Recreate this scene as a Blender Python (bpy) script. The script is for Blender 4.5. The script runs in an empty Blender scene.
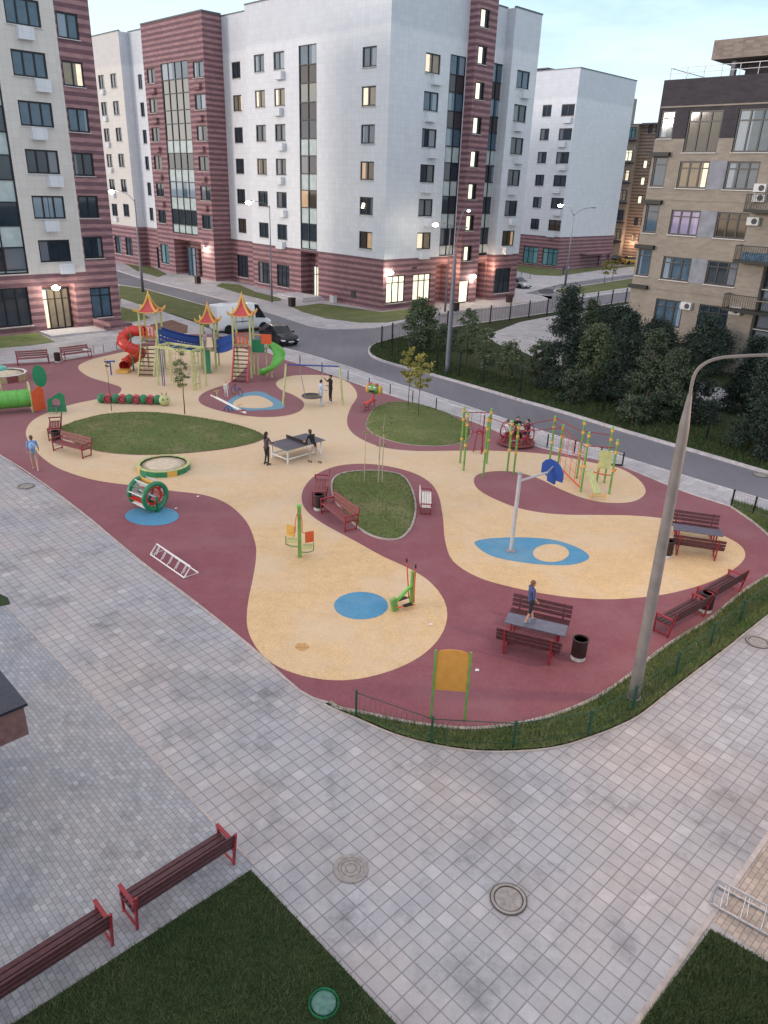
import bpy, bmesh, math, random
from mathutils import Vector, Matrix, Quaternion
from mathutils.geometry import tessellate_polygon
random.seed(7)
sc = bpy.context.scene
COL = sc.collection
PI = math.pi
R = math.radians

# ------------------------------------------------------------------ camera
F, CX, CY, HC = 745.0, 384.0, 512.0, 12.5
_down = Vector((322 - CX, 2210 - CY, F)).normalized()
_fwd = Vector((0, 0, 1))
_Y = (_fwd - _down * _fwd.dot(_down)).normalized()
_X = _down.cross(_Y).normalized()
if _X.x < 0: _X = -_X
ROT = Matrix((_X, _Y, -_down))            # camera (right, down, forward) -> world
CAM = Vector((0, 0, HC))
def G(u, v, z=0.0):
    """point of the level z seen at photo position u, v"""
    d = ROT @ Vector((u - CX, v - CY, F))
    return CAM + d * ((z - HC) / d.z)
A = R(45.2)
PV = Vector((math.cos(A), math.sin(A), 0)); QV = Vector((-math.sin(A), math.cos(A), 0))
def PQ(p, q, z=0.0): return PV * p + QV * q + Vector((0, 0, z))
cd = bpy.data.cameras.new("camera")
cam = bpy.data.objects.new("camera", cd); COL.objects.link(cam)
mr = Matrix((ROT @ Vector((1, 0, 0)), ROT @ Vector((0, -1, 0)), ROT @ Vector((0, 0, -1)))).transposed()
cam.matrix_world = Matrix.Translation(CAM + Vector((0, 0, .11))) @ mr.to_4x4()
cd.sensor_fit = 'VERTICAL'; cd.sensor_height = 36; cd.lens = F / 1024 * 36
cd.clip_start = 0.1; cd.clip_end = 3000
sc.camera = cam

# ------------------------------------------------------------------ objects
def thing(name, label, cat, loc=(0, 0, 0), rz=0.0, group=None):
    o = bpy.data.objects.new(name, None); COL.objects.link(o)
    o.location = loc; o.rotation_euler = (0, 0, rz); o.empty_display_size = .2
    o['label'] = label; o['category'] = cat
    if group: o['group'] = group
    return o
def tag(o, label, cat, group=None):
    o['label'] = label; o['category'] = cat
    if group: o['group'] = group
    return o
def dup(root, loc, rz, label, group=None):
    r = root.copy(); COL.objects.link(r); r.location = loc; r.rotation_euler = (0, 0, rz)
    r['label'] = label
    if group: r['group'] = group
    for ch in list(root.children):
        c = ch.copy(); COL.objects.link(c); c.parent = r
        for g in ch.children:
            d = g.copy(); COL.objects.link(d); d.parent = c
    return r
_cubef = [(0, 3, 2, 1), (4, 5, 6, 7), (0, 1, 5, 4), (1, 2, 6, 5), (2, 3, 7, 6), (3, 0, 4, 7)]
class MB:
    def __init__(s): s.v = []; s.f = []; s.m = []
    def add(s, vs, fs, m=0):
        n = len(s.v); s.v += [Vector(x) for x in vs]
        for f in fs: s.f.append(tuple(i + n for i in f)); s.m.append(m)
        return s
    def box(s, c, d, rz=0.0, m=0, rot=None):
        M = rot if rot else Matrix.Rotation(rz, 3, 'Z')
        c = Vector(c); hx, hy, hz = d[0] / 2, d[1] / 2, d[2] / 2
        vs = [c + M @ Vector(p) for p in ((-hx, -hy, -hz), (hx, -hy, -hz), (hx, hy, -hz), (-hx, hy, -hz), (-hx, -hy, hz), (hx, -hy, hz), (hx, hy, hz), (-hx, hy, hz))]
        return s.add(vs, _cubef, m)
    def bb(s, x0, x1, y0, y1, z0, z1, m=0):
        return s.box(((x0 + x1) / 2, (y0 + y1) / 2, (z0 + z1) / 2), (abs(x1 - x0), abs(y1 - y0), abs(z1 - z0)), m=m)
    def beam(s, a, b, w, h, m=0):
        a = Vector(a); b = Vector(b); d = b - a; L = d.length
        if L < 1e-6: return s
        x = d.normalized(); up = Vector((0, 0, 1)) if abs(x.z) < .95 else Vector((0, 1, 0))
        y = up.cross(x).normalized(); z = x.cross(y)
        return s.box((a + b) / 2, (L, w, h), m=m, rot=Matrix((x, y, z)).transposed())
    def tube(s, pts, r, seg=8, m=0, cap=True, closed=False):
        pts = [Vector(p) for p in pts]; n = len(pts); rs = r if isinstance(r, (list, tuple)) else [r] * n
        base = len(s.v); prev = None
        for i, p in enumerate(pts):
            if closed: t = (pts[(i + 1) % n] - pts[i - 1]).normalized()
            else: t = (pts[min(i + 1, n - 1)] - pts[max(i - 1, 0)]).normalized()
            if prev is None:
                up = Vector((0, 0, 1)) if abs(t.z) < .9 else Vector((1, 0, 0))
                x = t.cross(up).normalized()
            else:
                x = prev - t * prev.dot(t)
                x = x.normalized() if x.length > 1e-6 else t.orthogonal().normalized()
            prev = x; y = t.cross(x)
            for k in range(seg):
                a = 2 * PI * k / seg
                s.v.append(p + (x * math.cos(a) + y * math.sin(a)) * rs[i])
        for i in range(n if closed else n - 1):
            j = (i + 1) % n
            for k in range(seg):
                k2 = (k + 1) % seg
                s.f.append((base + i * seg + k, base + i * seg + k2, base + j * seg + k2, base + j * seg + k)); s.m.append(m)
        if cap and not closed:
            s.f.append(tuple(base + k for k in range(seg))[::-1]); s.m.append(m)
            s.f.append(tuple(base + (n - 1) * seg + k for k in range(seg))); s.m.append(m)
        return s
    def lathe(s, prof, c=(0, 0, 0), seg=16, m=0, sx=1, sy=1, cap=True):
        c = Vector(c); base = len(s.v)
        for r, z in prof:
            for k in range(seg):
                a = 2 * PI * k / seg; s.v.append(c + Vector((r * math.cos(a) * sx, r * math.sin(a) * sy, z)))
        for i in range(len(prof) - 1):
            for k in range(seg):
                k2 = (k + 1) % seg
                s.f.append((base + i * seg + k, base + i * seg + k2, base + (i + 1) * seg + k2, base + (i + 1) * seg + k)); s.m.append(m)
        if cap and prof[0][0] > 1e-4: s.f.append(tuple(base + k for k in range(seg))[::-1]); s.m.append(m)
        if cap and prof[-1][0] > 1e-4: s.f.append(tuple(base + (len(prof) - 1) * seg + k for k in range(seg))); s.m.append(m)
        return s
    def ball(s, c, r, seg=12, ring=8, m=0):
        r = r if isinstance(r, (list, tuple)) else (r, r, r)
        pr = [(max(math.sin(PI * i / ring), 1e-5), -math.cos(PI * i / ring) * r[2]) for i in range(ring + 1)]
        return s.lathe(pr, c, seg, m, r[0], r[1])
    def prism(s, poly, z0, z1, m=0, xf=None):
        """2-D polygon extruded in z; xf maps a Vector"""
        n = len(poly); base = len(s.v)
        vs = [Vector((x, y, z0)) for x, y in poly] + [Vector((x, y, z1)) for x, y in poly]
        if xf: vs = [xf(v) for v in vs]
        s.v += vs
        tri = tessellate_polygon([[Vector((x, y, 0)) for x, y in poly]])
        for t in tri:
            s.f.append(tuple(base + i for i in t)); s.m.append(m)
            s.f.append(tuple(base + n + i for i in reversed(t))); s.m.append(m)
        for i in range(n):
            j = (i + 1) % n; s.f.append((base + i, base + j, base + n + j, base + n + i)); s.m.append(m)
        return s
    def build(s, name, mats, parent=None, smooth=False, loc=None, rz=None, bevel=0.0, recalc=True):
        me = bpy.data.meshes.new(name); me.from_pydata([tuple(v) for v in s.v], [], s.f)
        mats = mats if isinstance(mats, (list, tuple)) else [mats]
        for x in mats: me.materials.append(x)
        if len(mats) > 1: me.polygons.foreach_set('material_index', s.m)
        if recalc:
            bm = bmesh.new(); bm.from_mesh(me); bmesh.ops.recalc_face_normals(bm, faces=bm.faces); bm.to_mesh(me); bm.free()
        if smooth: me.polygons.foreach_set('use_smooth', [True] * len(me.polygons))
        me.update()
        o = bpy.data.objects.new(name, me); COL.objects.link(o)
        if parent: o.parent = parent
        if loc is not None: o.location = loc
        if rz is not None: o.rotation_euler = (0, 0, rz)
        if bevel:
            b = o.modifiers.new('bevel', 'BEVEL'); b.width = bevel; b.segments = 2; b.limit_method = 'ANGLE'
        return o

# ------------------------------------------------------------------ materials
class NT:
    def __init__(s, name):
        s.mat = bpy.data.materials.new(name); s.mat.use_nodes = True
        s.n = s.mat.node_tree.nodes; s.l = s.mat.node_tree.links; s.n.clear()
        s.out = s.n.new('ShaderNodeOutputMaterial'); s.b = s.n.new('ShaderNodeBsdfPrincipled')
        s.l.new(s.b.outputs[0], s.out.inputs[0])
    def node(s, t, **k):
        n = s.n.new(t)
        for a, b in k.items(): setattr(n, a, b)
        return n
    def link(s, a, b): s.l.new(a, b)
    def pos(s): return s.node('ShaderNodeNewGeometry').outputs['Position']
    def obj(s): return s.node('ShaderNodeTexCoord').outputs['Object']
    def math(s, op, a, b=None, c=None):
        n = s.node('ShaderNodeMath', operation=op)
        for i, x in enumerate((a, b, c)):
            if x is None: continue
            if isinstance(x, (int, float)): n.inputs[i].default_value = x
            else: s.link(x, n.inputs[i])
        return n.outputs[0]
    def noise(s, vec, scale, detail=3, rough=.5, out='Fac'):
        n = s.node('ShaderNodeTexNoise'); n.inputs['Scale'].default_value = scale; n.inputs['Detail'].default_value = detail
        n.inputs['Roughness'].default_value = rough
        if vec is not None: s.link(vec, n.inputs['Vector'])
        return n.outputs[out]
    def ramp(s, fac, stops):
        n = s.node('ShaderNodeValToRGB'); s.link(fac, n.inputs[0])
        e = n.color_ramp.elements
        while len(e) < len(stops): e.new(.5)
        for i, (p, c) in enumerate(stops):
            e[i].position = p; e[i].color = (c[0], c[1], c[2], 1) if not isinstance(c, (int, float)) else (c, c, c, 1)
        return n.outputs[0]
    def mix(s, fac, a, b, mode='MIX'):
        n = s.node('ShaderNodeMix', data_type='RGBA', blend_type=mode)
        for i, x in ((0, fac), (6, a), (7, b)):
            if isinstance(x, (int, float)): n.inputs[i].default_value = x if i == 0 else (x, x, x, 1)
            elif isinstance(x, (tuple, list)): n.inputs[i].default_value = (x[0], x[1], x[2], 1)
            else: s.link(x, n.inputs[i])
        return n.outputs[2]
    def rot(s, vec, a, scale=(1, 1, 1)):
        n = s.node('ShaderNodeMapping', vector_type='POINT'); s.link(vec, n.inputs[0])
        n.inputs['Rotation'].default_value = (0, 0, a); n.inputs['Scale'].default_value = scale
        return n.outputs[0]
    def sep(s, vec):
        n = s.node('ShaderNodeSeparateXYZ'); s.link(vec, n.inputs[0]); return n.outputs
    def comb(s, x, y, z):
        n = s.node('ShaderNodeCombineXYZ')
        for i, a in enumerate((x, y, z)):
            if isinstance(a, (int, float)): n.inputs[i].default_value = a
            else: s.link(a, n.inputs[i])
        return n.outputs[0]
    def bump(s, h, strength=.3, dist=.02):
        n = s.node('ShaderNodeBump'); n.inputs['Strength'].default_value = strength; n.inputs['Distance'].default_value = dist
        s.link(h, n.inputs['Height']); s.link(n.outputs[0], s.b.inputs['Normal'])
    def color(s, c):
        if isinstance(c, (tuple, list)): s.b.inputs['Base Color'].default_value = (c[0], c[1], c[2], 1)
        else: s.link(c, s.b.inputs['Base Color'])
    def rough(s, r):
        if isinstance(r, (int, float)): s.b.inputs['Roughness'].default_value = r
        else: s.link(r, s.b.inputs['Roughness'])
def simple(name, c, rough=.6, metal=0.0, var=.25, scale=6.0, bump=0.0, spec=None):
    m = NT(name); n = m.noise(m.pos(), scale, 4)
    lo = tuple(x * (1 - var) for x in c); hi = tuple(min(1, x * (1 + var)) for x in c)
    m.color(m.ramp(n, [(.3, lo), (.7, hi)])); m.rough(rough); m.b.inputs['Metallic'].default_value = metal
    if spec is not None: m.b.inputs['Specular IOR Level'].default_value = spec
    if bump: m.bump(m.noise(m.pos(), scale * 8, 3), bump, .01)
    return m.mat
def emissive(name, c, e, base=None):
    m = NT(name); m.color(base or c); m.b.inputs['Emission Color'].default_value = (c[0], c[1], c[2], 1); m.b.inputs['Emission Strength'].default_value = e
    m.rough(.4); return m.mat

def tile_mat(name, base, size, vary=.16, grout=.55, tint=(.43, .38, .37), rect=1.0, gw=.03, swap=False):
    """square or rectangular slabs laid along the building grid, each of its own tone"""
    m = NT(name); v = m.rot(m.pos(), -A, (1, 1, 1)); x, y, z = m.sep(v)
    if swap: x, y = y, x
    u = m.math('DIVIDE', x, size * rect); w = m.math('DIVIDE', y, size)
    if rect != 1.0:
        row = m.math('FLOOR', w); u = m.math('ADD', u, m.math('MULTIPLY', m.math('MODULO', row, 2.0), .5))
    fu, fw = m.math('FLOOR', u), m.math('FLOOR', w)
    wn = m.node('ShaderNodeTexWhiteNoise', noise_dimensions='2D'); m.link(m.comb(fu, fw, 0), wn.inputs['Vector'])
    rnd = wn.outputs['Value']
    du = m.math('ABSOLUTE', m.math('SUBTRACT', m.math('FRACT', u), .5)); dw = m.math('ABSOLUTE', m.math('SUBTRACT', m.math('FRACT', w), .5))
    edge = m.math('MAXIMUM', m.math('ADD', m.math('MULTIPLY', m.math('SUBTRACT', du, .5), rect), .5), dw)
    g = m.ramp(edge, [(.5 - gw * 1.6, 0.0), (.5 - gw * .5, 1.0)])
    big = m.noise(m.pos(), .22, 4, .6); sm = m.noise(m.pos(), 3.5, 5, .7); fine = m.noise(m.pos(), 30, 3, .6)
    c = m.mix(m.ramp(big, [(.42, 0.0), (.62, 1.0)]), base, tint)
    k = m.math('ADD', m.math('MULTIPLY', rnd, vary * 1.2), 1 - vary); k = m.math('ADD', k, m.math('MULTIPLY', m.math('POWER', rnd, 14), .16))
    k = m.math('MULTIPLY', k, m.math('ADD', m.math('MULTIPLY', sm, .5), .76))
    k = m.math('MULTIPLY', k, m.math('ADD', m.math('MULTIPLY', fine, .24), .88))
    stain = m.ramp(m.noise(m.pos(), .9, 5, .75), [(.3, .66), (.46, 1.0)])
    c = m.mix(1.0, c, m.comb(k, k, k), 'MULTIPLY'); c = m.mix(1.0, c, stain, 'MULTIPLY'); c = m.mix(1.0, c, m.ramp(m.noise(m.pos(), .28, 6, .7), [(.34, .74), (.5, 1.0)]), 'MULTIPLY'); c = m.mix(m.math('MULTIPLY', m.ramp(m.noise(m.rot(m.pos(), R(20), (1, .3, 1)), .8, 6, .8), [(.55, 0.0), (.75, 1.0)]), .3), c, (.6, .57, .55))
    c = m.mix(m.math('MULTIPLY', g, grout), c, (.1, .095, .1))
    m.color(c); m.rough(m.ramp(sm, [(.3, .62), (.7, .85)])); m.bump(m.math('SUBTRACT', fine, m.math('MULTIPLY', g, 2.0)), .35, .006)
    return m.mat
def rubber_mat(name, c, dirt=(.5, .42, .33)):
    m = NT(name); p = m.pos(); fine = m.noise(p, 45, 2, .8); big = m.noise(p, .35, 5, .65); mid = m.noise(p, 2.2, 5, .7)
    gran = m.node('ShaderNodeTexVoronoi'); gran.inputs['Scale'].default_value = 26; m.link(p, gran.inputs['Vector']); gs = m.sep(gran.outputs['Color'])[0]
    k = m.math('ADD', m.math('MULTIPLY', fine, .5), .75)
    k = m.math('MULTIPLY', k, m.math('ADD', m.math('MULTIPLY', gs, .22), .89))
    k = m.math('MULTIPLY', k, m.math('ADD', m.math('MULTIPLY', mid, .4), .80))
    spot = m.ramp(m.noise(p, .8, 6, .8), [(.27, .72), (.36, 1.0)]); k = m.math('MULTIPLY', k, m.sep(spot)[0])
    col = m.mix(1.0, c, m.comb(k, k, k), 'MULTIPLY')
    scuff = m.ramp(m.noise(m.rot(p, R(35), (.5, 3.0, 1)), 1.1, 6, .75), [(.6, 0.0), (.75, 1.0)]); col = m.mix(m.math('MULTIPLY', scuff, .22), col, dirt)
    col = m.mix(m.math('MULTIPLY', m.ramp(big, [(.46, 0.0), (.66, 1.0)]), .5), col, dirt)
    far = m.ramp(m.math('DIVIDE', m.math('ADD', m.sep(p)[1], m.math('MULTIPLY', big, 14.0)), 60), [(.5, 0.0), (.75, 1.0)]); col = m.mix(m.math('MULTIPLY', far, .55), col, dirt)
    m.color(col); m.rough(.85); m.bump(fine, .3, .004); return m.mat
def grass_mat(name, a, b, bare=None, bthr=.62):
    m = NT(name); p = m.pos(); n1 = m.noise(p, 1.1, 5, .7); n2 = m.noise(p, 14, 4, .7); n3 = m.noise(p, 60, 2, .8)
    c = m.mix(m.ramp(n1, [(.35, 0.0), (.65, 1.0)]), a, b)
    k = m.math('ADD', m.math('MULTIPLY', n2, .9), .5); k = m.math('MULTIPLY', k, m.math('ADD', m.math('MULTIPLY', n3, .9), .5))
    c = m.mix(1.0, c, m.comb(k, k, k), 'MULTIPLY')
    if bare: c = m.mix(m.math('MULTIPLY', m.ramp(m.noise(p, .55, 5, .7), [(bthr - .1, 0.0), (bthr + .06, 1.0)]), .7), c, bare)
    m.color(c); m.rough(.95); m.b.inputs['Specular IOR Level'].default_value = .15; m.bump(n3, .8, .03); return m.mat
def asphalt_mat(name, c, sc_=.15):
    m = NT(name); p = m.pos(); f = m.noise(p, 40, 3, .8); b = m.noise(p, sc_, 5, .6); mid = m.noise(m.rot(p, -R(44), (2.2, .12, 1)), 1.0, 4, .6)
    k = m.math('ADD', m.math('MULTIPLY', f, .5), .75); k = m.math('MULTIPLY', k, m.math('ADD', m.math('MULTIPLY', b, .7), .65))
    k = m.math('MULTIPLY', k, m.math('ADD', m.math('MULTIPLY', mid, .3), .85))
    m.color(m.mix(1.0, c, m.comb(k, k, k), 'MULTIPLY')); m.rough(.8); m.bump(f, .3, .005); return m.mat

M = {}
M['plaza'] = tile_mat('plaza_slabs', (.37, .365, .385), .298, .07, .58, (.43, .385, .37), gw=.038)
M['setts'] = tile_mat('small_setts', (.31, .33, .37), .11, .17, .55, (.37, .355, .355), 1.6, .06, True)
M['warmsetts'] = tile_mat('warm_setts', (.46, .37, .29), .11, .2, .6, (.44, .35, .29), 1.7, .06)
M['walk'] = tile_mat('walk_slabs', (.46, .44, .46), .5, .08, .25, (.45, .42, .42))
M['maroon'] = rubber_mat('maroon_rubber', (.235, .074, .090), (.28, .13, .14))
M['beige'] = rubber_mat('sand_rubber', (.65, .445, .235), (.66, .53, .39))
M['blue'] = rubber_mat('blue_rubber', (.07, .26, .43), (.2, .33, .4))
M['asphalt'] = asphalt_mat('asphalt', (.17, .165, .185))
M['kerb'] = simple('kerb_concrete', (.50, .47, .48), .85, 0, .2, 4, .3)
M['kerbwarm'] = simple('edging_concrete', (.42, .36, .33), .85, 0, .2, 5, .3)
M['grassdark'] = grass_mat('dark_grass', (.035, .06, .026), (.055, .08, .034))
M['grassmid'] = grass_mat('mound_grass', (.19, .24, .085), (.13, .17, .06), (.30, .27, .15), .58)
M['grassfar'] = grass_mat('far_grass', (.15, .175, .07), (.12, .145, .06), (.22, .19, .11), .6)
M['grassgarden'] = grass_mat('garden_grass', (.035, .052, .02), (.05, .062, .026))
M['soil'] = simple('brown_soil', (.16, .085, .06), .95, 0, .3, 3, .5)
M['earth'] = grass_mat('far_ground', (.09, .1, .05), (.12, .115, .075))
def blade_mat(name, a, b):
    m = NT(name); n = m.ramp(m.noise(m.pos(), 1.0, 5, .75), [(.36, 0.0), (.64, 1.0)]); n2 = m.noise(m.pos(), 25, 2, .5)
    c = m.mix(n, a, b); k = m.math('ADD', n2, .5); c = m.mix(1.0, c, m.comb(k, k, k), 'MULTIPLY')
    m.color(c); m.rough(.7); m.b.inputs['Specular IOR Level'].default_value = .2
    return m.mat
M['blade'] = blade_mat('grass_blade_dark', (.06, .10, .04), (.115, .14, .06))
M['blade2'] = blade_mat('grass_blade_strip', (.09, .15, .045), (.18, .195, .08))
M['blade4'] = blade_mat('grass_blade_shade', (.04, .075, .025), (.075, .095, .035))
M['blade3'] = blade_mat('grass_blade_mound', (.15, .20, .07), (.22, .23, .10))

def white_wall(name, c=(.69, .715, .755), c2=(.59, .62, .67)):
    m = NT(name); p = m.pos(); x, y, z = m.sep(m.rot(p, -A))
    gz = m.math('ABSOLUTE', m.math('SUBTRACT', m.math('FRACT', m.math('DIVIDE', z, .6)), .5))
    gx = m.math('ABSOLUTE', m.math('SUBTRACT', m.math('FRACT', m.math('DIVIDE', m.math('ADD', x, y), .6)), .5))
    cell = m.comb(m.math('FLOOR', m.math('DIVIDE', m.math('ADD', x, y), .6)), m.math('FLOOR', m.math('DIVIDE', z, .6)), 0)
    wn = m.node('ShaderNodeTexWhiteNoise', noise_dimensions='2D'); m.link(cell, wn.inputs['Vector'])
    g = m.ramp(m.math('MAXIMUM', gz, gx), [(.455, 0.0), (.49, 1.0)])
    up = m.ramp(m.math('DIVIDE', z, 40), [(.662, 0.0), (.668, 1.0)])
    c_ = m.mix(up, c, c2)
    k = m.math('ADD', m.math('MULTIPLY', wn.outputs['Value'], .07), .965); k = m.math('MULTIPLY', k, m.math('ADD', m.math('MULTIPLY', m.noise(p, .5, 4, .6), .04), .98))
    k = m.math('MULTIPLY', k, m.math('ADD', m.math('MULTIPLY', m.noise(m.rot(p, 0, (1.6, 1.6, .06)), 1.0, 4, .6), .05), .975))
    c_ = m.mix(1.0, c_, m.comb(k, k, k), 'MULTIPLY'); c_ = m.mix(m.math('MULTIPLY', g, .22), c_, (.30, .30, .34))
    m.color(c_); m.rough(.45); m.bump(m.math('MULTIPLY', g, -1.0), .3, .01); return m.mat
M['white'] = white_wall('white_facade_tile')
M['whitewarm'] = white_wall('warmed_white_facade_tile', (.66, .62, .58), (.58, .55, .54))  # white tile warmed, the sunset on the wing put into its colour
def striped(name, a, b, per=.84, duty=.5, mort=(.25, .17, .17)):
    m = NT(name); p = m.pos(); x, y, z = m.sep(m.rot(p, -A)); f = m.math('FRACT', m.math('DIVIDE', z, per))
    s = m.ramp(f, [(.02, 0.0), (.08, 1.0), (duty, 1.0), (duty + .06, 0.0)])
    row = m.math('FLOOR', m.math('DIVIDE', z, .14))
    xx = m.math('ADD', m.math('DIVIDE', m.math('ADD', x, y), .5), m.math('MULTIPLY', m.math('MODULO', row, 2.0), .5))
    wn = m.node('ShaderNodeTexWhiteNoise', noise_dimensions='2D'); m.link(m.comb(m.math('FLOOR', xx), row, 0), wn.inputs['Vector'])
    c = m.mix(s, a, b); k = m.math('ADD', m.math('MULTIPLY', wn.outputs['Value'], .3), .85)
    k = m.math('MULTIPLY', k, m.math('ADD', m.math('MULTIPLY', m.noise(p, .6, 4, .6), .4), .8))
    c = m.mix(1.0, c, m.comb(k, k, k), 'MULTIPLY')
    gz = m.math('ABSOLUTE', m.math('SUBTRACT', m.math('FRACT', m.math('DIVIDE', z, .14)), .5)); gg = m.ramp(gz, [(.44, 0.0), (.49, 1.0)])
    c = m.mix(m.math('MULTIPLY', gg, .25), c, mort)
    m.color(c); m.rough(.8); m.bump(gg, .25, .008); return m.mat
M['brick'] = striped('striped_red_brick', (.165, .083, .10), (.35, .195, .205), .60)
M['brickfar'] = striped('brown_striped_brick', (.13, .095, .075), (.30, .22, .17), .6, .6)
def brickwall(name, c, var=.2, sx=.5, sz=.15, mort=.3):
    m = NT(name); p = m.pos(); x, y, z = m.sep(m.rot(p, -A)); row = m.math('FLOOR', m.math('DIVIDE', z, sz))
    xx = m.math('ADD', m.math('DIVIDE', m.math('ADD', x, y), sx), m.math('MULTIPLY', m.math('MODULO', row, 2.0), .5))
    wn = m.node('ShaderNodeTexWhiteNoise', noise_dimensions='2D'); m.link(m.comb(m.math('FLOOR', xx), row, 0), wn.inputs['Vector'])
    k = m.math('ADD', m.math('MULTIPLY', wn.outputs['Value'], var * 2), 1 - var); k = m.math('MULTIPLY', k, m.math('ADD', m.math('MULTIPLY', m.noise(p, .7, 5, .65), .5), .75))
    cc = m.mix(1.0, c, m.comb(k, k, k), 'MULTIPLY')
    gz = m.math('ABSOLUTE', m.math('SUBTRACT', m.math('FRACT', m.math('DIVIDE', z, sz)), .5)); gg = m.ramp(gz, [(.42, 0.0), (.48, 1.0)])
    cc = m.mix(m.math('MULTIPLY', gg, mort), cc, tuple(v * .5 for v in c)); m.color(cc); m.rough(.85); m.bump(gg, .3, .01); return m.mat
M['tanbrick'] = brickwall('tan_brick', (.30, .255, .21), .09, .5, .15, .2)
M['darkbrick'] = brickwall('dark_brown_brick', (.05, .043, .05), .15)
M['greypanel'] = simple('grey_render_panel', (.26, .265, .30), .9, 0, .2, 1.5, .2)
M['frame'] = simple('dark_window_frame', (.012, .013, .017), .4, .1, .2)
M['coping'] = simple('metal_coping', (.12, .13, .15), .5, .5)
M['spandrel'] = NT('dark_spandrel_glass'); _m = M['spandrel']; _m.color((.055, .045, .055)); _m.rough(.12); M['spandrel'] = _m.mat
_m = NT('frosted_light_panel'); _n = _m.noise(_m.pos(), 1.5, 3); _m.color(_m.ramp(_n, [(.3, (.38, .47, .47)), (.7, (.52, .60, .60))])); _m.rough(.25); M['lightpanel'] = _m.mat
def glass_mat(name, dark=(.012, .018, .026), curt=(.20, .22, .26), lit=None, strength=0.0, amount=.5, low=.75):
    m = NT(name); o = m.obj(); x, y, z = m.sep(o)
    oi = m.node('ShaderNodeObjectInfo'); rnd = oi.outputs['Random']
    ax = m.math('ADD', m.math('ABSOLUTE', x), 0.0)
    thr = m.math('MULTIPLY', m.math('FRACT', m.math('MULTIPLY', rnd, 7.31)), 1.5)
    side = m.math('MULTIPLY', x, m.math('SUBTRACT', m.math('MULTIPLY', m.math('GREATER_THAN', m.math('FRACT', m.math('MULTIPLY', rnd, 3.7)), .5), 2.0), 1.0))
    cur = m.math('MULTIPLY', m.math('GREATER_THAN', m.math('ADD', m.math('MULTIPLY', ax, .6), m.math('MULTIPLY', side, .5)), m.math('MULTIPLY', thr, .55)), m.math('GREATER_THAN', m.math('FRACT', m.math('MULTIPLY', rnd, 13.7)), 1 - amount))
    fold = m.math('ADD', m.math('MULTIPLY', m.math('SINE', m.math('MULTIPLY', x, 55.0)), .18), .82)
    cc = m.mix(1.0, curt, m.comb(fold, fold, fold), 'MULTIPLY')
    d2 = m.mix(m.noise(o, 1.2, 3), dark, tuple(v * 3.2 for v in dark))
    col = m.mix(cur, d2, cc); m.color(col); m.rough(.04); m.b.inputs['IOR'].default_value = 1.6
    if lit:
        k = m.math('ADD', m.math('MULTIPLY', m.noise(o, 2.2, 3), .8), .6)
        e = m.mix(cur, tuple(v * low for v in lit), lit); e = m.mix(1.0, e, m.comb(k, k, k), 'MULTIPLY'); e = m.mix(1.0, e, m.comb(fold, fold, fold), 'MULTIPLY')
        m.link(e, m.b.inputs['Emission Color']); m.b.inputs['Emission Strength'].default_value = strength
    return m.mat
M['glass'] = glass_mat('window_glass')
M['glass_sky'] = glass_mat('window_glass_sky_tint', (.03, .055, .08), (.30, .38, .46), None, 0, .85)  # blue sky reflection put into the pane and curtain colours
M['glasslit'] = glass_mat('window_glass_lit', (.05, .04, .03), (.5, .45, .35), (1.0, .84, .60), 1.0, 1.0, .12)
M['glasswarm'] = glass_mat('window_glass_dim', (.02, .018, .015), (.3, .24, .18), (.9, .55, .30), .5, .6, .03)
M['glassbright'] = glass_mat('window_glass_bright', (.4, .4, .3), (.5, .5, .4), (1.0, .93, .68), 1.5, .9)
M['glasscyan'] = glass_mat('window_glass_cyan', (.03, .07, .085), (.18, .32, .34), (.2, .6, .65), .10, .8)
M['glasslilac'] = glass_mat('window_glass_lilac', (.1, .09, .14), (.34, .3, .42), (.45, .36, .6), .35, .9)
_m = NT('sky_mirror_glass'); _m.color((.02, .025, .03)); _m.rough(.03); _m.b.inputs['IOR'].default_value = 2.2; M['mirrorglass'] = _m.mat
M['acbox'] = simple('white_enamel', (.62, .61, .60), .5, 0, .08)
M['acdark'] = simple('dark_grille', (.05, .05, .055), .6)
M['red'] = simple('red_paint', (.26, .02, .03), .42, 0, .2)
M['slat'] = simple('maroon_brown_slats', (.075, .022, .026), .5, 0, .35, 12)
M['slatred'] = simple('worn_red_slats', (.22, .06, .06), .6, 0, .3, 12)
M['slatlit'] = simple('lit_pale_slats', (.75, .70, .62), .6, 0, .15, 12)  # slats whitened, the light on the bench put into their colour
M['bin'] = simple('dark_bin_slats', (.035, .016, .016), .5, 0, .3)
M['conc'] = simple('bin_concrete', (.5, .48, .45), .9, 0, .2, 8, .3)
M['green'] = simple('green_paint', (.15, .31, .07), .4, 0, .15)
M['lime'] = simple('bright_green_plastic', (.14, .46, .08), .3, 0, .1)
M['dgreen'] = simple('dark_green_plastic', (.02, .20, .09), .35, 0, .12)
M['yellow'] = simple('yellow_paint', (.66, .38, .08), .4, 0, .1)
M['cream'] = simple('pale_yellow_green_paint', (.48, .50, .22), .5, 0, .12)
M['orange'] = simple('orange_panel', (.62, .28, .05), .45, 0, .08)
M['orangered'] = simple('orange_red_plastic', (.62, .10, .03), .4, 0, .1)
M['redslide'] = simple('red_slide_plastic', (.55, .04, .03), .28, 0, .1)
M['pink'] = simple('pink_red_roof', (.55, .065, .075), .4, 0, .12)
M['bluep'] = simple('blue_plastic', (.015, .06, .27), .35, 0, .1)
M['wood'] = simple('play_wood', (.42, .30, .17), .7, 0, .2)
M['steel'] = simple('galvanised_steel', (.30, .30, .32), .45, .6, .1)
M['galv'] = simple('pale_galvanised_post', (.46, .46, .48), .5, .2, .1)
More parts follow.
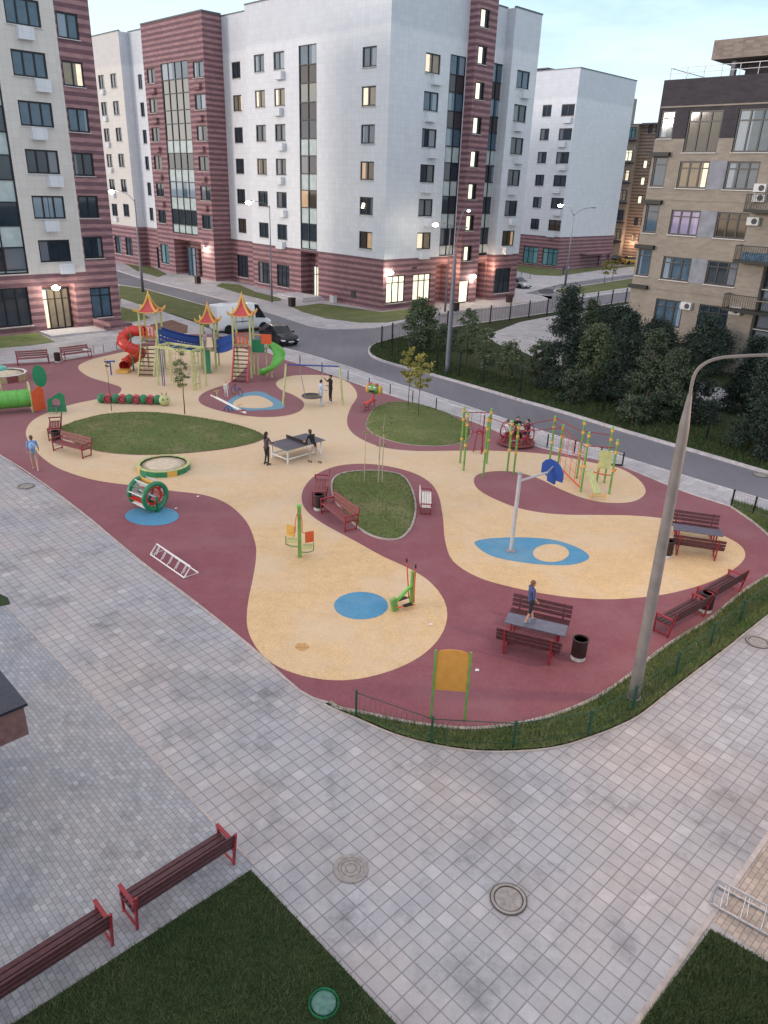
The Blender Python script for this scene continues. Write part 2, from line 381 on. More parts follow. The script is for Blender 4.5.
M['pole'] = simple('lamp_pole_metal', (.20, .17, .155), .8, .0, .15, 3)
M['poleg'] = simple('grey_pole', (.17, .18, .21), .5, .3, .1)
M['black'] = simple('black_metal', (.012, .014, .013), .5, .2)
M['fgreen'] = simple('dark_green_fence', (.015, .07, .04), .5, .2)
M['whitep'] = simple('white_paint', (.72, .71, .70), .5, 0, .06)
M['tabletop'] = simple('grey_lilac_top', (.095, .085, .10), .6, 0, .12)
M['bluetop'] = simple('blue_grey_top', (.12, .115, .155), .3, 0, .15)
M['iron'] = simple('cast_iron', (.075, .065, .06), .6, .4, .3, 14, .4)
M['ironpale'] = simple('worn_cover', (.30, .27, .25), .8, 0, .2, 10, .4)
M['sand'] = simple('pale_sand', (.62, .52, .38), .95, 0, .15, 5, .6)
M['lamp_on'] = emissive('lamp_glass_lit', (1.0, .93, .78), 22.0)
M['paleglow'] = simple('pale_turquoise_reflection', (.07, .17, .14), .4, 0, .3, 9)
M['tyre'] = simple('tyre_rubber', (.015, .015, .016), .8)
M['chrome'] = simple('wheel_alloy', (.45, .46, .48), .3, .8)
M['carwhite'] = simple('white_car_paint', (.72, .72, .74), .25, 0, .03)
M['carblack'] = simple('black_car_paint', (.012, .013, .016), .18, 0, .1)
M['carsilver'] = simple('silver_car_paint', (.42, .43, .46), .25, .5, .04)
M['cargold'] = simple('yellow_car_paint', (.55, .33, .05), .25, .1, .08)
_m = NT('car_glass'); _m.color((.012, .016, .02)); _m.rough(.05); M['carglass'] = _m.mat
M['taillamp'] = simple('red_lamp_glass', (.4, .02, .015), .3)
M['headlamp'] = simple('headlamp_glass', (.75, .75, .78), .15)
M['skin'] = simple('skin', (.50, .28, .19), .6, 0, .05)
def cloth(c): return simple('cloth', c, .85, 0, .18, 20)
M['bark'] = simple('grey_brown_bark', (.075, .055, .042), .9, 0, .35, 10, .6)
M['stake'] = simple('pale_stake_wood', (.40, .33, .24), .85, 0, .2)
def leaf_mat(name, a, b, s=1.2):
    m = NT(name); n = m.noise(m.pos(), s, 4, .65); n2 = m.noise(m.pos(), 9, 2, .6)
    c = m.mix(m.ramp(n, [(.3, 0.0), (.7, 1.0)]), a, b); k = m.math('ADD', m.math('MULTIPLY', n2, 1.1), .45); c = m.mix(1.0, c, m.comb(k, k, k), 'MULTIPLY')
    m.color(c); m.rough(.65); m.b.inputs['Specular IOR Level'].default_value = .25; return m.mat
M['leafdark'] = leaf_mat('dark_needle_leaf', (.02, .036, .030), (.042, .062, .044))
M['leafmid'] = leaf_mat('mid_green_leaf', (.048, .07, .045), (.08, .105, .06))
M['leafpale'] = leaf_mat('pale_green_leaf', (.15, .20, .08), (.25, .27, .11))
M['leafyellow'] = leaf_mat('yellow_green_leaf', (.20, .21, .05), (.34, .28, .07))
M['leafsoft'] = leaf_mat('soft_olive_leaf', (.075, .105, .06), (.12, .15, .08))
SKY_STRENGTH, SUN_STRENGTH = 0.146, 1.3
# ------------------------------------------------------------------ ground sheets
def catmull(pts, closed=True, k=5):
    n = len(pts); out = []
    rng = range(n if closed else n - 1)
    for i in rng:
        g = (lambda j: pts[j % n]) if closed else (lambda j: pts[max(0, min(n - 1, j))])
        p0, p1, p2, p3 = g(i - 1), g(i), g(i + 1), g(i + 2)
        for s in range(k):
            t = s / k
            out.append(0.5 * ((2 * p1) + (-p0 + p2) * t + (2 * p0 - 5 * p1 + 4 * p2 - p3) * t * t + (-p0 + 3 * p1 - 3 * p2 + p3) * t ** 3))
    if not closed: out.append(pts[-1])
    return out
def W(px): return [G(u, v) for u, v in px]
def sheet(name, pts, z, mat, kind='structure', thick=0.0):
    poly = [(p.x, p.y) for p in pts]
    mb = MB()
    if thick: mb.prism(poly, z - thick, z)
    else:
        mb.v = [Vector((x, y, z)) for x, y in poly]
        for t in tessellate_polygon([[Vector((x, y, 0)) for x, y in poly]]): mb.f.append(tuple(t)); mb.m.append(0)
    o = mb.build(name, mat)
    for pl in o.data.polygons:
        pass
    bm = bmesh.new(); bm.from_mesh(o.data); 
    if not thick:
        for f in bm.faces:
            if f.normal.z < 0: f.normal_flip()
    bm.to_mesh(o.data); bm.free()
    o['kind'] = kind
    return o
def strip(name, pts, w, z0, z1, mat, closed=False, off=0.0, kind='structure', parent=None):
    """a kerb: a low band of width w following the points"""
    n = len(pts); L = []; Rr = []
    for i in range(n):
        if closed: t = pts[(i + 1) % n] - pts[i - 1]
        else: t = pts[min(i + 1, n - 1)] - pts[max(i - 1, 0)]
        t = Vector((t.x, t.y, 0)).normalized(); nn = Vector((-t.y, t.x, 0))
        L.append(pts[i] + nn * (off + w / 2)); Rr.append(pts[i] + nn * (off - w / 2))
    mb = MB()
    for i in range(n): mb.v += [Vector((L[i].x, L[i].y, z1)), Vector((Rr[i].x, Rr[i].y, z1)), Vector((L[i].x, L[i].y, z0)), Vector((Rr[i].x, Rr[i].y, z0))]
    for i in range(n if closed else n - 1):
        a, b = 4 * i, 4 * ((i + 1) % n)
        for q in ((a, a + 1, b + 1, b), (a, b, b + 2, a + 2), (a + 1, a + 3, b + 3, b + 1)): mb.f.append(q); mb.m.append(0)
    if not closed:
        mb.f += [(0, 2, 3, 1), (4 * n - 4, 4 * n - 3, 4 * n - 1, 4 * n - 2)]; mb.m += [0, 0]
    o = mb.build(name, mat, parent)
    if kind: o['kind'] = kind
    return o
def inside(x, y, poly):
    c = False; j = len(poly) - 1
    for i in range(len(poly)):
        xi, yi = poly[i].x, poly[i].y; xj, yj = poly[j].x, poly[j].y
        if (yi > y) != (yj > y) and x < (xj - xi) * (y - yi) / (yj - yi) + xi: c = not c
        j = i
    return c
def blades(name, poly, n, h, w, mat, z=0.0, label=None, rng=None):
    rnd = random.Random(hash(name) % 1000 if False else len(name) * 7 + n)
    xs = [p.x for p in poly]; ys = [p.y for p in poly]; mb_v = []; mb_f = []
    x0, x1, y0, y1 = min(xs), max(xs), min(ys), max(ys)
    if rng: x0, x1, y0, y1 = max(x0, rng[0]), min(x1, rng[1]), max(y0, rng[2]), min(y1, rng[3])
    k = 0; tries = 0
    while k < n and tries < n * 6:
        tries += 1
        x = rnd.uniform(x0, x1); y = rnd.uniform(y0, y1)
        if not inside(x, y, poly): continue
        a = rnd.uniform(0, 2 * PI); hh = h * rnd.uniform(.4, 1.2); ww = w * rnd.uniform(.6, 1.2); l = rnd.uniform(.1, .9) * hh; b = rnd.uniform(0, 2 * PI)
        dx, dy = math.cos(a) * ww / 2, math.sin(a) * ww / 2; i = len(mb_v)
        mb_v += [(x - dx, y - dy, z), (x + dx, y + dy, z), (x + math.cos(b) * l, y + math.sin(b) * l, z + hh)]
        mb_f.append((i, i + 1, i + 2)); k += 1
    me = bpy.data.meshes.new(name); me.from_pydata(mb_v, [], mb_f); me.materials.append(mat); me.update()
    o = bpy.data.objects.new(name, me); COL.objects.link(o); o['kind'] = 'stuff'
    o['label'] = label or 'grass'; o['category'] = 'grass'
    return o

big = MB(); big.add([(-900, -60, -.03), (900, -60, -.03), (900, 2400, -.03), (-900, 2400, -.03)], [(0, 1, 2, 3)]); g0 = big.build('ground', M['earth']); g0['kind'] = 'structure'
road_line = [(60, 255), (150, 300), (220, 326), (284, 347), (349, 367), (380, 378), (460, 404), (534, 428.6), (618, 455.6), (698, 480), (768, 501), (1000, 570)]
# road bed: everything asphalted between plaza, garden and buildings
sheet('road', [PQ(25, -22), PQ(46, -22), PQ(48, 20), PQ(60, 49), PQ(60, 47), PQ(230, 47), PQ(230, 190), PQ(25, 190)], 0.0, M['asphalt'])
# plaza (all slabs) reaches the road edge
RE = [(-9, 69)]
plz = [PQ(-25, -22), PQ(38.0, -22)] + W([(1000, 572), (768, 501), (698, 480), (618, 455.6), (534, 428.6), (460, 404), (380, 378), (349, 367), (310, 355), (284, 348)]) + [G(215, 331), G(194, 322), G(121, 297)] + [PQ(31.5, 66.5), PQ(-25, 66.5)]
sheet('plaza_paving', plz, 0.10, M['plaza'])
strip('road_kerb', catmull(W([(1000, 572), (768, 501), (698, 480), (618, 455.6), (534, 428.6), (460, 404), (380, 378), (349, 367), (310, 355), (284, 348)]), False, 4), .14, -.02, .135, M['kerb'], off=.0)
Z = .10
# pale slabs of the walkway by the road and the forecourt
walk1 = W([(768, 501), (698, 480), (618, 455.6), (534, 428.6), (460, 404), (380, 378), (349, 367), (284, 348), (262, 350), (289, 361), (310, 367), (346, 380), (402, 399), (464.6, 418), (534, 446), (617, 464.5), (677, 489), (731, 506.5), (768, 516)])
sheet('roadside_walk', walk1, Z + .004, M['walk'])
fore = W([(-60, 375), (0, 364), (60, 361), (110, 352), (121, 347), (150, 341), (190, 334), (215, 334), (215, 331), (194, 322), (121, 297)]) + [PQ(31.7, 66.2), PQ(8, 66.2)]
sheet('forecourt_walk', fore, Z + .004, M['walk'])
sheet('setts_paving', [PQ(6.0, 10.2), PQ(6.0, 27.6), PQ(-25, 27.6), PQ(-25, -22), PQ(-1, -22), PQ(-1, 9.2), PQ(5.95, 9.2)], Z + .004, M['setts'])
strip('setts_border', [PQ(6.0, 27.6), PQ(6.0, 9.25)], .05, Z, Z + .007, M['kerbwarm'])
sheet('warm_setts_paving', [PQ(11.55, 2.35), PQ(20, 2.35), PQ(20, -22), PQ(11.55, -22)], Z + .004, M['warmsetts'])
strip('lawn_edging', [PQ(16, 2.42), PQ(8.0, 2.42)], .1, Z, Z + .014, M['kerbwarm'])
# corner of green at the far left edge of the paving
sheet('lawn_patch', W([(-30, 575), (-5, 592), (8, 598), (10, 604), (0, 606), (-30, 602)]), Z + .03, M['grassdark'], thick=.03)
# foreground lawns
law1 = [PQ(5.85, 9.15), PQ(5.85, -6), PQ(-4, -6), PQ(-4, 9.3), PQ(1.5, 9.3)]
sheet('lawn_near', law1, Z + .05, M['grassdark'], thick=.05)
blades('lawn_near_blades', law1, 90000, .085, .016, M['blade'], Z + .05, 'dense dark lawn in front of the two red benches', (-8, 8, 4, 12))
law2 = [PQ(11.35, 2.25), PQ(11.5, -6), PQ(9.1, -6), PQ(9.1, 2.25)]
law2 = [G(710, 931), G(800, 982), G(800, 1100), G(610, 1100), G(641, 1024)]
sheet('lawn_corner', law2, Z + .05, M['grassdark'], thick=.05)
blades('lawn_corner_blades', law2, 42000, .085, .016, M['blade'], Z + .05, 'dark lawn wedge at the bottom right corner beside the cycle stand')

# playground rubber
edge_in = [(330, 703), (340, 709), (365, 714), (392, 720), (418, 724.6), (445, 728), (471, 729.4), (498, 727.5), (523, 723.5), (548, 717.5), (572.6, 709), (600, 696), (627, 678), (652, 657), (680, 637.7), (709, 620), (732, 601), (750, 587), (768, 576), (780, 566), (784, 556), (780, 546), (768, 535), (750, 520), (731, 507)]
pg = W([(-60, 431), (0, 455), (70, 503), (139, 560), (190, 598), (250, 646), (300, 691)] + edge_in[:1]) + catmull(W(edge_in), False, 4) + W([(677, 489.5), (617.6, 464.5), (534.5, 446), (464.6, 419), (402, 399.5), (350, 382), (310, 367), (289, 361), (262, 350), (215, 334), (190, 334), (150, 341), (110, 352), (61, 361), (0, 364), (-60, 373)])
sheet('playground_maroon', pg, Z + .010, M['maroon'])
b1 = [(78, 367), (88.5, 376.5), (109, 383), (120, 387), (121, 391), (114.6, 396), (99, 398.8), (70, 405), (47, 413), (32.5, 420.7), (26, 431), (28.6, 441.6), (39, 454.6), (57, 467.6), (86, 478), (112, 483), (142, 486.5), (173, 491), (204, 495), (227.6, 504), (246, 521), (255, 542), (256, 558), (253, 578), (248, 603), (247.5, 628), (258, 650), (275, 665), (300, 675), (328, 680), (358, 679), (393, 670), (421, 656), (439, 638.5), (447, 619), (444, 600), (430, 582), (410, 569), (382, 556), (356, 541.6), (322, 523), (306, 510), (301.5, 497), (306.5, 484), (319.5, 472.6), (340, 465.5), (366, 463.8), (392, 467), (416, 474), (431.5, 484), (439, 497), (443, 518), (445, 540), (453, 561), (477.7, 577), (513, 587.5), (558.6, 596), (600, 599.3), (635, 598), (672, 593), (711, 581.6), (734.7, 568.5), (745, 557), (741, 546), (724, 536), (698, 525.6), (665, 518.7), (633, 515.7), (600, 515), (568, 514.8), (540, 512.5), (511.6, 506), (483, 493), (474, 483), (477, 475), (491.6, 471.5), (510, 471.5), (528, 475), (543, 480.5), (560, 489), (586, 499), (612, 503), (635, 501), (645.7, 491.7), (638, 479), (619, 468), (594, 463), (565, 457), (542, 453.8), (521, 452), (490, 450.7), (450, 450.8), (415, 451), (384, 447.6), (363, 440), (350.6, 431), (347, 420), (351, 407), (357, 397), (354.5, 388.5), (345, 380.5), (326, 375.5), (297, 375.3), (281.6, 378.6), (276, 384), (281.6, 390), (294.6, 395.6), (304, 403), (300, 411), (284, 416), (258, 417), (227, 412.5), (205, 406), (198.5, 399.5), (203.4, 393), (216.5, 387.5), (228, 383.5), (241, 373), (250, 360), (250, 352), (235, 345), (215, 338), (190, 338), (150, 346), (110, 355), (90, 360)]
sheet('playground_sand_colour', catmull(W(b1), True, 4), Z + .014, M['beige'])
def ellipse_px(cu, cv, ru, rv, n=40): return W([(cu + ru * math.cos(2 * PI * i / n), cv + rv * math.sin(2 * PI * i / n)) for i in range(n)])
sheet('blue_circle_by_fitness', ellipse_px(361, 605.8, 27, 13.8), Z + .018, M['blue'])
sheet('blue_circle_by_barrel', ellipse_px(152, 516, 27, 9.8), Z + .018, M['blue'])
sheet('blue_eye', catmull(W([(474.4, 543.5), (486, 539), (511.6, 537.5), (535, 538), (556, 540.4), (577.5, 547.6), (589, 556), (583, 562), (563, 565.5), (526, 563), (491.6, 556)]), True, 5), Z + .018, M['blue'])
sheet('worn_spot', ellipse_px(302, 647, 7, 4, 20), Z + .0155, simple('worn_orange_spot', (.52, .30, .12), .9, 0, .3, 9))
sheet('eye_pupil', ellipse_px(551, 553.3, 18, 9), Z + .022, M['beige'])
sheet('blue_ring', catmull(W([(226, 406), (232, 398), (245, 393), (260.7, 391.7), (271, 396), (283, 403), (282, 408.6), (258, 410.5), (236, 410.5)]), True, 5), Z + .018, M['blue'])
sheet('ring_centre', catmull(W([(233, 403), (243, 397), (258, 396), (270, 401), (272.5, 406), (258, 408.5), (238, 407)]), True, 5), Z + .022, M['beige'])

# planted mounds
isl1 = catmull(W([(60, 429), (69, 424), (78, 420.7), (104, 414.5), (135, 412.4), (160, 413), (182, 415.5), (206, 419), (232, 424), (255, 431), (264, 437), (255.5, 442.4), (232, 447.8), (200, 452), (165, 454.5), (130, 454.6), (96, 450.7), (72, 441)]), True, 4)
isl2 = catmull(W([(333, 480), (345.5, 473), (374, 471), (400, 475), (410.6, 487), (415.5, 505), (413.7, 520.7), (408, 532), (397.6, 539.5), (379, 538.5), (361, 530), (344, 513), (333, 496)]), True, 4)
isl3 = catmull(W([(367, 428), (369.5, 415), (378.6, 405.5), (394, 402), (415, 403.4), (441, 411), (464.6, 423), (471, 432), (464.6, 441), (444, 446), (407, 444.5), (381, 437.5)]), True, 4)
def mound(name, pts, h, mat, cx=None):
    c = sum(pts, Vector()) / len(pts); mb = MB(); rings = 7; n = len(pts)
    for r in range(rings):
        t = r / rings
        for p in pts: q = p.lerp(c, t); zz = Z + .03 + h * (1 - (1 - t) ** 2) + random.uniform(-.01, .01) * (1 if r else 0); mb.v.append(Vector((q.x, q.y, zz)))
    mb.v.append(Vector((c.x, c.y, Z + .03 + h)))
    for p in pts: mb.v.append(Vector((p.x, p.y, Z)))
    for r in range(rings - 1):
        for i in range(n): j = (i + 1) % n; mb.f.append((r * n + i, r * n + j, (r + 1) * n + j, (r + 1) * n + i)); mb.m.append(0)
    k = rings * n
    for i in range(n):
        j = (i + 1) % n; mb.f.append(((rings - 1) * n + i, (rings - 1) * n + j, k)); mb.m.append(0)
        mb.f.append((k + 1 + i, k + 1 + j, j, i)); mb.m.append(0)
    o = mb.build(name, mat, smooth=True); o['kind'] = 'structure'; return o
mound('mound_left', isl1, .35, M['grassmid']); mound('mound_centre', isl2, .22, M['grassmid']); mound('mound_right', isl3, .3, M['grassmid'])
for nm, isl, n_, hh_ in (('mound_left_tufts', isl1, 16000, .35), ('mound_centre_tufts', isl2, 9000, .22), ('mound_right_tufts', isl3, 9000, .3)):
    o = blades(nm, isl, n_, .10, .03, M['blade3'], 0, 'short worn grass on the ' + nm.split('_')[1] + ' planted mound')
    c = sum(isl, Vector()) / len(isl); me = o.data; rad = max((p - c).length for p in isl)
    import bisect
    for i in range(0, len(me.vertices), 3):
        v = me.vertices[i].co; d = Vector((v.x, v.y, 0)) - c; L = d.length; ang = d.normalized() if L > 0 else Vector((1, 0, 0))
        best = max(((p - c).normalized().dot(ang), (p - c).length) for p in isl)[1]
        t = 1 - min(1, L / best); zz = Z + .03 + hh_ * (1 - (1 - t) ** 2) - .02
        for k in range(3): me.vertices[i + k].co.z += zz
strip('mound_edging', isl2 + [], .08, Z, Z + .06, M['kerbwarm'], closed=True)
strip('mound_edging', isl3 + [], .04, Z, Z + .035, M['kerbwarm'], closed=True)
strip('mound_edging', isl1 + [], .06, Z, Z + .03, M['maroon'], closed=True)

# green strip along the round edge
edge_out = [(325, 704), (340, 711), (356, 717.5), (395, 734), (435, 744.6), (476, 750.6), (520, 750.7), (560, 746), (598, 734), (620, 725), (642, 713), (680, 683), (722, 651), (759.6, 621), (790, 597), (812, 575), (822, 555), (810, 535), (780, 516), (731, 500)]
wi = catmull(W(edge_in), False, 4); wo = catmull(W(edge_out), False, 4)
grs = wi + wo[::-1]
sheet('verge', grs, Z + .03, M['grassmid'], thick=.03)
blades('verge_blades', grs, 46000, .17, .022, M['blade2'], Z + .03, 'tufty green verge curving along the edge of the maroon rubber')
strip('playground_kerb', wi, .1, Z, Z + .06, M['kerbwarm'])
strip('playground_kerb', catmull(W([(-60, 431), (0, 455), (70, 503), (139, 560), (190, 598), (250, 646), (300, 691), (330, 703)]), False, 3), .06, Z, Z + .03, M['kerbwarm'])
strip('verge_kerb', wo, .10, Z, Z + .03, M['kerbwarm'])
strip('walk_kerb', catmull(W([(262, 350), (289, 361), (310, 367), (346, 380), (402, 399), (464.6, 418), (534, 446), (617, 464.5), (677, 489), (731, 506.5)]), False, 3), .09, Z, Z + .04, M['kerb'])

# far side of the road: garden, verges, walks
gard_edge = [(1000, 542), (900, 511), (768, 472), (689, 448.8), (626, 430.7), (558, 410), (520, 399.5), (485, 389), (428, 373), (389, 362.5), (373, 356), (369, 350.5), (373, 344.5), (387, 340), (410, 334.5), (439, 329)]
ge = catmull(W(gard_edge), False, 4)
gard = ge + [PQ(96, 47.7), PQ(96, -12), PQ(38.2, -12)]
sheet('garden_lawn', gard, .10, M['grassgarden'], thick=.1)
strip('garden_kerb', ge, .15, -.02, .16, M['kerb'])
strip('garden_kerb', [G(439, 329), PQ(96, 47.7)], .2, -.02, .16, M['kerb'])
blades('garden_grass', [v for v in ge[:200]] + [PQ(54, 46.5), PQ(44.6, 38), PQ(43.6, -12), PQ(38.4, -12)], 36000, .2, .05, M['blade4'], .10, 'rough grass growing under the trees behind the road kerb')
sheet('garden_path', W([(484, 336), (520, 322), (557, 315), (640, 302), (642, 328), (560, 347), (545, 362), (519, 350), (500, 345)]), .11, M['walk'])
sheet('garden_path', W([(560, 347), (600, 350), (640, 362), (700, 378), (733, 394), (731, 408), (697, 405), (640, 385), (585, 372), (545, 362)]), .115, M['walk'])
# walk in front of the large block
sw = W([(117, 270), (152, 281), (193, 291), (233, 301.7), (277, 315), (307, 325), (327, 328.5), (353, 328.5), (380, 327), (407, 321), (430, 316), (470, 310), (510, 306), (551, 299.5), (536, 293)]) 
swp = sw + [PQ(86, 56), PQ(84, 64), PQ(70, 62), PQ(58, 66), PQ(60, 130), PQ(52, 150), PQ(38, 150)]
sheet('block_walk', swp, .10, M['walk'], thick=.1)
strip('block_kerb', catmull(sw[:14], False, 3), .22, -.02, .13, M['kerb'])
def lawn(name, px, smooth=False, z=.13, mat='grassfar'):
    w = W(px); sheet(name, catmull(w, True, 4) if smooth else w, z, M[mat], thick=z)
lawn('lawn_block_corner', [(292, 307), (320, 303.5), (382, 312), (430, 306.5), (440, 309), (413, 318), (387, 322.3), (360, 322.6), (327, 318.5), (303, 312)])
lawn('lawn_block_side', [(222, 283), (240, 285), (256, 292), (280, 298), (281, 301), (270, 301.2), (245, 295), (216, 286)])
lawn('lawn_block_wing', [(124, 263), (150, 266), (167, 274), (158, 277), (137, 271)])
lawn('lawn_verge_long', [(119.5, 285.5), (142, 288.5), (209, 307), (222, 313), (207, 327), (195, 321), (119.5, 298)])
strip('verge_kerb', W([(60, 266), (119.5, 284.8), (142, 288), (209, 306.5), (224, 312.5)]), .2, -.02, .13, M['kerb'])
sheet('soil_bed', W([(150, 325), (172, 320), (188, 326), (187, 333), (160, 335)]), Z + .03, M['soil'], thick=.03)
lawn('lawn_forecourt', [(-30, 352), (-30, 336), (0, 334.5), (36, 332), (55, 342), (30, 345.5), (0, 348)], z=.14, mat='grassmid')
lawn('lawn_forecourt_small', [(121, 307), (140, 312), (150, 318), (132, 322), (121, 320)], z=.14, mat='grassmid')
# far street
sheet('far_walk', W([(500, 300), (519, 268), (560, 274), (640, 264), (700, 258), (700, 266), (635, 274), (560, 284), (548, 287)]), .108, M['walk'], thick=.1)
lawn('lawn_far_block', [(512, 262), (530, 263), (560, 270), (620, 266), (640, 263.5), (640, 266), (600, 270), (560, 276), (535, 275), (512, 270)])
sheet('far_verge', W([(554, 290), (600, 283.5), (640, 277), (700, 269), (700, 278), (632, 287), (575, 295)]), .12, M['grassfar'], thick=.10)
sheet('far_path', W([(575, 295), (632, 287), (700, 278), (700, 282), (632, 291), (580, 298.5)]), .11, M['walk'], thick=.11)
strip('far_kerb', W([(700, 269), (632, 278.2), (600, 283.2), (556, 289.5), (554, 291.5), (575, 296), (632, 288)]), .25, -.02, .14, M['kerb'])
sheet('wet_patch', ellipse_px(547, 290.5, 9, 2.6, 24), .008, simple('dark_wet_asphalt', (.03, .03, .035), .35))
# ------------------------------------------------------------------ buildings
_mesh_cache = {}
def window(parent, face, uc, z0, z1, w, kind='glass', nm=2, transom=False, p0=0, q0=0, plane=0, rec=.12, label=None):
    """face '-Q': on the plane q=plane, uc is p; face '-P': on the plane p=plane, uc is q"""
    h = z1 - z0; key = (round(w, 2), round(h, 2), nm, transom)
    if key not in _mesh_cache:
        fr = MB(); t = .12
        fr.bb(-w / 2, w / 2, -.04, .05, 0, t); fr.bb(-w / 2, w / 2, -.04, .05, h - t, h)
        fr.bb(-w / 2, -w / 2 + t, -.04, .05, t, h - t); fr.bb(w / 2 - t, w / 2, -.04, .05, t, h - t)
        for i in range(1, nm):
            x = -w / 2 + w * i / nm; fr.bb(x - t / 2, x + t / 2, -.035, .05, t, h - t)
        if transom:
            zt = h * .74
            for i in range(nm):
                xa = -w / 2 + w * i / nm + t / 2; xb = -w / 2 + w * (i + 1) / nm - t / 2; fr.bb(xa, xb, -.03, .05, zt - .04, zt + .04)
        fr.bb(-w / 2 - .05, w / 2 + .05, -.24, -.045, -.06, -.01, 1)
        o = fr.build('window', [M['frame'], M['acbox']]); me = o.data; bpy.data.objects.remove(o)
        pb = MB(); pb.add([(-w / 2 + .05, .03, .05), (w / 2 - .05, .03, .05), (w / 2 - .05, .03, h - .05), (-w / 2 + .05, .03, h - .05)], [(0, 1, 2, 3)])
        o2 = pb.build('pane', M['glass'], recalc=False); me2 = o2.data; bpy.data.objects.remove(o2)
        _mesh_cache[key] = (me, me2)
    me, me2 = _mesh_cache[key]
    f = bpy.data.objects.new('window', me); COL.objects.link(f); f.parent = parent
    g = bpy.data.objects.new('pane', me2); COL.objects.link(g); g.parent = f
    if kind != 'glass':
        g.material_slots[0].link = 'OBJECT'; g.material_slots[0].material = M[kind]
    if face == '-Q': f.location = (uc - p0, plane - q0 + rec, z0)
    else: f.location = (plane - p0 + rec, uc - q0, z0); f.rotation_euler = (0, 0, -PI / 2)
    if label: f['label'] = label
    return f
def facade(parent, face, plane, u0, u1, z0, z1, holes, mats, split=None, p0=0, q0=0, name='wall', depth=.2):
    """wall sheet with real openings; holes = (u0,u1,z0,z1[,depth]); split = z of the change of material (below 0, above 1)"""
    us = sorted(set([u0, u1] + [h[0] for h in holes] + [h[1] for h in holes])); us = [u for u in us if u0 - 1e-6 <= u <= u1 + 1e-6]
    zs = sorted(set([z0, z1] + ([split] if split else []) + [h[2] for h in holes] + [h[3] for h in holes])); zs = [z for z in zs if z0 - 1e-6 <= z <= z1 + 1e-6]
    def P(u, d, z): return Vector((u - p0, plane - q0 + d, z)) if face == '-Q' else Vector((plane - p0 + d, u - q0, z))
    mb = MB()
    for i in range(len(us) - 1):
        for j in range(len(zs) - 1):
            uc, zc = (us[i] + us[i + 1]) / 2, (zs[j] + zs[j + 1]) / 2
            if any(h[0] < uc < h[1] and h[2] < zc < h[3] for h in holes): continue
            m = 1 if (split and zc > split) else 0
            mb.add([P(us[i], 0, zs[j]), P(us[i + 1], 0, zs[j]), P(us[i + 1], 0, zs[j + 1]), P(us[i], 0, zs[j + 1])], [(0, 1, 2, 3)], m)
    for h in holes:
        d = h[4] if len(h) > 4 else depth; a, b, c, e = h[:4]; m = 1 if (split and (c + e) / 2 > split) else 0
        mb.add([P(a, 0, c), P(a, d, c), P(a, d, e), P(a, 0, e)], [(0, 1, 2, 3)], m); mb.add([P(b, 0, c), P(b, d, c), P(b, d, e), P(b, 0, e)], [(3, 2, 1, 0)], m)
        mb.add([P(a, 0, c), P(b, 0, c), P(b, d, c), P(a, d, c)], [(0, 1, 2, 3)], m); mb.add([P(a, 0, e), P(b, 0, e), P(b, d, e), P(a, d, e)], [(3, 2, 1, 0)], m)
        if len(h) > 4: mb.add([P(a, d, c), P(b, d, c), P(b, d, e), P(a, d, e)], [(0, 1, 2, 3)], m)
    return mb.build(name, mats, parent, recalc=False)
def plain(mb, pts, z0, z1, split, m0=0, m1=1):
    """closed or open run of plain walls in (p,q)"""
    for (a, b) in zip(pts[:-1], pts[1:]):
        for (za, zb, m) in (((z0, split, m0), (split, z1, m1)) if split else ((z0, z1, m0),)):
            mb.add([(a[0], a[1], za), (b[0], b[1], za), (b[0], b[1], zb), (a[0], a[1], zb)], [(0, 1, 2, 3)], m)
def acbox(parent, face, uc, ztop, plane, w=1.15, h=.85, p0=0, q0=0, d=.5, mat='white', name='air_conditioner_box'):
    key = ('ac', w, h, d, mat)
    if key not in _mesh_cache:
        b = MB().bb(-w / 2, w / 2, -d, 0, -h, 0); o = b.build(name, [M[mat]]); _mesh_cache[key] = o.data; bpy.data.objects.remove(o)
    f = bpy.data.objects.new(name, _mesh_cache[key]); COL.objects.link(f); f.parent = parent
    if face == '-Q': f.location = (uc - p0, plane - q0, ztop)
    else: f.location = (plane - p0, uc - q0, ztop); f.rotation_euler = (0, 0, -PI / 2)
def glazed(parent, face, uc, w, rows, plane, p0, q0, kinds, name='glazed_bay', zb=5.45, zt=25.9, n=2, rec=.1):
    """tall glazed strip: rows = list of (ztop, zbot, material key)"""
    fr = MB(); x0, x1 = -w / 2, w / 2
    fr.bb(x0, x0 + .1, -.06, .05, zb, zt); fr.bb(x1 - .1, x1, -.06, .05, zb, zt)
    mats = [M['frame']]; idx = {}
    for (za, zc, k) in rows:
        fr.bb(x0 + .1, x1 - .1, -.05, .05, za - .05, za + .05)
        nn = n
        for i in range(1, nn): x = x0 + w * i / nn; fr.bb(x - .05, x + .05, -.055, .05, zc + .05, za - .05)
    fr.bb(x0 + .1, x1 - .1, -.05, .05, zb, zb + .1)
    o = fr.build(name, M['frame'], parent)
    if face == '-Q': o.location = (uc - p0, plane - q0 + rec, 0)
    else: o.location = (plane - p0 + rec, uc - q0, 0); o.rotation_euler = (0, 0, -PI / 2)
    for (za, zc, k) in rows:
        pb = MB(); h = (za - zc); pb.add([(x0 + .08, 0, -h / 2 + .04), (x1 - .08, 0, -h / 2 + .04), (x1 - .08, 0, h / 2 - .04), (x0 + .08, 0, h / 2 - .04)], [(0, 1, 2, 3)])
        q = pb.build('pane' if k.startswith('glass') or k == 'mirrorglass' else 'panel', M[k], o, recalc=False); q.location = (0, .03, (za + zc) / 2)
    return o
random.seed(11)
def rows(top, n, sp, h=1.75): return [(top - i * sp, top - i * sp - h) for i in range(n)]
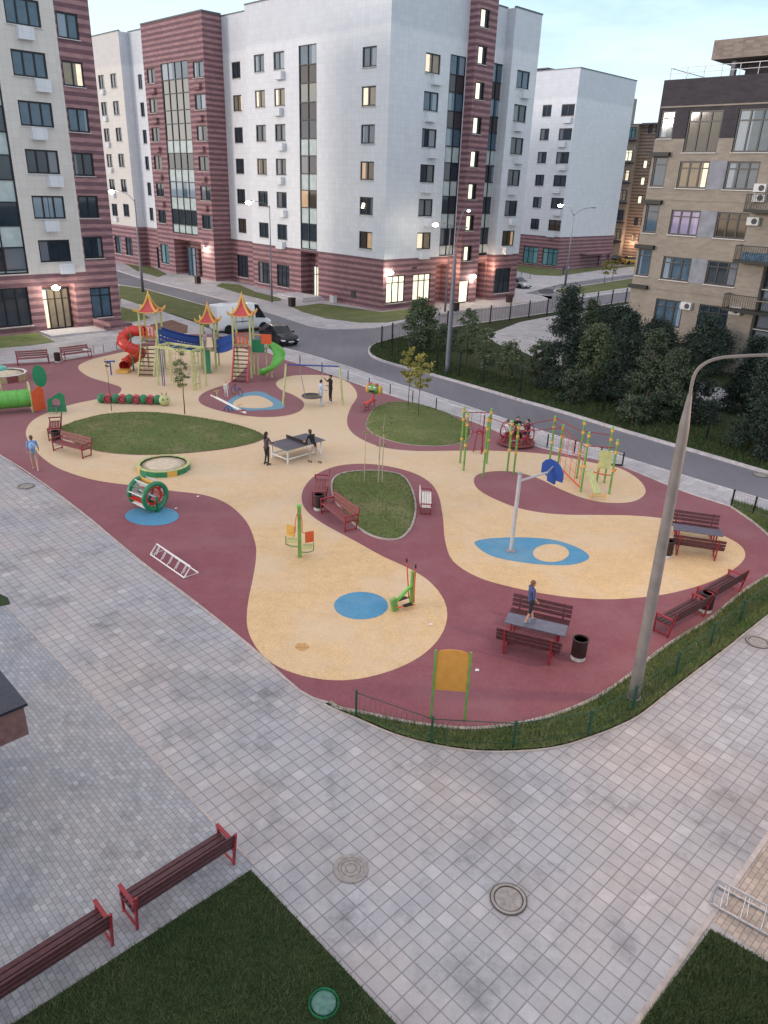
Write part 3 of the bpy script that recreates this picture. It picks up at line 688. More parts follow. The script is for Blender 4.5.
def column(parent, face, uc, w, top, sp, n, plane, p0, q0, kinds=None, nm=2, h=1.75, holes=None, **k):
    for i, (a, b) in enumerate(rows(top, n, sp, h)):
        if holes is not None: holes.append((uc - w / 2, uc + w / 2, b, a))
        window(parent, face, uc, b, a, w, (kinds[i] if kinds else 'glass'), nm, p0=p0, q0=q0, plane=plane, **k)
GB = 'glass_sky'; GL = 'glasslit'; GW = 'glasswarm'; GG = 'glass'

# ---- large L-shaped block
p0, q0 = 58.0, 59.0
T = thing('apartment_block', 'big white-tiled apartment block with striped brick base and two brick towers, centre', 'apartment building', PQ(p0, q0), A)
def WQ(*a, **k): column(T, '-Q', *a, p0=p0, q0=q0, **k)
B0 = [M['brick'], M['white']]; K = dict(p0=p0, q0=q0)
# left face: corner section + glazed strip + paired windows
hs = []
column(T, '-P', 61.9, 2.05, 24.96, 3.39, 6, 58.0, p0, q0, [GB, GL, GB, GW, GG, GW], holes=hs)
column(T, '-P', 80.2, 1.95, 25.67, 3.55, 6, 58.0, p0, q0, [GB, GL, GG, GW, GG, GG], holes=hs)
column(T, '-P', 76.5, 1.95, 25.67, 3.55, 6, 58.0, p0, q0, [GB, GL, GG, GG, GG, GG], holes=hs)
for uc, w in ((80.45, 2.4), (76.5, 2.5)):
    hs.append((uc - w / 2, uc + w / 2, .72, 3.3)); window(T, '-P', uc, .72, 3.3, w, GG, 3, True, plane=58, p0=p0, q0=q0)
hs.append((70.0, 73.0, 5.42, 25.9)); hs.append((69.8, 73.0, .0, 5.15, 1.6))
window(T, '-P', 70.6, .05, 3.7, 1.1, 'glassbright', 2, True, plane=58, p0=p0, q0=q0, rec=.45, label='lit glass entrance door')
facade(T, '-P', 58.0, 59.0, 82.7, 0, 30.6, hs, B0, 5.4, p0, q0)
rw = []; zt = 25.9
for i in range(6):
    t0 = 25.9 - i * 3.53; rw.append((t0, t0 - 1.82, [GB, 'mirrorglass', GG, GG, GW, GG][i])); rw.append((t0 - 1.82, max(5.45, t0 - 3.53), 'spandrel' if i < 2 else 'lightpanel'))
glazed(T, '-P', 71.5, 3.0, rw, 58.0, p0, q0, None, n=2)
# recessed section
hs = []; column(T, '-P', 86.7, 1.8, 25.55, 3.5, 6, 59.3, p0, q0, [GG, GL, GG, GG, GG, GW], holes=hs)
hs.append((85.7, 88.2, .74, 3.54)); window(T, '-P', 86.95, .74, 3.54, 2.5, GG, 3, plane=59.3, p0=p0, q0=q0)
facade(T, '-P', 59.3, 82.7, 89.4, 0, 30.4, hs, B0, 5.4, p0, q0)
# brick tower
hs = []; TP = 56.6
column(T, '-P', 102.3, 2.1, 25.6, 3.44, 6, TP, p0, q0, [GG] * 6, holes=hs)
column(T, '-P', 90.75, 2.4, 25.6, 3.46, 6, TP, p0, q0, [GB, GB, GG, GG, GG, GG], holes=hs)
hs += [(93.1, 99.7, 5.55, 25.9), (101.3, 103.55, 1.2, 3.85), (92.6, 99.6, 0, 4.75, 2.0)]
window(T, '-P', 102.4, 1.2, 3.85, 2.2, 'glasscyan', 2, plane=TP, p0=p0, q0=q0)
window(T, '-P', 96.3, .05, 3.9, 2.1, GB, 2, True, plane=TP, p0=p0, q0=q0, rec=.7, label='recessed glass entrance door')
facade(T, '-P', TP, 89.4, 104.05, 0, 30.6, hs, [M['brick']], None, p0, q0)
rw = []
for i in range(6):
    t0 = 25.9 - i * 3.45; rw.append((t0, t0 - 1.9, ['glass_sky', 'mirrorglass', 'mirrorglass', GG, GB, GG][i])); rw.append((t0 - 1.9, max(5.6, t0 - 3.45), 'mirrorglass' if i < 2 else 'lightpanel'))
glazed(T, '-P', 96.4, 6.5, rw, TP, p0, q0, None, n=4, zb=5.6)
# narrow section and the far wing
hs = []; column(T, '-P', 107.9, 1.1, 25.4, 3.39, 6, 58.0, p0, q0, [GG] * 6, nm=1, holes=hs)
hs.append((106.2, 107.3, 0.05, 3.1)); window(T, '-P', 106.75, .05, 3.1, 1.1, GG, 1, plane=58, p0=p0, q0=q0, label='dark service door')
facade(T, '-P', 58.0, 104.05, 110.2, 0, 30.5, hs, B0, 5.7, p0, q0)
hs = []; column(T, '-P', 116.6, 1.8, 25.7, 3.41, 6, TP, p0, q0, [GG] * 6, holes=hs); column(T, '-P', 112.85, 1.8, 25.65, 3.38, 6, TP, p0, q0, [GG] * 6, holes=hs)
column(T, '-P', 121.5, 1.8, 25.7, 3.41, 6, TP, p0, q0, [GG] * 6, holes=hs)
for uc in (116.6, 113.1): hs.append((uc - 1.1, uc + 1.1, 1.43, 4.05)); window(T, '-P', uc, 1.43, 4.05, 2.2, GG, 2, plane=TP, p0=p0, q0=q0)
facade(T, '-P', TP, 110.2, 126, 0, 30.5, hs, [M['brick'], M['whitewarm']], 5.7, p0, q0)
# right face
hs = []; column(T, '-Q', 64.1, 2.25, 24.87, 3.37, 6, 59.0, p0, q0, [GL, GB, GG, GG, GG, GL], holes=hs)
for uc in (59.95, 64.1): hs.append((uc - 1.45, uc + 1.45, .82, 3.7)); window(T, '-Q', uc, .82, 3.7, 2.9, 'glassbright', 3, True, plane=59, p0=p0, q0=q0, label='large brightly lit ground floor window')
hs += [(66.7, 69.2, 5.45, 25.15), (66.4, 69.0, 0, 4.6, 1.6)]
facade(T, '-Q', 59.0, 58.0, 69.3, 0, 30.6, hs, B0, 5.4, p0, q0)
def rrows(kinds, zt=25.15):
    rw = []
    for i in range(6):
        t0 = zt - i * 3.36; rw.append((t0, t0 - 1.75, kinds[i])); rw.append((t0 - 1.75, max(5.45, t0 - 3.36), 'spandrel' if i < 2 else 'lightpanel'))
    return rw
glazed(T, '-Q', 67.95, 2.5, rrows([GB, GB, GB, GG, GG, GG]), 59, p0, q0, None, zt=25.15)
hs = [(72.5, 75.5, 5.3, 25.2), (72.5, 75.4, 0, 4.5, 1.6)]
facade(T, '-Q', 59.0, 72.5, 75.55, 0, 30.4, hs, B0, 5.4, p0, q0)
glazed(T, '-Q', 74.6, 2.1, rrows([GB, GB, GB, GG, GG, GG]), 59, p0, q0, None, zt=25.15)
hs = []; column(T, '-Q', 77.9, 2.4, 24.8, 3.34, 6, 57.9, p0, q0, [GB, GG, GG, GG, GG, GW], holes=hs)
hs.append((75.95, 79.1, .84, 3.82)); window(T, '-Q', 77.5, .84, 3.82, 3.1, GG, 3, plane=57.9, p0=p0, q0=q0)
facade(T, '-Q', 57.9, 75.55, 80.35, 0, 30.4, hs, B0, 5.4, p0, q0)
# stair tower
hs = []
for i in range(9):
    zt = 29.5 - i * 3.28
    if i == 8: continue
    hs.append((69.65, 71.2, zt - 1.65, zt)); window(T, '-Q', 70.42, zt - 1.65, zt, 1.55, 'frame', 1, plane=57.9, p0=p0, q0=q0, rec=.16)
    pn = MB(); pn.add([(-.3, 0, -.72), (.3, 0, -.72), (.3, 0, .72), (-.3, 0, .72)], [(0, 1, 2, 3)])
    pp = pn.build('lit_stair_pane', M['glassbright'], T, recalc=False); pp.location = (70.2 - p0, 57.9 - q0 + .1, zt - .83)
hs.append((69.4, 71.1, .2, 2.75)); window(T, '-Q', 70.25, .2, 2.75, 1.7, 'glassbright', 1, plane=57.9, p0=p0, q0=q0, label='lit stair door')
facade(T, '-Q', 57.9, 69.3, 72.5, 0, 34.2, hs, [M['brick']], None, p0, q0)
wl = MB()
def pl(pts, z0, z1, sp, a=0, b=1): plain(wl, [(x - p0, y - q0) for x, y in pts], z0, z1, sp, a, b)
pl([(69.3, 57.9), (69.3, 59.0)], 0, 34.2, None); pl([(72.5, 57.9), (72.5, 63)], 0, 34.2, None); pl([(69.3, 59.0), (69.3, 63), (72.5, 63)], 30.6, 34.2, None)
pl([(75.55, 57.9), (75.55, 59.0)], 0, 30.4, 5.4); pl([(80.35, 57.9), (80.35, 75), (74, 75), (74, 126), (TP, 126)], 0, 30.5, 5.4)
pl([(58, 82.7), (59.3, 82.7)], 0, 30.6, 5.4); pl([(59.3, 89.4), (TP, 89.4)], 0, 30.6, None); pl([(TP, 104.05), (58, 104.05)], 0, 30.6, None); pl([(58, 110.2), (TP, 110.2)], 0, 30.5, 5.7)
wl.build('wall', B0, T)
rf = MB(); 
for (a, b, c, d) in ((58, 80.35, 59.05, 75), (58.02, 74, 75, 82.7), (59.32, 74, 82.7, 89.4), (TP + .02, 74, 89.4, 104.05), (58.02, 74, 104.05, 110.2), (TP + .02, 74, 110.2, 126), (75.57, 80.3, 57.92, 59.05)):
    rf.add([(a - p0, c - q0, 30.2), (b - p0, c - q0, 30.2), (b - p0, d - q0, 30.2), (a - p0, d - q0, 30.2)], [(0, 1, 2, 3)])
rf.build('roof', M['coping'], T)
rt = MB(); rt.bb(69.3 - p0, 72.5 - p0, 57.9 - q0, 63 - q0, 34.0, 34.02); rt.build('tower_roof', M['coping'], T)
cp = MB()
def cop(a, b, c, d, z): cp.bb(a - p0, b - p0, c - q0, d - q0, z, z + .14)
cop(57.94, 58.2, 58.94, 82.7, 30.6); cop(58.2, 69.3, 58.94, 59.2, 30.6); cop(59.26, 59.5, 82.76, 89.4, 30.4); cop(TP - .06, TP + .2, 89.34, 104.1, 30.6); cop(57.94, 58.2, 104.1, 110.2, 30.5); cop(TP - .06, TP + .2, 110.14, 126, 30.5); cop(72.56, 75.5, 58.94, 59.2, 30.4); cop(75.5, 80.4, 57.84, 58.1, 30.4); cop(69.24, 72.56, 57.84, 58.1, 34.2)
cop(80.2, 80.42, 58.1, 75, 30.4); cop(TP + .2, 59.26, 89.34, 89.6, 30.6)
cp.build('parapet_coping', M['coping'], T)
for (a, c) in ((60, 112), (62, 116)):
    ch = MB(); ch.bb(a - p0, a + 2.5 - p0, c - q0, c + 2 - q0, 30.2, 31.2); ch.build('roof_vent', M['coping'], T)
for i in range(6):
    acbox(T, '-P', 76.2 + (.4 if i % 2 else 0), 25.67 - i * 3.55 - 1.95, 58.0, 1.3, .8, p0, q0)
    acbox(T, '-Q', 64.3 + (-.3 if i % 2 else .3), 24.87 - i * 3.37 - 1.9, 59.0, 1.3, .85, p0, q0)
    acbox(T, '-Q', 78.0 + (-.3 if i % 2 else .4), 24.8 - i * 3.34 - 1.9, 57.9, 1.4, .8, p0, q0)
    if i: acbox(T, '-P', 101.8, 25.6 - i * 3.44 + 1.1, TP, 1.2, .7, p0, q0, .35, 'brick'); acbox(T, '-P', 90.9, 25.6 - i * 3.46 + 1.1, TP, 1.3, .7, p0, q0, .35, 'brick')
    acbox(T, '-P', 116.2, 25.7 - i * 3.41 - 1.9, TP, .9, .6, p0, q0, .35, 'white')
wlp = MB(); wlp.bb(62.0 - p0, 62.6 - p0, 58.45 - q0, 58.6 - q0, 4.35, 4.5); wlp.build('lamp_bracket', M['black'], T)
vb = MB(); vb.bb(57.9 - p0, 58.02 - p0, 63.3 - q0, 64.0 - q0, .95, 1.75); vb.build('vent_grille', M['acdark'], T)
# entrance steps
st = MB(); st.bb(54.6 - p0, 57.98 - p0, 68.5 - q0, 74.3 - q0, .1, .3); st.bb(55.1 - p0, 57.98 - p0, 69 - q0, 73.8 - q0, .3, .45); st.build('entrance_step', M['kerb'], T)

# ---- second block to the right
p0, q0 = 117.5, 76.3
T = thing('apartment_block', 'plain white block with brick base and one windowless face, behind the large block', 'apartment building', PQ(p0, q0), A)
hs = []
column(T, '-P', 77.75, 2.5, 25.7, 3.52, 6, 117.5, p0, q0, [GG] * 5 + [GW], holes=hs); column(T, '-P', 81.85, 1.8, 25.75, 3.53, 6, 117.5, p0, q0, [GG] * 6, holes=hs)
column(T, '-P', 88.5, 1.9, 25.75, 3.53, 6, 117.5, p0, q0, [GG] * 6, holes=hs)
for uc in (77.95, 82.1): hs.append((uc - 1.6, uc + 1.6, .6, 3.45)); window(T, '-P', uc, .6, 3.45, 3.2, 'glasscyan', 3, True, plane=117.5, p0=p0, q0=q0)
facade(T, '-P', 117.5, 76.3, 102, 0, 30.7, hs, B0, 5.4, p0, q0)
facade(T, '-Q', 76.3, 117.5, 135.6, 0, 30.7, [(133.4, 135.1, .05, 2.4, .5), (125.5, 131.5, .05, 1.9, .3)], B0, 5.4, p0, q0)
wl = MB(); plain(wl, [(135.6 - p0, 0), (135.6 - p0, 102 - q0), (0, 102 - q0)], 0, 30.7, 5.4); wl.build('wall', B0, T)
rf = MB(); rf.bb(0.05, 135.5 - p0, 0.05, 102 - q0, 30.2, 30.3); rf.build('roof', M['coping'], T)
cp = MB(); cp.bb(-.06, 18.2, -.06, .2, 30.7, 30.84); cp.bb(-.06, .2, .2, 25.7, 30.7, 30.84); cp.build('parapet_coping', M['coping'], T)
an = MB(); an.bb(124.6 - p0, 132.6 - p0, -1.3, -.01, 2.35, 2.55); an.build('awning', M['brick'], T)
rl = MB()
for i in range(13): rl.bb(125 - p0 + i * .6, 125.05 - p0 + i * .6, -1.25, -1.2, .1, 1.15)
rl.bb(125 - p0, 132.3 - p0, -1.26, -1.19, 1.15, 1.22); rl.build('ramp_railing', M['acdark'], T)
for i in range(6): acbox(T, '-P', 77.6 + (.5 if i % 2 else -.1), 25.7 - i * 3.52 - 1.95, 117.5, 1.5, .85, p0, q0)
rb = MB(); rb.bb(2, 9, 14, 18, 30.3, 31.6); rb.build('roof_plant', M['coping'], T)
rb = MB(); rb.bb(1, 6, 7, 10, 31.2, 31.35)
for x in (1.2, 3.5, 5.8): rb.bb(x, x + .1, 7, 7.1, 30.3, 31.2)
rb.build('roof_railing', M['coping'], T)

# ---- block on the left edge
p0, q0 = 8.0, 66.2
T = thing('apartment_block', 'nearest white and brick apartment block with lit glass entrance, cut by the left edge', 'apartment building', PQ(p0, q0), A)
hs = []; hb = []
column(T, '-Q', 26.5, 2.6, 24.42, 3.38, 6, 66.2, p0, q0, [GB, GB, GB, GG, GB, GG], nm=3, holes=hs)
column(T, '-Q', 18.5, 2.6, 24.42, 3.38, 6, 66.2, p0, q0, [GB, GB, GG, GG, GB, GG], nm=3, holes=hs)
hs += [(20.6, 24.12, 4.95, 25.0), (24.95, 27.75, .02, 4.0, 1.3), (20.9, 23.8, .8, 3.9)]
facade(T, '-Q', 66.2, 8, 28.9, 0, 31, hs, [M['brick'], M['whitewarm']], 4.87, p0, q0)
window(T, '-Q', 22.35, .8, 3.9, 2.9, GG, 3, True, plane=66.2, p0=p0, q0=q0)
window(T, '-Q', 26.35, .1, 3.55, 2.5, 'glasslit', 4, True, plane=66.2, p0=p0, q0=q0, rec=1.1, label='lit glass entrance door')
column(T, '-Q', 29.85, 1.72, 24.0, 3.26, 6, 66.2, p0, q0, [GB, GL, GB, GG, GG, GG], holes=hb)
hb.append((29.05, 30.95, .9, 3.5)); window(T, '-Q', 30, .9, 3.5, 1.9, GB, 2, True, plane=66.2, p0=p0, q0=q0)
facade(T, '-Q', 66.2, 28.9, 31.7, 0, 31, hb, [M['brick']], None, p0, q0)
rw = []
for i in range(6):
    t0 = 23.0 + .9 - i * 3.38; rw.append((t0, t0 - 1.75, GG)); rw.append((t0 - 1.75, max(4.97, t0 - 3.38), 'lightpanel' if i > 0 else 'spandrel'))
glazed(T, '-Q', 22.35, 3.5, rw, 66.2, p0, q0, None, zb=4.97, zt=25.0, n=2)
wl = MB(); plain(wl, [(23.7, 0), (23.7, 16), (0, 16), (0, 0)], 0, 31, None); wl.build('wall', [M['brick']], T)
rf = MB(); rf.bb(.05, 23.6, .05, 16, 30.5, 30.6); rf.build('roof', M['coping'], T)
for i in range(6): acbox(T, '-Q', 26.7 + (.5 if i % 2 else -.3), 24.42 - i * 3.38 - 1.85, 66.2, 1.15, .85, p0, q0)
st = MB(); st.bb(24.2 - p0, 29 - p0, -2.6, -.02, .1, .25); st.build('entrance_step', M['kerb'], T)
rp = MB(); rp.bb(29.0 - p0, 31.6 - p0, -2.2, -.02, .1, .55); rp.bb(29.0 - p0, 29.15 - p0, -3.2, -.02, .55, .95); rp.build('ramp_wall', M['brick'], T)

# ---- tan brick block on the right
p0, q0 = 60.0, 31.5
T = thing('apartment_block', 'tan brick block with dark brown top storey and overhanging roof slab, at the right edge', 'apartment building', PQ(p0, q0), A)
hs = []; rowz = [(15.05, 13.16), (11.62, 9.8), (8.18, 6.42), (4.91, 2.8)]
kA = ['glasslit', 'glasslilac', GB, GB]; kB = [GB, 'glasswarm', GG, GG]
for i, (a, b) in enumerate(rowz):
    for uc, w, k in ((27.95, 2.35, kA[i]), (24.3, 2.35, kB[i]), (12.5, 2.35, GB), (8.8, 2.35, GG)): hs.append((uc - w / 2, uc + w / 2, b, a)); window(T, '-P', uc, b, a, w, k, 3, True, plane=60, p0=p0, q0=q0)
for uc, w in ((27.8, 2.6), (24.1, 2.6), (12.5, 2.6)): hs.append((uc - w / 2, uc + w / 2, 15.63, 18.44)); window(T, '-P', uc, 15.63, 18.44, w, GB if uc < 26 else GG, 3, True, plane=60, p0=p0, q0=q0)
for (a, b) in ((18.5, 16.6), (15.35, 13.2), (11.95, 9.8), (8.6, 6.5)): hs.append((30.15, 31.3, b, a)); window(T, '-P', 30.72, b, a, 1.15, GB, 1, True, plane=60, p0=p0, q0=q0)
hs.append((15.2, 21.3, .6, 15.2, .6))
facade(T, '-P', 60, 4, 31.5, 0, 20.55, hs, [M['tanbrick'], M['darkbrick']], 16.57, p0, q0)
wl = MB(); plain(wl, [(0, 0), (34, 0), (34, 4 - q0), (0, 4 - q0)], 0, 20.55, 16.57); wl.build('wall', [M['tanbrick'], M['darkbrick']], T)
rf = MB(); rf.bb(.05, 34, 4 - q0, -.05, 20.3, 20.4); rf.build('roof', M['coping'], T)
bd = MB(); bd.bb(-.05, -.003, 4 - q0, 0, 18.68, 18.78); bd.bb(-.04, -.003, 4 - q0, 0, 12.3, 12.38); bd.bb(-.04, -.003, 4 - q0, 0, 5.6, 5.68); bd.bb(-.12, -.003, 4 - q0, 0, .0, 1.1); bd.build('string_course', M['tanbrick'], T)
for (a, b) in ((15.35, 13.2), (11.95, 9.8), (8.6, 6.5), (5.5, 5.2)): c = MB(); c.bb(-.35, -.003, 30.0 - q0, 31.62 - q0, a, a + .3); c.build('bay_cap', M['black'], T)
gp = MB()
for (a, b) in rowz[:3]: gp = MB(); gp.bb(-.02, -.003, 25.5 - q0, 26.75 - q0, b - .02, a + .02); gp.build('grey_wall_panel', M['greypanel'], T)
# glazed stair recess
for i in range(5): window(T, '-P', 18.2, .7 + i * 2.9, .7 + i * 2.9 + 2.85, 6.0, GG, 5, True, plane=60, p0=p0, q0=q0, rec=.5)
for (zb_, qa, qb) in ((11.9, 19.4, 23.2), (8.45, 19.0, 23.2), (5.0, 18.7, 23.3)):
    b = MB(); b.bb(-1.15, -.003, qa - q0, qb - q0, zb_ - .2, zb_); b2 = b.build('balcony', M['black'], T)
    r_ = MB(); n = int((qb - qa) / .16)
    for i in range(n + 1): q_ = qb - q0 - i * (qb - qa) / n; r_.beam((-1.1 - .06 * math.sin(i), q_, zb_), (-1.1, q_, zb_ + 1.0), .022, .022)
    for i in range(7): r_.beam((-.02 - i * .17, qb - q0 - .02, zb_), (-.02 - i * .17, qb - q0 - .02, zb_ + 1), .022, .022)
    r_.beam((-1.1, qa - q0, zb_ + 1.0), (-1.1, qb - q0, zb_ + 1.0), .05, .05); r_.beam((-1.1, qb - q0 - .02, zb_ + 1.0), (0, qb - q0 - .02, zb_ + 1.0), .05, .05)
    r_.build('railing', M['black'], b2)
    pl_ = MB()
    rr = random.Random(int(zb_))
    if 8 < zb_ < 9: pl_.bb(-.95, -.45, qa + 1.2 - q0, qb - .5 - q0, zb_ + .01, zb_ + .55); pl_.build('balcony_box', simple('blue_grey_clutter', (.06, .12, .19), .7, 0, .8, 7), b2)
for (uc, zt) in ((22.7, 13.6), (22.65, 12.95), (22.7, 11.38), (22.6, 5.05), (26.45, 4.92)):
    a = MB(); a.bb(-.35, -.003, uc - .42 - q0, uc + .42 - q0, zt - .55, zt, 0); a.lathe([(.2, 0), (.2, .02)], (0, 0, 0), 16, 1)
    for i in range(len(a.v) - 32, len(a.v)): v = a.v[i]; a.v[i] = Vector((-.36 - v.z, uc - .12 - q0 + v.x, zt - .28 + v.y))
    a.build('air_conditioner', [M['acbox'], M['acdark']], T)
# penthouse under a slab
ph = MB(); ph.bb(1.8, 20, 6 - q0, 26.3 - q0, 20.4, 21.6); ph.build('penthouse', M['darkbrick'], T)
for q_ in (27.0, 24.2): c = MB(); c.bb(.9, 1.3, q_ - .3 - q0, q_ - q0, 20.4, 21.6); c.build('penthouse_column', M['greypanel'], T)
sl = MB(); sl.bb(.1, 22, 5 - q0, 28.2 - q0, 21.65, 22.85); sl.build('roof_slab', brickwall('slab_brick', (.26, .21, .18)), T)
rl = MB()
for i in range(16): rl.bb(.25, .29, -.3 - i * 1.3, -.26 - i * 1.3, 20.55, 21.35)
rl.bb(.25, .29, -20, -.2, 21.31, 21.35); rl.bb(.25, .29, -20, -.2, 20.95, 20.98); rl.bb(.25, 6, -.3, -.26, 21.31, 21.35); rl.build('roof_railing', M['steel'], T)

# ---- brown striped block far behind
p0, q0 = 150.0, 90.0
T = thing('apartment_block', 'distant brown striped block with lit narrow windows, between the white and tan blocks', 'apartment building', PQ(p0, q0), A)
hs = []
for i, zt in enumerate((25.0, 18.85, 15.8, 12.4, 8.3, 5.2)):
    for uc in (80.0, 78.5): hs.append((uc - .45, uc + .45, zt - 1.5, zt)); window(T, '-P', uc, zt - 1.5, zt, .9, 'glassbright' if i in (1, 2, 3) else (GG if i != 5 else GL), 1, plane=150, p0=p0, q0=q0)
facade(T, '-P', 150, 66, 82, 0, 25.4, hs, [M['brickfar']], None, p0, q0)
wl = MB(); plain(wl, [(0, -8), (0, -7.99)], 0, 25.4, None); plain(wl, [(0, -8), (-1.2, -8), (-1.2, 0), (20, 0), (20, -24), (0, -24)], 0, 25.0, None)
wl.build('wall', [M['tanbrick']], T)
rf = MB(); rf.bb(-1.1, 20, -23.9, -.1, 25.0, 25.2); rf.build('roof', M['coping'], T)
for i, zt in enumerate((24.6, 20.6, 17.0, 13.3, 9.6, 6.0)):
    window(T, '-P', 83.6, zt - 2.0, zt, 2.6, ['glasscyan', 'glassbright', GL, GL, GG, GL][i], 3, True, plane=148.8, p0=p0, q0=q0, rec=-.12)
    c = MB(); c.bb(-1.9, -1.203, -8.2, -4.4, zt - 2.5, zt - 2.25); c.build('balcony_slab', M['darkbrick'], T)
tb = MB(); tb.bb(-1, 4, -4, -1.2, 25.2, 30); tb.build('roof_turret', M['tanbrick'], T)

# ---- canopy corner of the camera's own building
c0 = G(22, 698.5, 3.2)
T = thing('entrance_canopy', 'brown-sided canopy with dark sheet top poking in at the left edge', 'canopy', (c0.x, c0.y, .1), A)
cb = MB(); cb.bb(-5, 0, 0, 3.2, 2.35, 3.04); cb.build('fascia', simple('canopy_brown_panel', (.17, .085, .08), .6), T)
cb = MB(); cb.bb(-5, .06, -.06, 3.26, 3.042, 3.1); cb.build('roof_sheet', simple('dark_sheet_metal', (.03, .035, .05), .3, .3), T)
for (x, y) in ((-3.4, .4), (-3.4, 2.8)):
    cb = MB(); cb.bb(x - .1, x + .1, y - .1, y + .1, 0, 2.348); cb.build('post', M['black'], T)
# ------------------------------------------------------------------ benches, bins, tables
GZ = .112
def at(v, z=GZ): return Vector((v.x, v.y, z))
def make_bench(name, label, L=2.0, arms=True, slat='slat', group=None):
    """faces local +y"""
    T = thing(name, label, 'bench', (0, 0, 0), 0, group)
    s = MB()
    for i in range(4): s.bb(-L / 2, L / 2, -.18 + i * .13, -.07 + i * .13, .43, .465)
    s.build('seat', M[slat], T, bevel=.008)
    s = MB(); rt = Matrix.Rotation(R(12), 3, 'X')
    for i in range(3): s.box((0, -.25 - i * .03, .56 + i * .14), (L, .03, .115), rot=rt)
    s.build('backrest', M[slat], T, bevel=.008)
    for sx in (-1, 1):
        x = sx * (L / 2 - (.04 if arms else .25)); f = MB()
        f.beam((x, .3, 0), (x, .3, .62 if arms else .43), .05, .05); f.beam((x, -.2, 0), (x, -.34, .92), .05, .05); f.beam((x, -.22, .41), (x, .32, .41), .05, .045)
        if arms: f.beam((x, -.29, .645), (x, .34, .645), .07, .05)
        f.beam((x, -.21, .06), (x, .3, .06), .04, .04); f.build('end_frame', M['red'], T, bevel=.006)
    return T
benchA = make_bench('park_bench', 'red-framed park bench nearer the middle of the pavement, by the corner of the dark lawn', 2.15, True, 'slat', 'pair of red benches beside the near lawn')
ab = A
benchA.location = at(PQ(4.66, 9.72), .108); benchA.rotation_euler = (0, 0, ab)
dup(benchA, at(PQ(2.12, 9.72), .108), ab, 'red-framed park bench cut off by the lower left edge of the view')
def place(b, p, q, rz, label, group=None, z=GZ): return dup(b, at(PQ(p, q), z), rz, label, group)
g2 = 'pair of benches by the verge on the right'
place(benchA, 21.25, 7.62, A - R(6), 'red bench with its back to the green verge, nearer the lamp post', g2)
place(benchA, 23.85, 7.5, A - R(5), 'red bench with its back to the green verge, farther along beyond the bin', g2)
gm = 'benches round the planted mounds'
def rzp(dp, dq):   # turn so that the bench axis lies along (dp,dq)
    return A + math.atan2(dq, dp)
benchR = make_bench('park_bench', 'worn red bench at the lower left of the middle mound, facing the fitness post', 2.1, True, 'slatred', gm)
benchR.location = at(PQ(18.2, 20.6)); benchR.rotation_euler = (0, 0, rzp(.42, 1.83))
place(benchR, 19.25, 23.0, rzp(1.5, 1.6), 'worn red bench end-on at the left tip of the middle mound, beyond the bin', gm)
place(benchR, 13.55, 35.0, rzp(-.7, 2.27), 'red bench at the left tip of the long mound, seen lengthwise', gm)
place(benchR, 14.1, 38.3, rzp(1.0, 2.2), 'red bench seen end-on behind the bin at the long mound', gm)
benchW = make_bench('park_bench', 'bench with slats whitened as if lit on the right side of the middle mound', 1.9, True, 'slatlit', gm)
benchW.location = at(PQ(22.0, 19.4)); benchW.scale = (.95, .8, .72); benchW.rotation_euler = (0, 0, rzp(-2.3, -2.1))
gl = 'benches along the forecourt'
place(benchR, 19.4, 55.0, rzp(2.2, -.6) + PI, 'red bench on the forecourt left of the bin, near the glass entrance', gl)
place(benchR, 22.5, 54.9, rzp(2.7, .1) + PI, 'red bench on the forecourt right of the bin with a white bag on it', gl)
bg = MB(); c = PQ(23.2, 54.9); bg.ball((c.x, c.y, GZ + .56), (.22, .13, .1), 8, 6); tag(bg.build('shopping_bag', M['whitep'], smooth=True), 'small white bag lying on the seat of the forecourt bench', 'bag')
# table sets
benchT = make_bench('picnic_bench', 'armless bench nearer the camera at the table the boy stands on', 1.85, False, 'slat', 'armless benches at the tables')
ax1 = rzp(.40, -.92); ax2 = rzp(.48, -.87)
benchT.location = at(PQ(16.12, 9.87)); benchT.rotation_euler = (0, 0, ax1)
gt = 'armless benches at the tables'
place(benchT, 17.55, 10.5, ax1 + PI, 'armless bench behind the table the boy stands on', gt)
place(benchT, 26.4, 9.5, ax2, 'armless bench on the near side of the empty table by the lamp post', gt)
place(benchT, 28.1, 10.4, ax2 + PI, 'armless bench on the far side of the empty table by the lamp post', gt)
def make_table(name, label, L=1.8):
    T = thing(name, label, 'table', (0, 0, 0)); MB().bb(-L / 2, L / 2, -.31, .31, .68, .72).build('tabletop', M['bluetop'], T, bevel=.01)
    for sx in (-1, 1):
        f = MB(); x = sx * (L / 2 - .22)
        f.beam((x, -.28, 0), (x, -.28, .68), .05, .05); f.beam((x, .28, 0), (x, .28, .68), .05, .05); f.beam((x, -.28, .66), (x, .28, .66), .05, .04); f.beam((x, -.28, .1), (x, .28, .1), .05, .04); f.build('leg_frame', M['red'], T)
    MB().beam((-L / 2 + .22, 0, .12), (L / 2 - .22, 0, .12), .04, .04).build('stretcher', M['red'], T)
    return T
tb1 = make_table('picnic_table', 'blue-grey topped table with red legs that a boy is standing on'); tb1.location = at(PQ(16.76, 10.1)); tb1.rotation_euler = (0, 0, ax1)
dup(tb1, at(PQ(27.2, 9.9)), ax2, 'empty blue-grey topped table between two benches behind the lamp post')
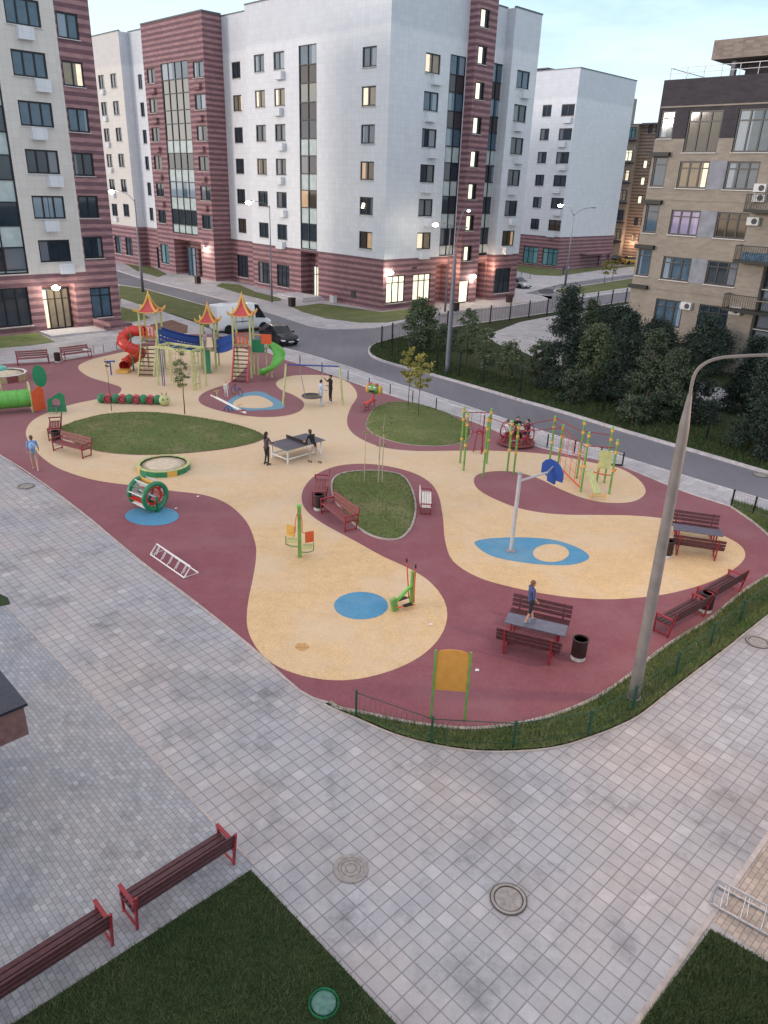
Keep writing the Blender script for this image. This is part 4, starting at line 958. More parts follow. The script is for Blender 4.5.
def make_bin():
    T = thing('litter_bin', 'dark slatted litter bin with pale concrete foot beside the table with the boy', 'litter bin', (0, 0, 0), 0, 'slatted litter bins')
    b = MB()
    for i in range(20): a = 2 * PI * i / 20; b.box((.235 * math.cos(a), .235 * math.sin(a), .47), (.025, .066, .6), a)
    b.build('slats', M['bin'], T)
    MB().lathe([(.2, .17), (.2, .7), (.17, .7), (.17, .5), (0.001, .5)], seg=20).build('liner', M['acdark'], T); MB().lathe([(.215, 0), (.24, .03), (.24, .15), (.2, .17)], seg=20).build('foot', M['conc'], T)
    MB().lathe([(.225, .72), (.265, .73), (.265, .78), (.225, .79), (.225, .72)], seg=20).build('rim', M['bin'], T)
    return T
bn = make_bin(); bn.scale = (.88, .88, .9); bn.location = at(PQ(17.1, 8.78))
bg = 'slatted litter bins'
for p, q, l in ((25.45, 10.2, 'dark slatted litter bin just right of the lamp post, by the empty table'), (22.65, 7.45, 'dark slatted litter bin standing between the two benches by the verge'), (18.3, 22.0, 'dark slatted litter bin by the end of the benches at the middle mound'), (13.5, 36.75, 'dark slatted litter bin between the benches at the left tip of the long mound'), (20.9, 54.4, 'dark slatted litter bin between the two forecourt benches')): dup(bn, at(PQ(p, q)), random.random(), l, bg)
def bx_bin(v, l):
    T = thing('square_bin', l, 'litter bin', at(v), A, 'square bins at the block entrances'); MB().bb(-.3, .3, -.3, .3, .05, .85).build('body', M['bin'], T, bevel=.03); MB().bb(-.34, .34, -.34, .34, .86, .93).build('lid', M['bin'], T)
for u, v, l in ((198, 283.5, 'square dark bin outside the lit brick tower entrance'), (292, 306.5, 'square dark bin at the foot of the lit entrance, block corner'), (455.5, 311, 'dark bin behind the lamp post in front of the stair tower'), (509, 302.5, 'dark bin at the right end of the large block')): bx_bin(G(u, v), l)

# ------------------------------------------------------------------ table tennis
tp = (PQ(20.23, 27.23) + PQ(23.0, 28.3)) / 2
c = PQ(21.75, 27.85); T = thing('table_tennis_table', 'outdoor table tennis table with dark net and white legs, two people playing', 'table', at(c), A + R(2)); T.scale = (.9, .95, 1)
MB().bb(-1.37, 1.37, -.76, .76, .72, .76).build('tabletop', M['tabletop'], T)
MB().bb(-.012, .012, -.85, .85, .765, .93).build('net', M['black'], T)
ln = MB(); ln.bb(-1.37, 1.37, -.006, .006, .7635, .765); ln.bb(-1.37, -1.35, -.76, .76, .7635, .765); ln.bb(1.35, 1.37, -.76, .76, .7635, .765); ln.bb(-1.35, 1.35, -.76, -.745, .7635, .765); ln.bb(-1.35, 1.35, .745, .76, .7635, .765); ln.build('line_marking', simple('faded_line', (.35, .34, .38)), T)
for x in (-1.2, 1.2):
    for y in (-.62, .62): MB().bb(x - .035, x + .035, y - .035, y + .035, 0, .718).build('leg', M['whitep'], T)
for y in (-.62, .62): MB().bb(-1.16, 1.16, y - .03, y + .03, .2, .26).build('rail', M['whitep'], T)
for x in (-1.2, 1.2): MB().bb(x - .03, x + .03, -.58, .58, .2, .26).build('rail', M['whitep'], T)
for y in (-.3, .3): MB().bb(-1.3, 1.3, y - .03, y + .03, .66, .718).build('frame_bar', M['whitep'], T)

# ------------------------------------------------------------------ cycle stands
def rack(name, label, loc, rz, L, nh, w=.5, h=.45, group=None, mk='steel'):
    T = thing(name, label, 'bicycle rack', loc, rz, group)
    b = MB(); r = .026
    b.tube([(-L / 2, 0, r), (L / 2, 0, r), (L / 2, w, r), (-L / 2, w, r)], r, 6, closed=True); b.build('base_frame', M[mk], T)
    MB().tube([(-L / 2, 0, r), (-L / 2, w * .5, h), (L / 2, w * .5, h), (L / 2, 0, r)], r, 6).build('top_rail', M[mk], T)
    for i in range(nh):
        x = -L / 2 + L * (i + .5) / nh; MB().tube([(x, 0, r), (x - .03, w * .5, h), (x + .03, w * .5, h), (x + .09, w * .1, .12)], .012, 5).build('wheel_hoop', M[mk], T)
    return T
rack('bicycle_rack', 'empty white tubular bicycle rack on the maroon rubber by the paving', at(PQ(11.05, 21.6)), A - PI / 2, 2.3, 5, .55, .36, mk='whitep')
ra, rb = G(728, 905), G(800, 945); dd = (rb - ra); rack('bicycle_rack', 'steel bicycle rack on yellowish setts at the lower right corner', at(ra + dd * .62 + Vector((-.1, -.18, 0))), math.atan2(dd.y, dd.x), 2.2, 6, .5, .42)

# ------------------------------------------------------------------ basketball hoop
b0 = at(PQ(21.35, 14.37)); T = thing('basketball_hoop', 'grey basketball post with a blue backboard standing in the blue eye', 'basketball hoop', b0)
tp_ = b0 + Vector((0, 0, 3.1)); bbp = G(549, 472, 2.85)
bd = Vector((1.2, .55, 0))
MB().tube([(0, 0, 0), (.02, 0, 3.12)], .075, 10).build('post', M['galv'], T); MB().lathe([(.1, 0), (.1, .03)], (.02, 0, 3.12), 12).build('cap', M['steel'], T)
MB().lathe([(.2, 0), (.2, .03), (.09, .05)], (0, 0, 0), 14).build('base_plate', M['steel'], T)
MB().beam((.05, 0, 2.85), bd * .93 + Vector((0, 0, 3.02)), .06, .06).build('arm', M['galv'], T)
MB().beam(bd * .93 + Vector((0, 0, 3.02)), bd + Vector((.22, .12, 3.3)), .05, .05).build('brace', M['steel'], T)
fan = [(-.86, .05), (-.86, .55), (-.6, .82), (-.25, .98), (.25, .98), (.6, .82), (.86, .55), (.86, .05), (.35, .0), (.3, -.25), (-.3, -.25), (-.35, 0)]
fan = [(x * .70, y * .72) for x, y in fan]
nrm = Vector((.88, .47, 0)).normalized(); sd = Vector((.47, -.88, 0)); bc = bd + Vector((.12, .1, 2.75))
MB().prism(fan, -.02, .02, xf=lambda v: bc + sd * v.x + Vector((0, 0, v.y)) + nrm * v.z).build('backboard', M['bluep'], T)
rg = [bc + nrm * (.32 + .225 * math.cos(t)) + sd * .225 * math.sin(t) + Vector((0, 0, -.05)) for t in [2 * PI * i / 16 for i in range(16)]]
MB().tube(rg, .012, 6, closed=True).build('hoop_ring', M['orangered'], T)

# ------------------------------------------------------------------ notice board
nb0, nb1 = at(G(431, 718)), at(G(464.5, 720.5)); d = nb1 - nb0; L = d.length
T = thing('notice_board', 'blank orange board with arched top on two green posts by the verge', 'notice board', nb0, math.atan2(d.y, d.x))
for x in (0, L): MB().bb(x - .03, x + .03, -.03, .03, 0, 2.08).build('post', M['green'], T)
arch = [(.03, .9), (L - .03, .9), (L - .03, 1.99)] + [(L / 2 + (L / 2 - .03) * math.cos(t), 1.99 + (.13 * math.sin(t) if .35 < t < PI - .35 else .02)) for t in [PI * i / 12 for i in range(1, 12)]] + [(.03, 1.99)]
MB().prism(arch, -.012, .012, xf=lambda v: Vector((v.x, v.z, v.y))).build('panel', M['orange'], T)

# ------------------------------------------------------------------ fitness posts
f0 = at(PQ(15.02, 19.15)); T = thing('fitness_machine', 'green outdoor gym post with two seats in yellow and orange', 'gym machine', f0)
MB().bb(-.06, .06, -.06, .06, 0, 2.0).build('post', M['green'], T); MB().bb(-.075, .075, -.075, .075, 2.0, 2.06).build('post_cap', M['lime'], T)
for s, mt, zz in ((-1, 'yellow', .72), (1, 'orangered', .5)):
    MB().bb(s * .28 - .17, s * .28 + .17, -.17, .17, zz - .08, zz - .03).build('seat', M['cream'], T); MB().box((s * .34, .16, zz + .25), (.32, .05, .42), s * R(25)).build('backrest', M[mt], T)
    MB().tube([(s * .07, 0, zz - .3), (s * .3, 0, zz - .3), (s * .5, 0, zz - .22), (s * .5, 0, zz + .1)], .024, 6).build('seat_bracket', M['green'], T)
    MB().tube([(s * .07, -.06, 1.75), (s * .12, -.18, 1.5), (s * .12, -.22, 1.1), (s * .3, -.24, 1.05)], .018, 6).build('handle', M['orangered'], T)
e0 = at(PQ(15.35, 14.15)); T = thing('elliptical_trainer', 'green and orange outdoor elliptical trainer beside the round blue spot', 'gym machine', e0, R(35))
MB().bb(.22, .32, -.05, .05, 0, 1.25).build('post', M['green'], T)
MB().beam((-.42, 0, .3), (.25, 0, .75), .08, .08).build('frame_bar', M['lime'], T); MB().box((-.42, 0, .24), (.2, .12, .46), rot=Matrix.Rotation(R(-14), 3, 'Y')).build('rear_housing', M['green'], T)
for s in (-1, 1):
    MB().tube([(.27, s * .14, .18), (.22, s * .18, .8), (.18, s * .24, 1.5)], .02, 6).build('lever', M['orangered'], T); MB().tube([(.18, s * .24, 1.5), (.17, s * .24, 1.63)], .028, 6).build('grip', M['black'], T)
    MB().beam((-.4, s * .14, .2), (.3, s * .14, .17 + .08 * s), .04, .03).build('pedal_arm', M['orangered'], T); MB().bb(-.14, .16, s * .14 - .07, s * .14 + .07, .2 + .05 * s, .235 + .05 * s).build('pedal', M['black'], T)

# ------------------------------------------------------------------ rolling barrel
bc = at(PQ(13.05, 26.55)); T = thing('play_barrel', 'rolling play barrel with dark green rings and red and yellow slats on a blue circle', 'play barrel', bc, A - PI / 2 + R(8))
r_ = .51
for x in (-.48, .48): 
    ring = [(x, (r_ + .03) * math.cos(t), .68 + (r_ + .03) * math.sin(t)) for t in [2 * PI * i / 28 for i in range(28)]]
    MB().tube(ring, .10, 10, closed=True).build('end_ring', M['dgreen'], T, smooth=True)
cols = ['whitep', 'redslide', 'whitep', 'yellow', 'whitep', 'dgreen']
for i in range(14):
    t = 2 * PI * i / 14 + .2; b = MB(); b.box((0, r_ * math.cos(t), .68 + r_ * math.sin(t)), (.9, .03, .235), rot=Matrix.Rotation(t - PI / 2, 3, 'X')); b.build('slat', M[cols[i % 6]], T)
MB().tube([(-.6, 0, .68), (.6, 0, .68)], .03, 8).build('axle', M['steel'], T)
dk = MB(); dk.lathe([(.27, -.02), (.50, -.02), (.50, .02), (.27, .02), (.27, -.02)], seg=24, cap=False); dk.v = [Vector((-.42 + v.z, v.x, .68 + v.y)) for v in dk.v]; dk.build('end_disc', M['whitep'], T)
dk = MB(); dk.lathe([(.3, -.02), (.40, -.02), (.40, .02), (.3, .02), (.3, -.02)], seg=24, cap=False); dk.v = [Vector((.36 + v.z, v.x, .68 + v.y)) for v in dk.v]; dk.build('red_ring', M['redslide'], T)
MB().bb(-.45, .45, -.1, .1, .0, .06).build('base', M['steel'], T)
for x in (-.6, .6): MB().beam((x, 0, 0), (x, 0, .7), .06, .06).build('stand', M['dgreen'], T)

# ------------------------------------------------------------------ sand pits
def sandpit(name, label, c, r, h, cols_, n=12, fill='sand'):
    T = thing(name, label, 'sandpit', c)
    for i in range(n):
        t0, t1 = 2 * PI * i / n, 2 * PI * (i + 1) / n; sm = .12 if cols_[i % len(cols_)] == 'yellow' else 0
        a = Vector((r * math.cos(t0), r * math.sin(t0), 0)); b = Vector((r * math.cos(t1), r * math.sin(t1), 0))
        nn = ((a + b) / 2).normalized(); q = MB(); q.beam(a + Vector((0, 0, h / 2)), b + Vector((0, 0, h / 2)), .07, h); q.build('side_panel', M[cols_[i % len(cols_)]], T)
        q = MB(); q.beam(a * .97 + Vector((0, 0, h + .016)), b * .97 + Vector((0, 0, h + .016)), .15, .03); q.build('seat_board', M['cream' if cols_[0] != 'wood' else 'whitep'], T)
    MB().lathe([(0.01, h * .95), (r * .5, h * .98), (r * .93, h * .82)], seg=28).build('sand_fill', M[fill], T, smooth=True)
    sp = MB(); sp.tube([(.2 + .22 * math.cos(t), .15 * math.sin(t), h * .78) for t in [k * .5 for k in range(11)]], .012, 5); sp.build('sand_rim_marks', M['wood'], T)
    return T
sandpit('sandpit', 'round low sandpit with green and yellow side panels on the sand-coloured rubber', at(PQ(15.85, 30.35)), 1.18, .25, ['dgreen', 'yellow', 'dgreen', 'dgreen'], 16)
sandpit('sandpit', 'small round brown-sided sandpit at the far left edge by the forecourt benches', at(G(6, 379)), 1.3, .42, ['wood', 'slatred', 'wood'], 12)

# ------------------------------------------------------------------ tunnel play set, left edge
T = thing('tunnel_play_set', 'lime green crawl tunnel with green panels and a leaf shape at the left edge', 'play set', at(G(20, 410)))
o0 = G(20, 410)
def LP(u, v, z=0): p = G(u, v, z + GZ); return Vector((p.x - o0.x, p.y - o0.y, z))
ta, tb_ = LP(-22, 413), LP(32, 408); axd = (tb_ - ta).normalized(); sdv = Vector((-axd.y, axd.x, 0))
tn = MB(); n = 20
ringp = lambda c, r: [c + sdv * r * math.cos(2 * PI * k / n) + Vector((0, 0, .72 + r * math.sin(2 * PI * k / n))) for k in range(n)]
for (r, fl) in ((.5, 0), (.46, 1)):
    base = len(tn.v); tn.v += ringp(ta, r) + ringp(tb_, r)
    for k in range(n): k2 = (k + 1) % n; tn.f.append((base + k, base + k2, base + n + k2, base + n + k)); tn.m.append(0)
tn.build('tunnel', M['lime'], T, smooth=True, recalc=False)
for i in range(6):
    c = ta.lerp(tb_, (i + .5) / 6); MB().tube(ringp(c, .51), .02, 5, closed=True).build('tunnel_rib', M['lime'], T, smooth=True)
for c in (ta, tb_):
    pts = [(-.62, 0), (.62, 0), (.62, 1.3), (.3, 1.55), (-.3, 1.55), (-.62, 1.3)]
    b = MB(); b.tube([c + sdv * x + Vector((0, 0, y)) for x, y in pts[:2]] , .04, 4); b.tube([c + sdv * pts[i][0] + Vector((0, 0, pts[i][1])) for i in (0, 5, 4, 3, 2, 1)], .045, 6); b.build('end_frame', M['cream'], T)
c = LP(40, 410); pn = MB(); pn.prism([(-.35, .1), (.35, .1), (.35, 1.3), (.1, 1.5), (-.35, 1.2)], -.02, .02, xf=lambda v: c + Vector((v.x * .6, v.x * .8, v.y)) + Vector((.8, -.6, 0)) * v.z); pn.build('side_panel', M['orangered'], T)
c2 = LP(43, 400); lf = [(.42 * math.sin(2 * PI * i / 18) * (1 if i else 1), 1.55 + .66 * -math.cos(2 * PI * i / 18)) for i in range(18)]
MB().prism(lf, -.02, .02, xf=lambda v: c2 + Vector((v.x, 0, v.y)) + Vector((0, 1, 0)) * v.z).build('leaf_panel', M['dgreen'], T); MB().tube([c2, c2 + Vector((0, .03, 1.0))], .04, 6).build('post', M['cream'], T)
pa, pb_ = LP(48, 411), LP(67, 411.5); w = (pb_ - pa).length; pd = (pb_ - pa).normalized()
out = [(0, .05), (w, .1), (w - .05, 1.1), (w * .75, 1.22), (.05, .75)]; 
fr = MB(); hole = [(w * .5 + .24 * math.cos(t), .62 + .24 * math.sin(t)) for t in [2 * PI * i / 14 for i in range(14)]]
oo = [(.5 * w + .5, 0)]
tri = tessellate_polygon([[Vector((x, y, 0)) for x, y in out], [Vector((x, y, 0)) for x, y in hole[::-1]]])
allp = out + hole[::-1]
for s_ in (-.02, .02):
    fr.add([pa + pd * x + Vector((0, 0, y)) + Vector((-pd.y, pd.x, 0)) * s_ for x, y in allp], [tuple(t) for t in tri])
for i in range(5):
    j = (i + 1) % 5; a, b = out[i], out[j]; nn = Vector((-pd.y, pd.x, 0)) * .02
    A1, B1_ = pa + pd * a[0] + Vector((0, 0, a[1])), pa + pd * b[0] + Vector((0, 0, b[1])); fr.add([A1 - nn, B1_ - nn, B1_ + nn, A1 + nn], [(0, 1, 2, 3)])
fr.build('hole_panel', M['dgreen'], T)
cw = pa + pd * (w * .5) + Vector((pd.y, -pd.x, 0)) * .14 + Vector((0, 0, .42)); MB().tube([cw + Vector((.24 * math.cos(t), .24 * math.sin(t), 0)) for t in [2 * PI * i / 14 for i in range(14)]], .03, 6, closed=True).build('toy_wheel', M['tabletop'], T); MB().tube([cw, cw - Vector((0, 0, .42))], .03, 6).build('post', M['steel'], T)
tq = MB(); c3 = LP(2, 392); tq.lathe([(.55, 1.5), (.5, 1.62), (.15, 1.8), (.01, 1.82)], c3, 8); tq.build('small_roof', simple('mint_plastic', (.12, .45, .35), .4), T); MB().tube([c3, c3 + Vector((0, 0, 1.5))], .045, 6).build('post', M['cream'], T)

# ------------------------------------------------------------------ caterpillar
T = thing('caterpillar_sculpture', 'low caterpillar of alternating green and red balls with a smiling pale green head', 'play sculpture', at(G(132, 402)))
o1 = G(132, 402); a0, a1 = G(102, 402.5) - o1, G(158, 404) - o1
for i in range(9):
    t = i / 8; p = a0.lerp(a1, t); r = .27 if i % 2 == 0 else .23
    b = MB(); b.ball((p.x, p.y, .27), (.26, r * 1.15, .29), 14, 8); b.build('body_ball', M['dgreen' if i % 2 == 0 else 'pink'], T, smooth=True)
    if i % 2: MB().tube([(p.x + .2 * math.cos(k), p.y - .26, .28 + .2 * math.sin(k)) for k in [2 * PI * j / 12 for j in range(12)]], .05, 6, closed=True).build('ring', M['slatred'], T)
p = G(165, 405.5) - o1; MB().ball((p.x, p.y, .32), (.34, .3, .32), 16, 10).build('head', M['cream'], T, smooth=True)
for s in (-1, 1): MB().ball((p.x + .2, p.y - .2 + s * .02, .42), .05, 8, 6).build('eye', M['black'], T) if s > 0 else MB().ball((p.x - .02, p.y - .29, .42), .05, 8, 6).build('eye', M['black'], T); MB().tube([(p.x + s * .08, p.y, .6), (p.x + s * .16, p.y, .78)], .02, 5).build('antenna', M['black'], T)

# ------------------------------------------------------------------ seesaw
s0, s1 = at(G(210, 402, .5)), at(G(247, 417, .3)); mid = at(G(228.5, 411)); T = thing('seesaw', 'white beam seesaw on a blue stand beside the blue ring', 'seesaw', mid)
d = (s1 - s0); d.z = 0; d.normalize(); 
ea, eb = Vector((-d.x * 1.55, -d.y * 1.55, .66)), Vector((d.x * 1.55, d.y * 1.55, .22))
MB().tube([ea, eb], .07, 8).build('beam', M['whitep'], T)
for e, s in ((ea, 1), (eb, -1)):
    q = e + d * .3 * s; MB().box(q + Vector((0, 0, .09)), (.34, .26, .05), math.atan2(d.y, d.x)).build('seat', M['slatred'], T); h = q + d * .25 * s; MB().tube([h + Vector((-d.y * .2, d.x * .2, .32)), h + Vector((-d.y * .2, d.x * .2, .36)), h + Vector((d.y * .2, -d.x * .2, .36))], .02, 5).build('handle', M['yellow'], T); MB().beam(h, h + Vector((0, 0, .36)), .04, .04).build('handle_post', M['cream'], T)
st = MB(); 
for s in (-1, 1): st.beam((-.22 * d.x + s * -d.y * .2, -.22 * d.y + s * d.x * .2, 0), (0, 0, .42), .05, .05); st.beam((.22 * d.x + s * -d.y * .2, .22 * d.y + s * d.x * .2, 0), (0, 0, .42), .05, .05)
st.build('stand', M['bluep'], T)
# ------------------------------------------------------------------ basket swing
w0, w1 = at(G(283, 405)), at(G(343, 405.5)); d = w1 - w0; L = d.length; T = thing('basket_swing', 'basket swing hanging from a dark bar between two pale leaning poles', 'swing', w0, math.atan2(d.y, d.x))
MB().tube([(0, 0, 0), (.22, .3, 2.45)], .06, 8).build('pole', M['cream'], T); MB().tube([(L, 0, 0), (L - .22, .3, 2.35)], .06, 8).build('pole', M['cream'], T)
MB().tube([(.0, 1.3, 0), (.22, .35, 2.4)], .05, 8).build('pole', M['cream'], T); MB().tube([(L, 1.3, 0), (L - .22, .35, 2.3)], .05, 8).build('pole', M['cream'], T)
MB().tube([(.2, .32, 2.42), (L - .2, .32, 2.34)], .045, 8).build('crossbar', M['bluep'], T)
cx, cy, cz = 1.75, -.15, .62; ring = [(cx + .58 * math.cos(t), cy + .58 * math.sin(t), cz) for t in [2 * PI * i / 24 for i in range(24)]]
bs = MB().tube(ring, .05, 6, closed=True).build('basket', M['tabletop'], T)
nt = MB()
for k in range(-4, 5):
    x = k * .12; y = math.sqrt(max(.56 ** 2 - x * x, 0)); nt.beam((cx + x, cy - y, cz - .01), (cx + x, cy + y, cz - .01), .02, .02); nt.beam((cx - y, cy + x, cz - .035), (cx + y, cy + x, cz - .035), .02, .02)
nt.build('net', M['black'], T)
for sx in (-1, 1):
    for sy in (-1, 1): MB().tube([(cx + sx * .4, cy + sy * .4, cz), (cx + sx * .75, .32, 2.36)], .012, 5).build('chain', M['steel'], T)

# ------------------------------------------------------------------ insect rocker on the path
T = thing('insect_rocker', 'red seat with a grinning green insect head and yellow wings, by the right mound', 'spring rocker', at(G(369, 409)), R(-25))
MB().bb(-.18, .18, -.5, .6, .42, .5).build('seat', M['redslide'], T, bevel=.03)
for y in (-.35, .45):
    for x in (-.15, .15): MB().beam((x, y, 0), (x * .8, y, .42), .05, .05).build('leg', M['slatred'], T)
MB().bb(-.16, .16, -.85, -.5, .25, .33).build('foot_step', M['slatred'], T)
MB().beam((0, .5, .5), (0, .6, .95), .1, .1).build('neck', M['redslide'], T)
hd = MB(); hd.ball((0, .6, 1.12), (.42, .3, .32), 18, 12); hd.build('head', M['green'], T, smooth=True)
MB().box((0, .29, 1.03), (.3, .06, .12), m=0).build('mouth', M['black'], T)
for s in (-1, 1):
    MB().ball((s * .16, .34, 1.24), (.09, .06, .09), 10, 8).build('eye', M['whitep'], T, smooth=True); MB().ball((s * .16, .285, 1.24), .035, 8, 6).build('pupil', M['black'], T)
    MB().ball((s * .42, .62, 1.1), (.14, .16, .3), 12, 8).build('wing', M['yellow'], T, smooth=True); MB().ball((s * .2, .55, 1.42), (.12, .1, .08), 8, 6).build('ear', M['pink'], T, smooth=True)
# ------------------------------------------------------------------ large play structure
T1c, T2c, T3c = Vector((-16.55, 52.0, 0)), Vector((-12.95, 53.6, 0)), Vector((-10.05, 51.3, 0))
T = thing('play_tower_set', 'climbing castle with three pagoda roofs, blue bridges and red and green slides', 'playground tower', (T2c.x, T2c.y, GZ))
O = Vector((T2c.x, T2c.y, 0))
def PT(name, mb, mat, smooth=False, **k):
    mb.v = [v - O for v in mb.v]; return mb.build(name, M[mat] if isinstance(mat, str) else mat, T, smooth=smooth, **k)
def pagoda(c, s, ze, zp, post=True):
    """roof over square posts: curved hips with upturned yellow corners"""
    n = 8; rf = MB(); 
    prof = [(1.0, 0.0), (.80, .03), (.62, .12), (.46, .26), (.31, .44), (.18, .66), (.07, .92), (.0, 1.0)]
    for side in range(4):
        rt = Matrix.Rotation(side * PI / 2, 3, 'Z'); base = len(rf.v)
        for (r, h) in prof:
            for x in (-1, -.5, 0, .5, 1):
                lift = (.10 if r > .9 else .03 if r > .7 else 0) * (abs(x) ** 2)
                rf.v.append(c + rt @ Vector((x * r * s, -r * s, 0)) + Vector((0, 0, ze + (zp - ze) * (h + lift))))
        for i in range(len(prof) - 1):
            for k in range(4): a = base + i * 5 + k; rf.f.append((a, a + 1, a + 6, a + 5)); rf.m.append(0)
    o = PT('roof', rf, 'pink', recalc=True); hp = MB()
    for side in range(4):
        rt = Matrix.Rotation(side * PI / 2, 3, 'Z'); pts = [c + rt @ Vector((-r * s * 1.02, -r * s * 1.02, 0)) + Vector((0, 0, ze + (zp - ze) * (h + (.12 if r > .9 else .03 if r > .7 else 0)) + .02)) for r, h in prof]
        ex = pts[0] + (pts[0] - pts[1]) * .35 + Vector((0, 0, .16)); hp.tube([ex] + pts, [.05, .085] + [.075] * (len(pts) - 1), 6)
    hp.lathe([(.09, 0), (.03, .35), (.001, .4)], c + Vector((0, 0, zp - .05)), 8)
    h = hp; h.v = [v - O for v in h.v]; hh = h.build('roof_hip', M['yellow'], o)
    ev = MB()
    for side in range(4):
        rt = Matrix.Rotation(side * PI / 2, 3, 'Z'); ev.tube([c + rt @ Vector((x * s, -s, 0)) + Vector((0, 0, ze + (zp - ze) * .11 * x * x)) for x in (-1, -.5, 0, .5, 1)], .035, 5)
    ev.v = [v - O for v in ev.v]; ev.build('roof_eave', M['yellow'], o)
def posts(c, s, z1, mat='cream'):
    for sx in (-1, 1):
        for sy in (-1, 1): b = MB(); b.bb(c.x + sx * s - .055, c.x + sx * s + .055, c.y + sy * s - .055, c.y + sy * s + .055, 0, z1); PT('post', b, mat)
for c, s, zp_, ze, zt in ((T1c, .58, 2.3, 4.05, 5.15), (T2c, .5, 1.3, 3.2, 4.3), (T3c, .58, 2.2, 4.15, 5.35)):
    posts(c, s, ze + .1); b = MB(); b.bb(c.x - s, c.x + s, c.y - s, c.y + s, zp_ - .08, zp_); PT('platform', b, 'wood'); pagoda(c, s + .20, ze, zt)
def ladder(c, s, zt, reach, side='yellow'):
    y1 = c.y - s - .04; y0 = y1 - reach
    for sx in (-1, 1): b = MB(); b.beam((c.x + sx * .52, y0, 0), (c.x + sx * .52, y1, zt), .07, .2); PT('ladder_side', b, side)
    for i in range(9):
        t = (i + .5) / 9; b = MB(); b.beam((c.x - .5, y0 + (y1 - y0) * t, zt * t), (c.x + .5, y0 + (y1 - y0) * t, zt * t), .16, .045); PT('ladder_rung', b, 'slat')
    b = MB()
    for i in range(4):
        for j in range(2): b.bb(c.x - .42 + i * .24, c.x - .3 + i * .24, y1 - .03, y1 + .02, zt + .1 + j * .36, zt + .36 + j * .36)
    b.bb(c.x - .5, c.x + .5, y1 - .02, y1 + .015, zt + .38, zt + .44); b.bb(c.x - .5, c.x + .5, y1 - .02, y1 + .015, zt + .8, zt + .86); PT('lattice_guard', b, 'orangered')
ladder(T1c, .58, 2.3, 1.35, 'cream'); ladder(T3c, .58, 2.2, 1.35, 'pink')
# blue bridges
def blue_bridge(a, b, za, zb, y_front, perf, arch=0.0):
    n = 12
    for yo in (-.42, .42):
        m = MB(); bl, tl = [], []
        for i in range(n + 1):
            t = i / n; p = a.lerp(b, t); z = za + (zb - za) * t + arch * 4 * t * (1 - t); bl.append(Vector((p.x, p.y + yo, z - .12))); tl.append(Vector((p.x, p.y + yo, z + .80)))
        for i in range(n):
            x0, x1 = bl[i], bl[i + 1]; u0, u1 = tl[i], tl[i + 1]
            if perf:
                for (f0, f1) in ((0, .22), (.38, .56), (.72, 1.0)):
                    m.add([x0.lerp(u0, f0), x1.lerp(u1, f0), x1.lerp(u1, f1), x0.lerp(u0, f1)], [(0, 1, 2, 3)])
                for (f0, f1) in ((.22, .38), (.56, .72)):
                    mid0, mid1 = x0.lerp(x1, .35), u0.lerp(u1, .35); m.add([x0.lerp(u0, f0), mid0.lerp(mid1, f0), mid0.lerp(mid1, f1), x0.lerp(u0, f1)], [(0, 1, 2, 3)])
            else:
                for (f0, f1) in ((0, .42), (.6, 1.0)): m.add([x0.lerp(u0, f0), x1.lerp(u1, f0), x1.lerp(u1, f1), x0.lerp(u0, f1)], [(0, 1, 2, 3)])
                mid0, mid1 = x0.lerp(x1, .7), u0.lerp(u1, .7); m.add([x0.lerp(u0, .42), mid0.lerp(mid1, .42), mid0.lerp(mid1, .6), x0.lerp(u0, .6)], [(0, 1, 2, 3)])
        nv = len(m.v); m.v += [v + Vector((0, .035, 0)) for v in m.v[:nv]]; m.f += [tuple(k + nv for k in f[::-1]) for f in m.f[:]]; m.m += [0] * len(m.m)
        m.tube([x + Vector((0, .017, 0)) for x in tl], .035, 5); m.tube([x + Vector((0, .017, 0)) for x in bl], .035, 5); PT('bridge_panel', m, 'bluep')
    d = MB()
    for i in range(n): p0_, p1_ = bl[i], bl[i + 1]; d.add([p0_ + Vector((0, -.82, .1)), p1_ + Vector((0, -.82, .1)), p1_ + Vector((0, -.02, .1)), p0_ + Vector((0, -.02, .1))], [(0, 1, 2, 3)])
    PT('bridge_deck', d, 'wood')
blue_bridge(T1c + Vector((.62, -.1, 0)), T2c + Vector((-.62, -.1, 0)), 2.15, 1.3, -.4, True, -.12)
blue_bridge(T2c + Vector((.62, -.2, 0)), T3c + Vector((-.62, .1, 0)), 1.3, 2.1, -.4, False, -.1)
# red tube slide
pts = [T1c + Vector((-.5, 0, 2.72)), T1c + Vector((-.9, 0, 2.70))]; ax = T1c + Vector((-1.3, -.55, 0)); n = 44
for i in range(n + 1):
    t = i / n; an = PI / 2 + t * PI * 2.5; pts.append(ax + Vector((.55 * math.cos(an), .55 * math.sin(an), 2.68 - 2.25 * t)))
pts.append(pts[-1] + Vector((0, -.25, -.04))); tb = MB(); tb.tube(pts, .37, 16, cap=False); o = PT('tube_slide', tb, 'redslide', smooth=True)
for k in range(4, len(pts) - 2, 5):
    b = MB(); tdir = (pts[k + 1] - pts[k - 1]).normalized(); x = tdir.cross(Vector((0, 0, 1))).normalized(); y = x.cross(tdir)
    b.tube([pts[k] + (x * math.cos(t) + y * math.sin(t)) * .39 for t in [2 * PI * j / 18 for j in range(18)]], .03, 5, closed=True); b.v = [v - O for v in b.v]; b.build('tube_flange', M['orangered'], o)
b = MB(); e = pts[-1]; b.bb(e.x - .4, e.x + .4, e.y - .6, e.y + .1, .02, .2); PT('slide_exit', b, 'yellow')
for z_ in (0,): b = MB(); b.beam((ax.x, ax.y, 0), (ax.x, ax.y, 2.6), .09, .09); PT('slide_post', b, 'dgreen')
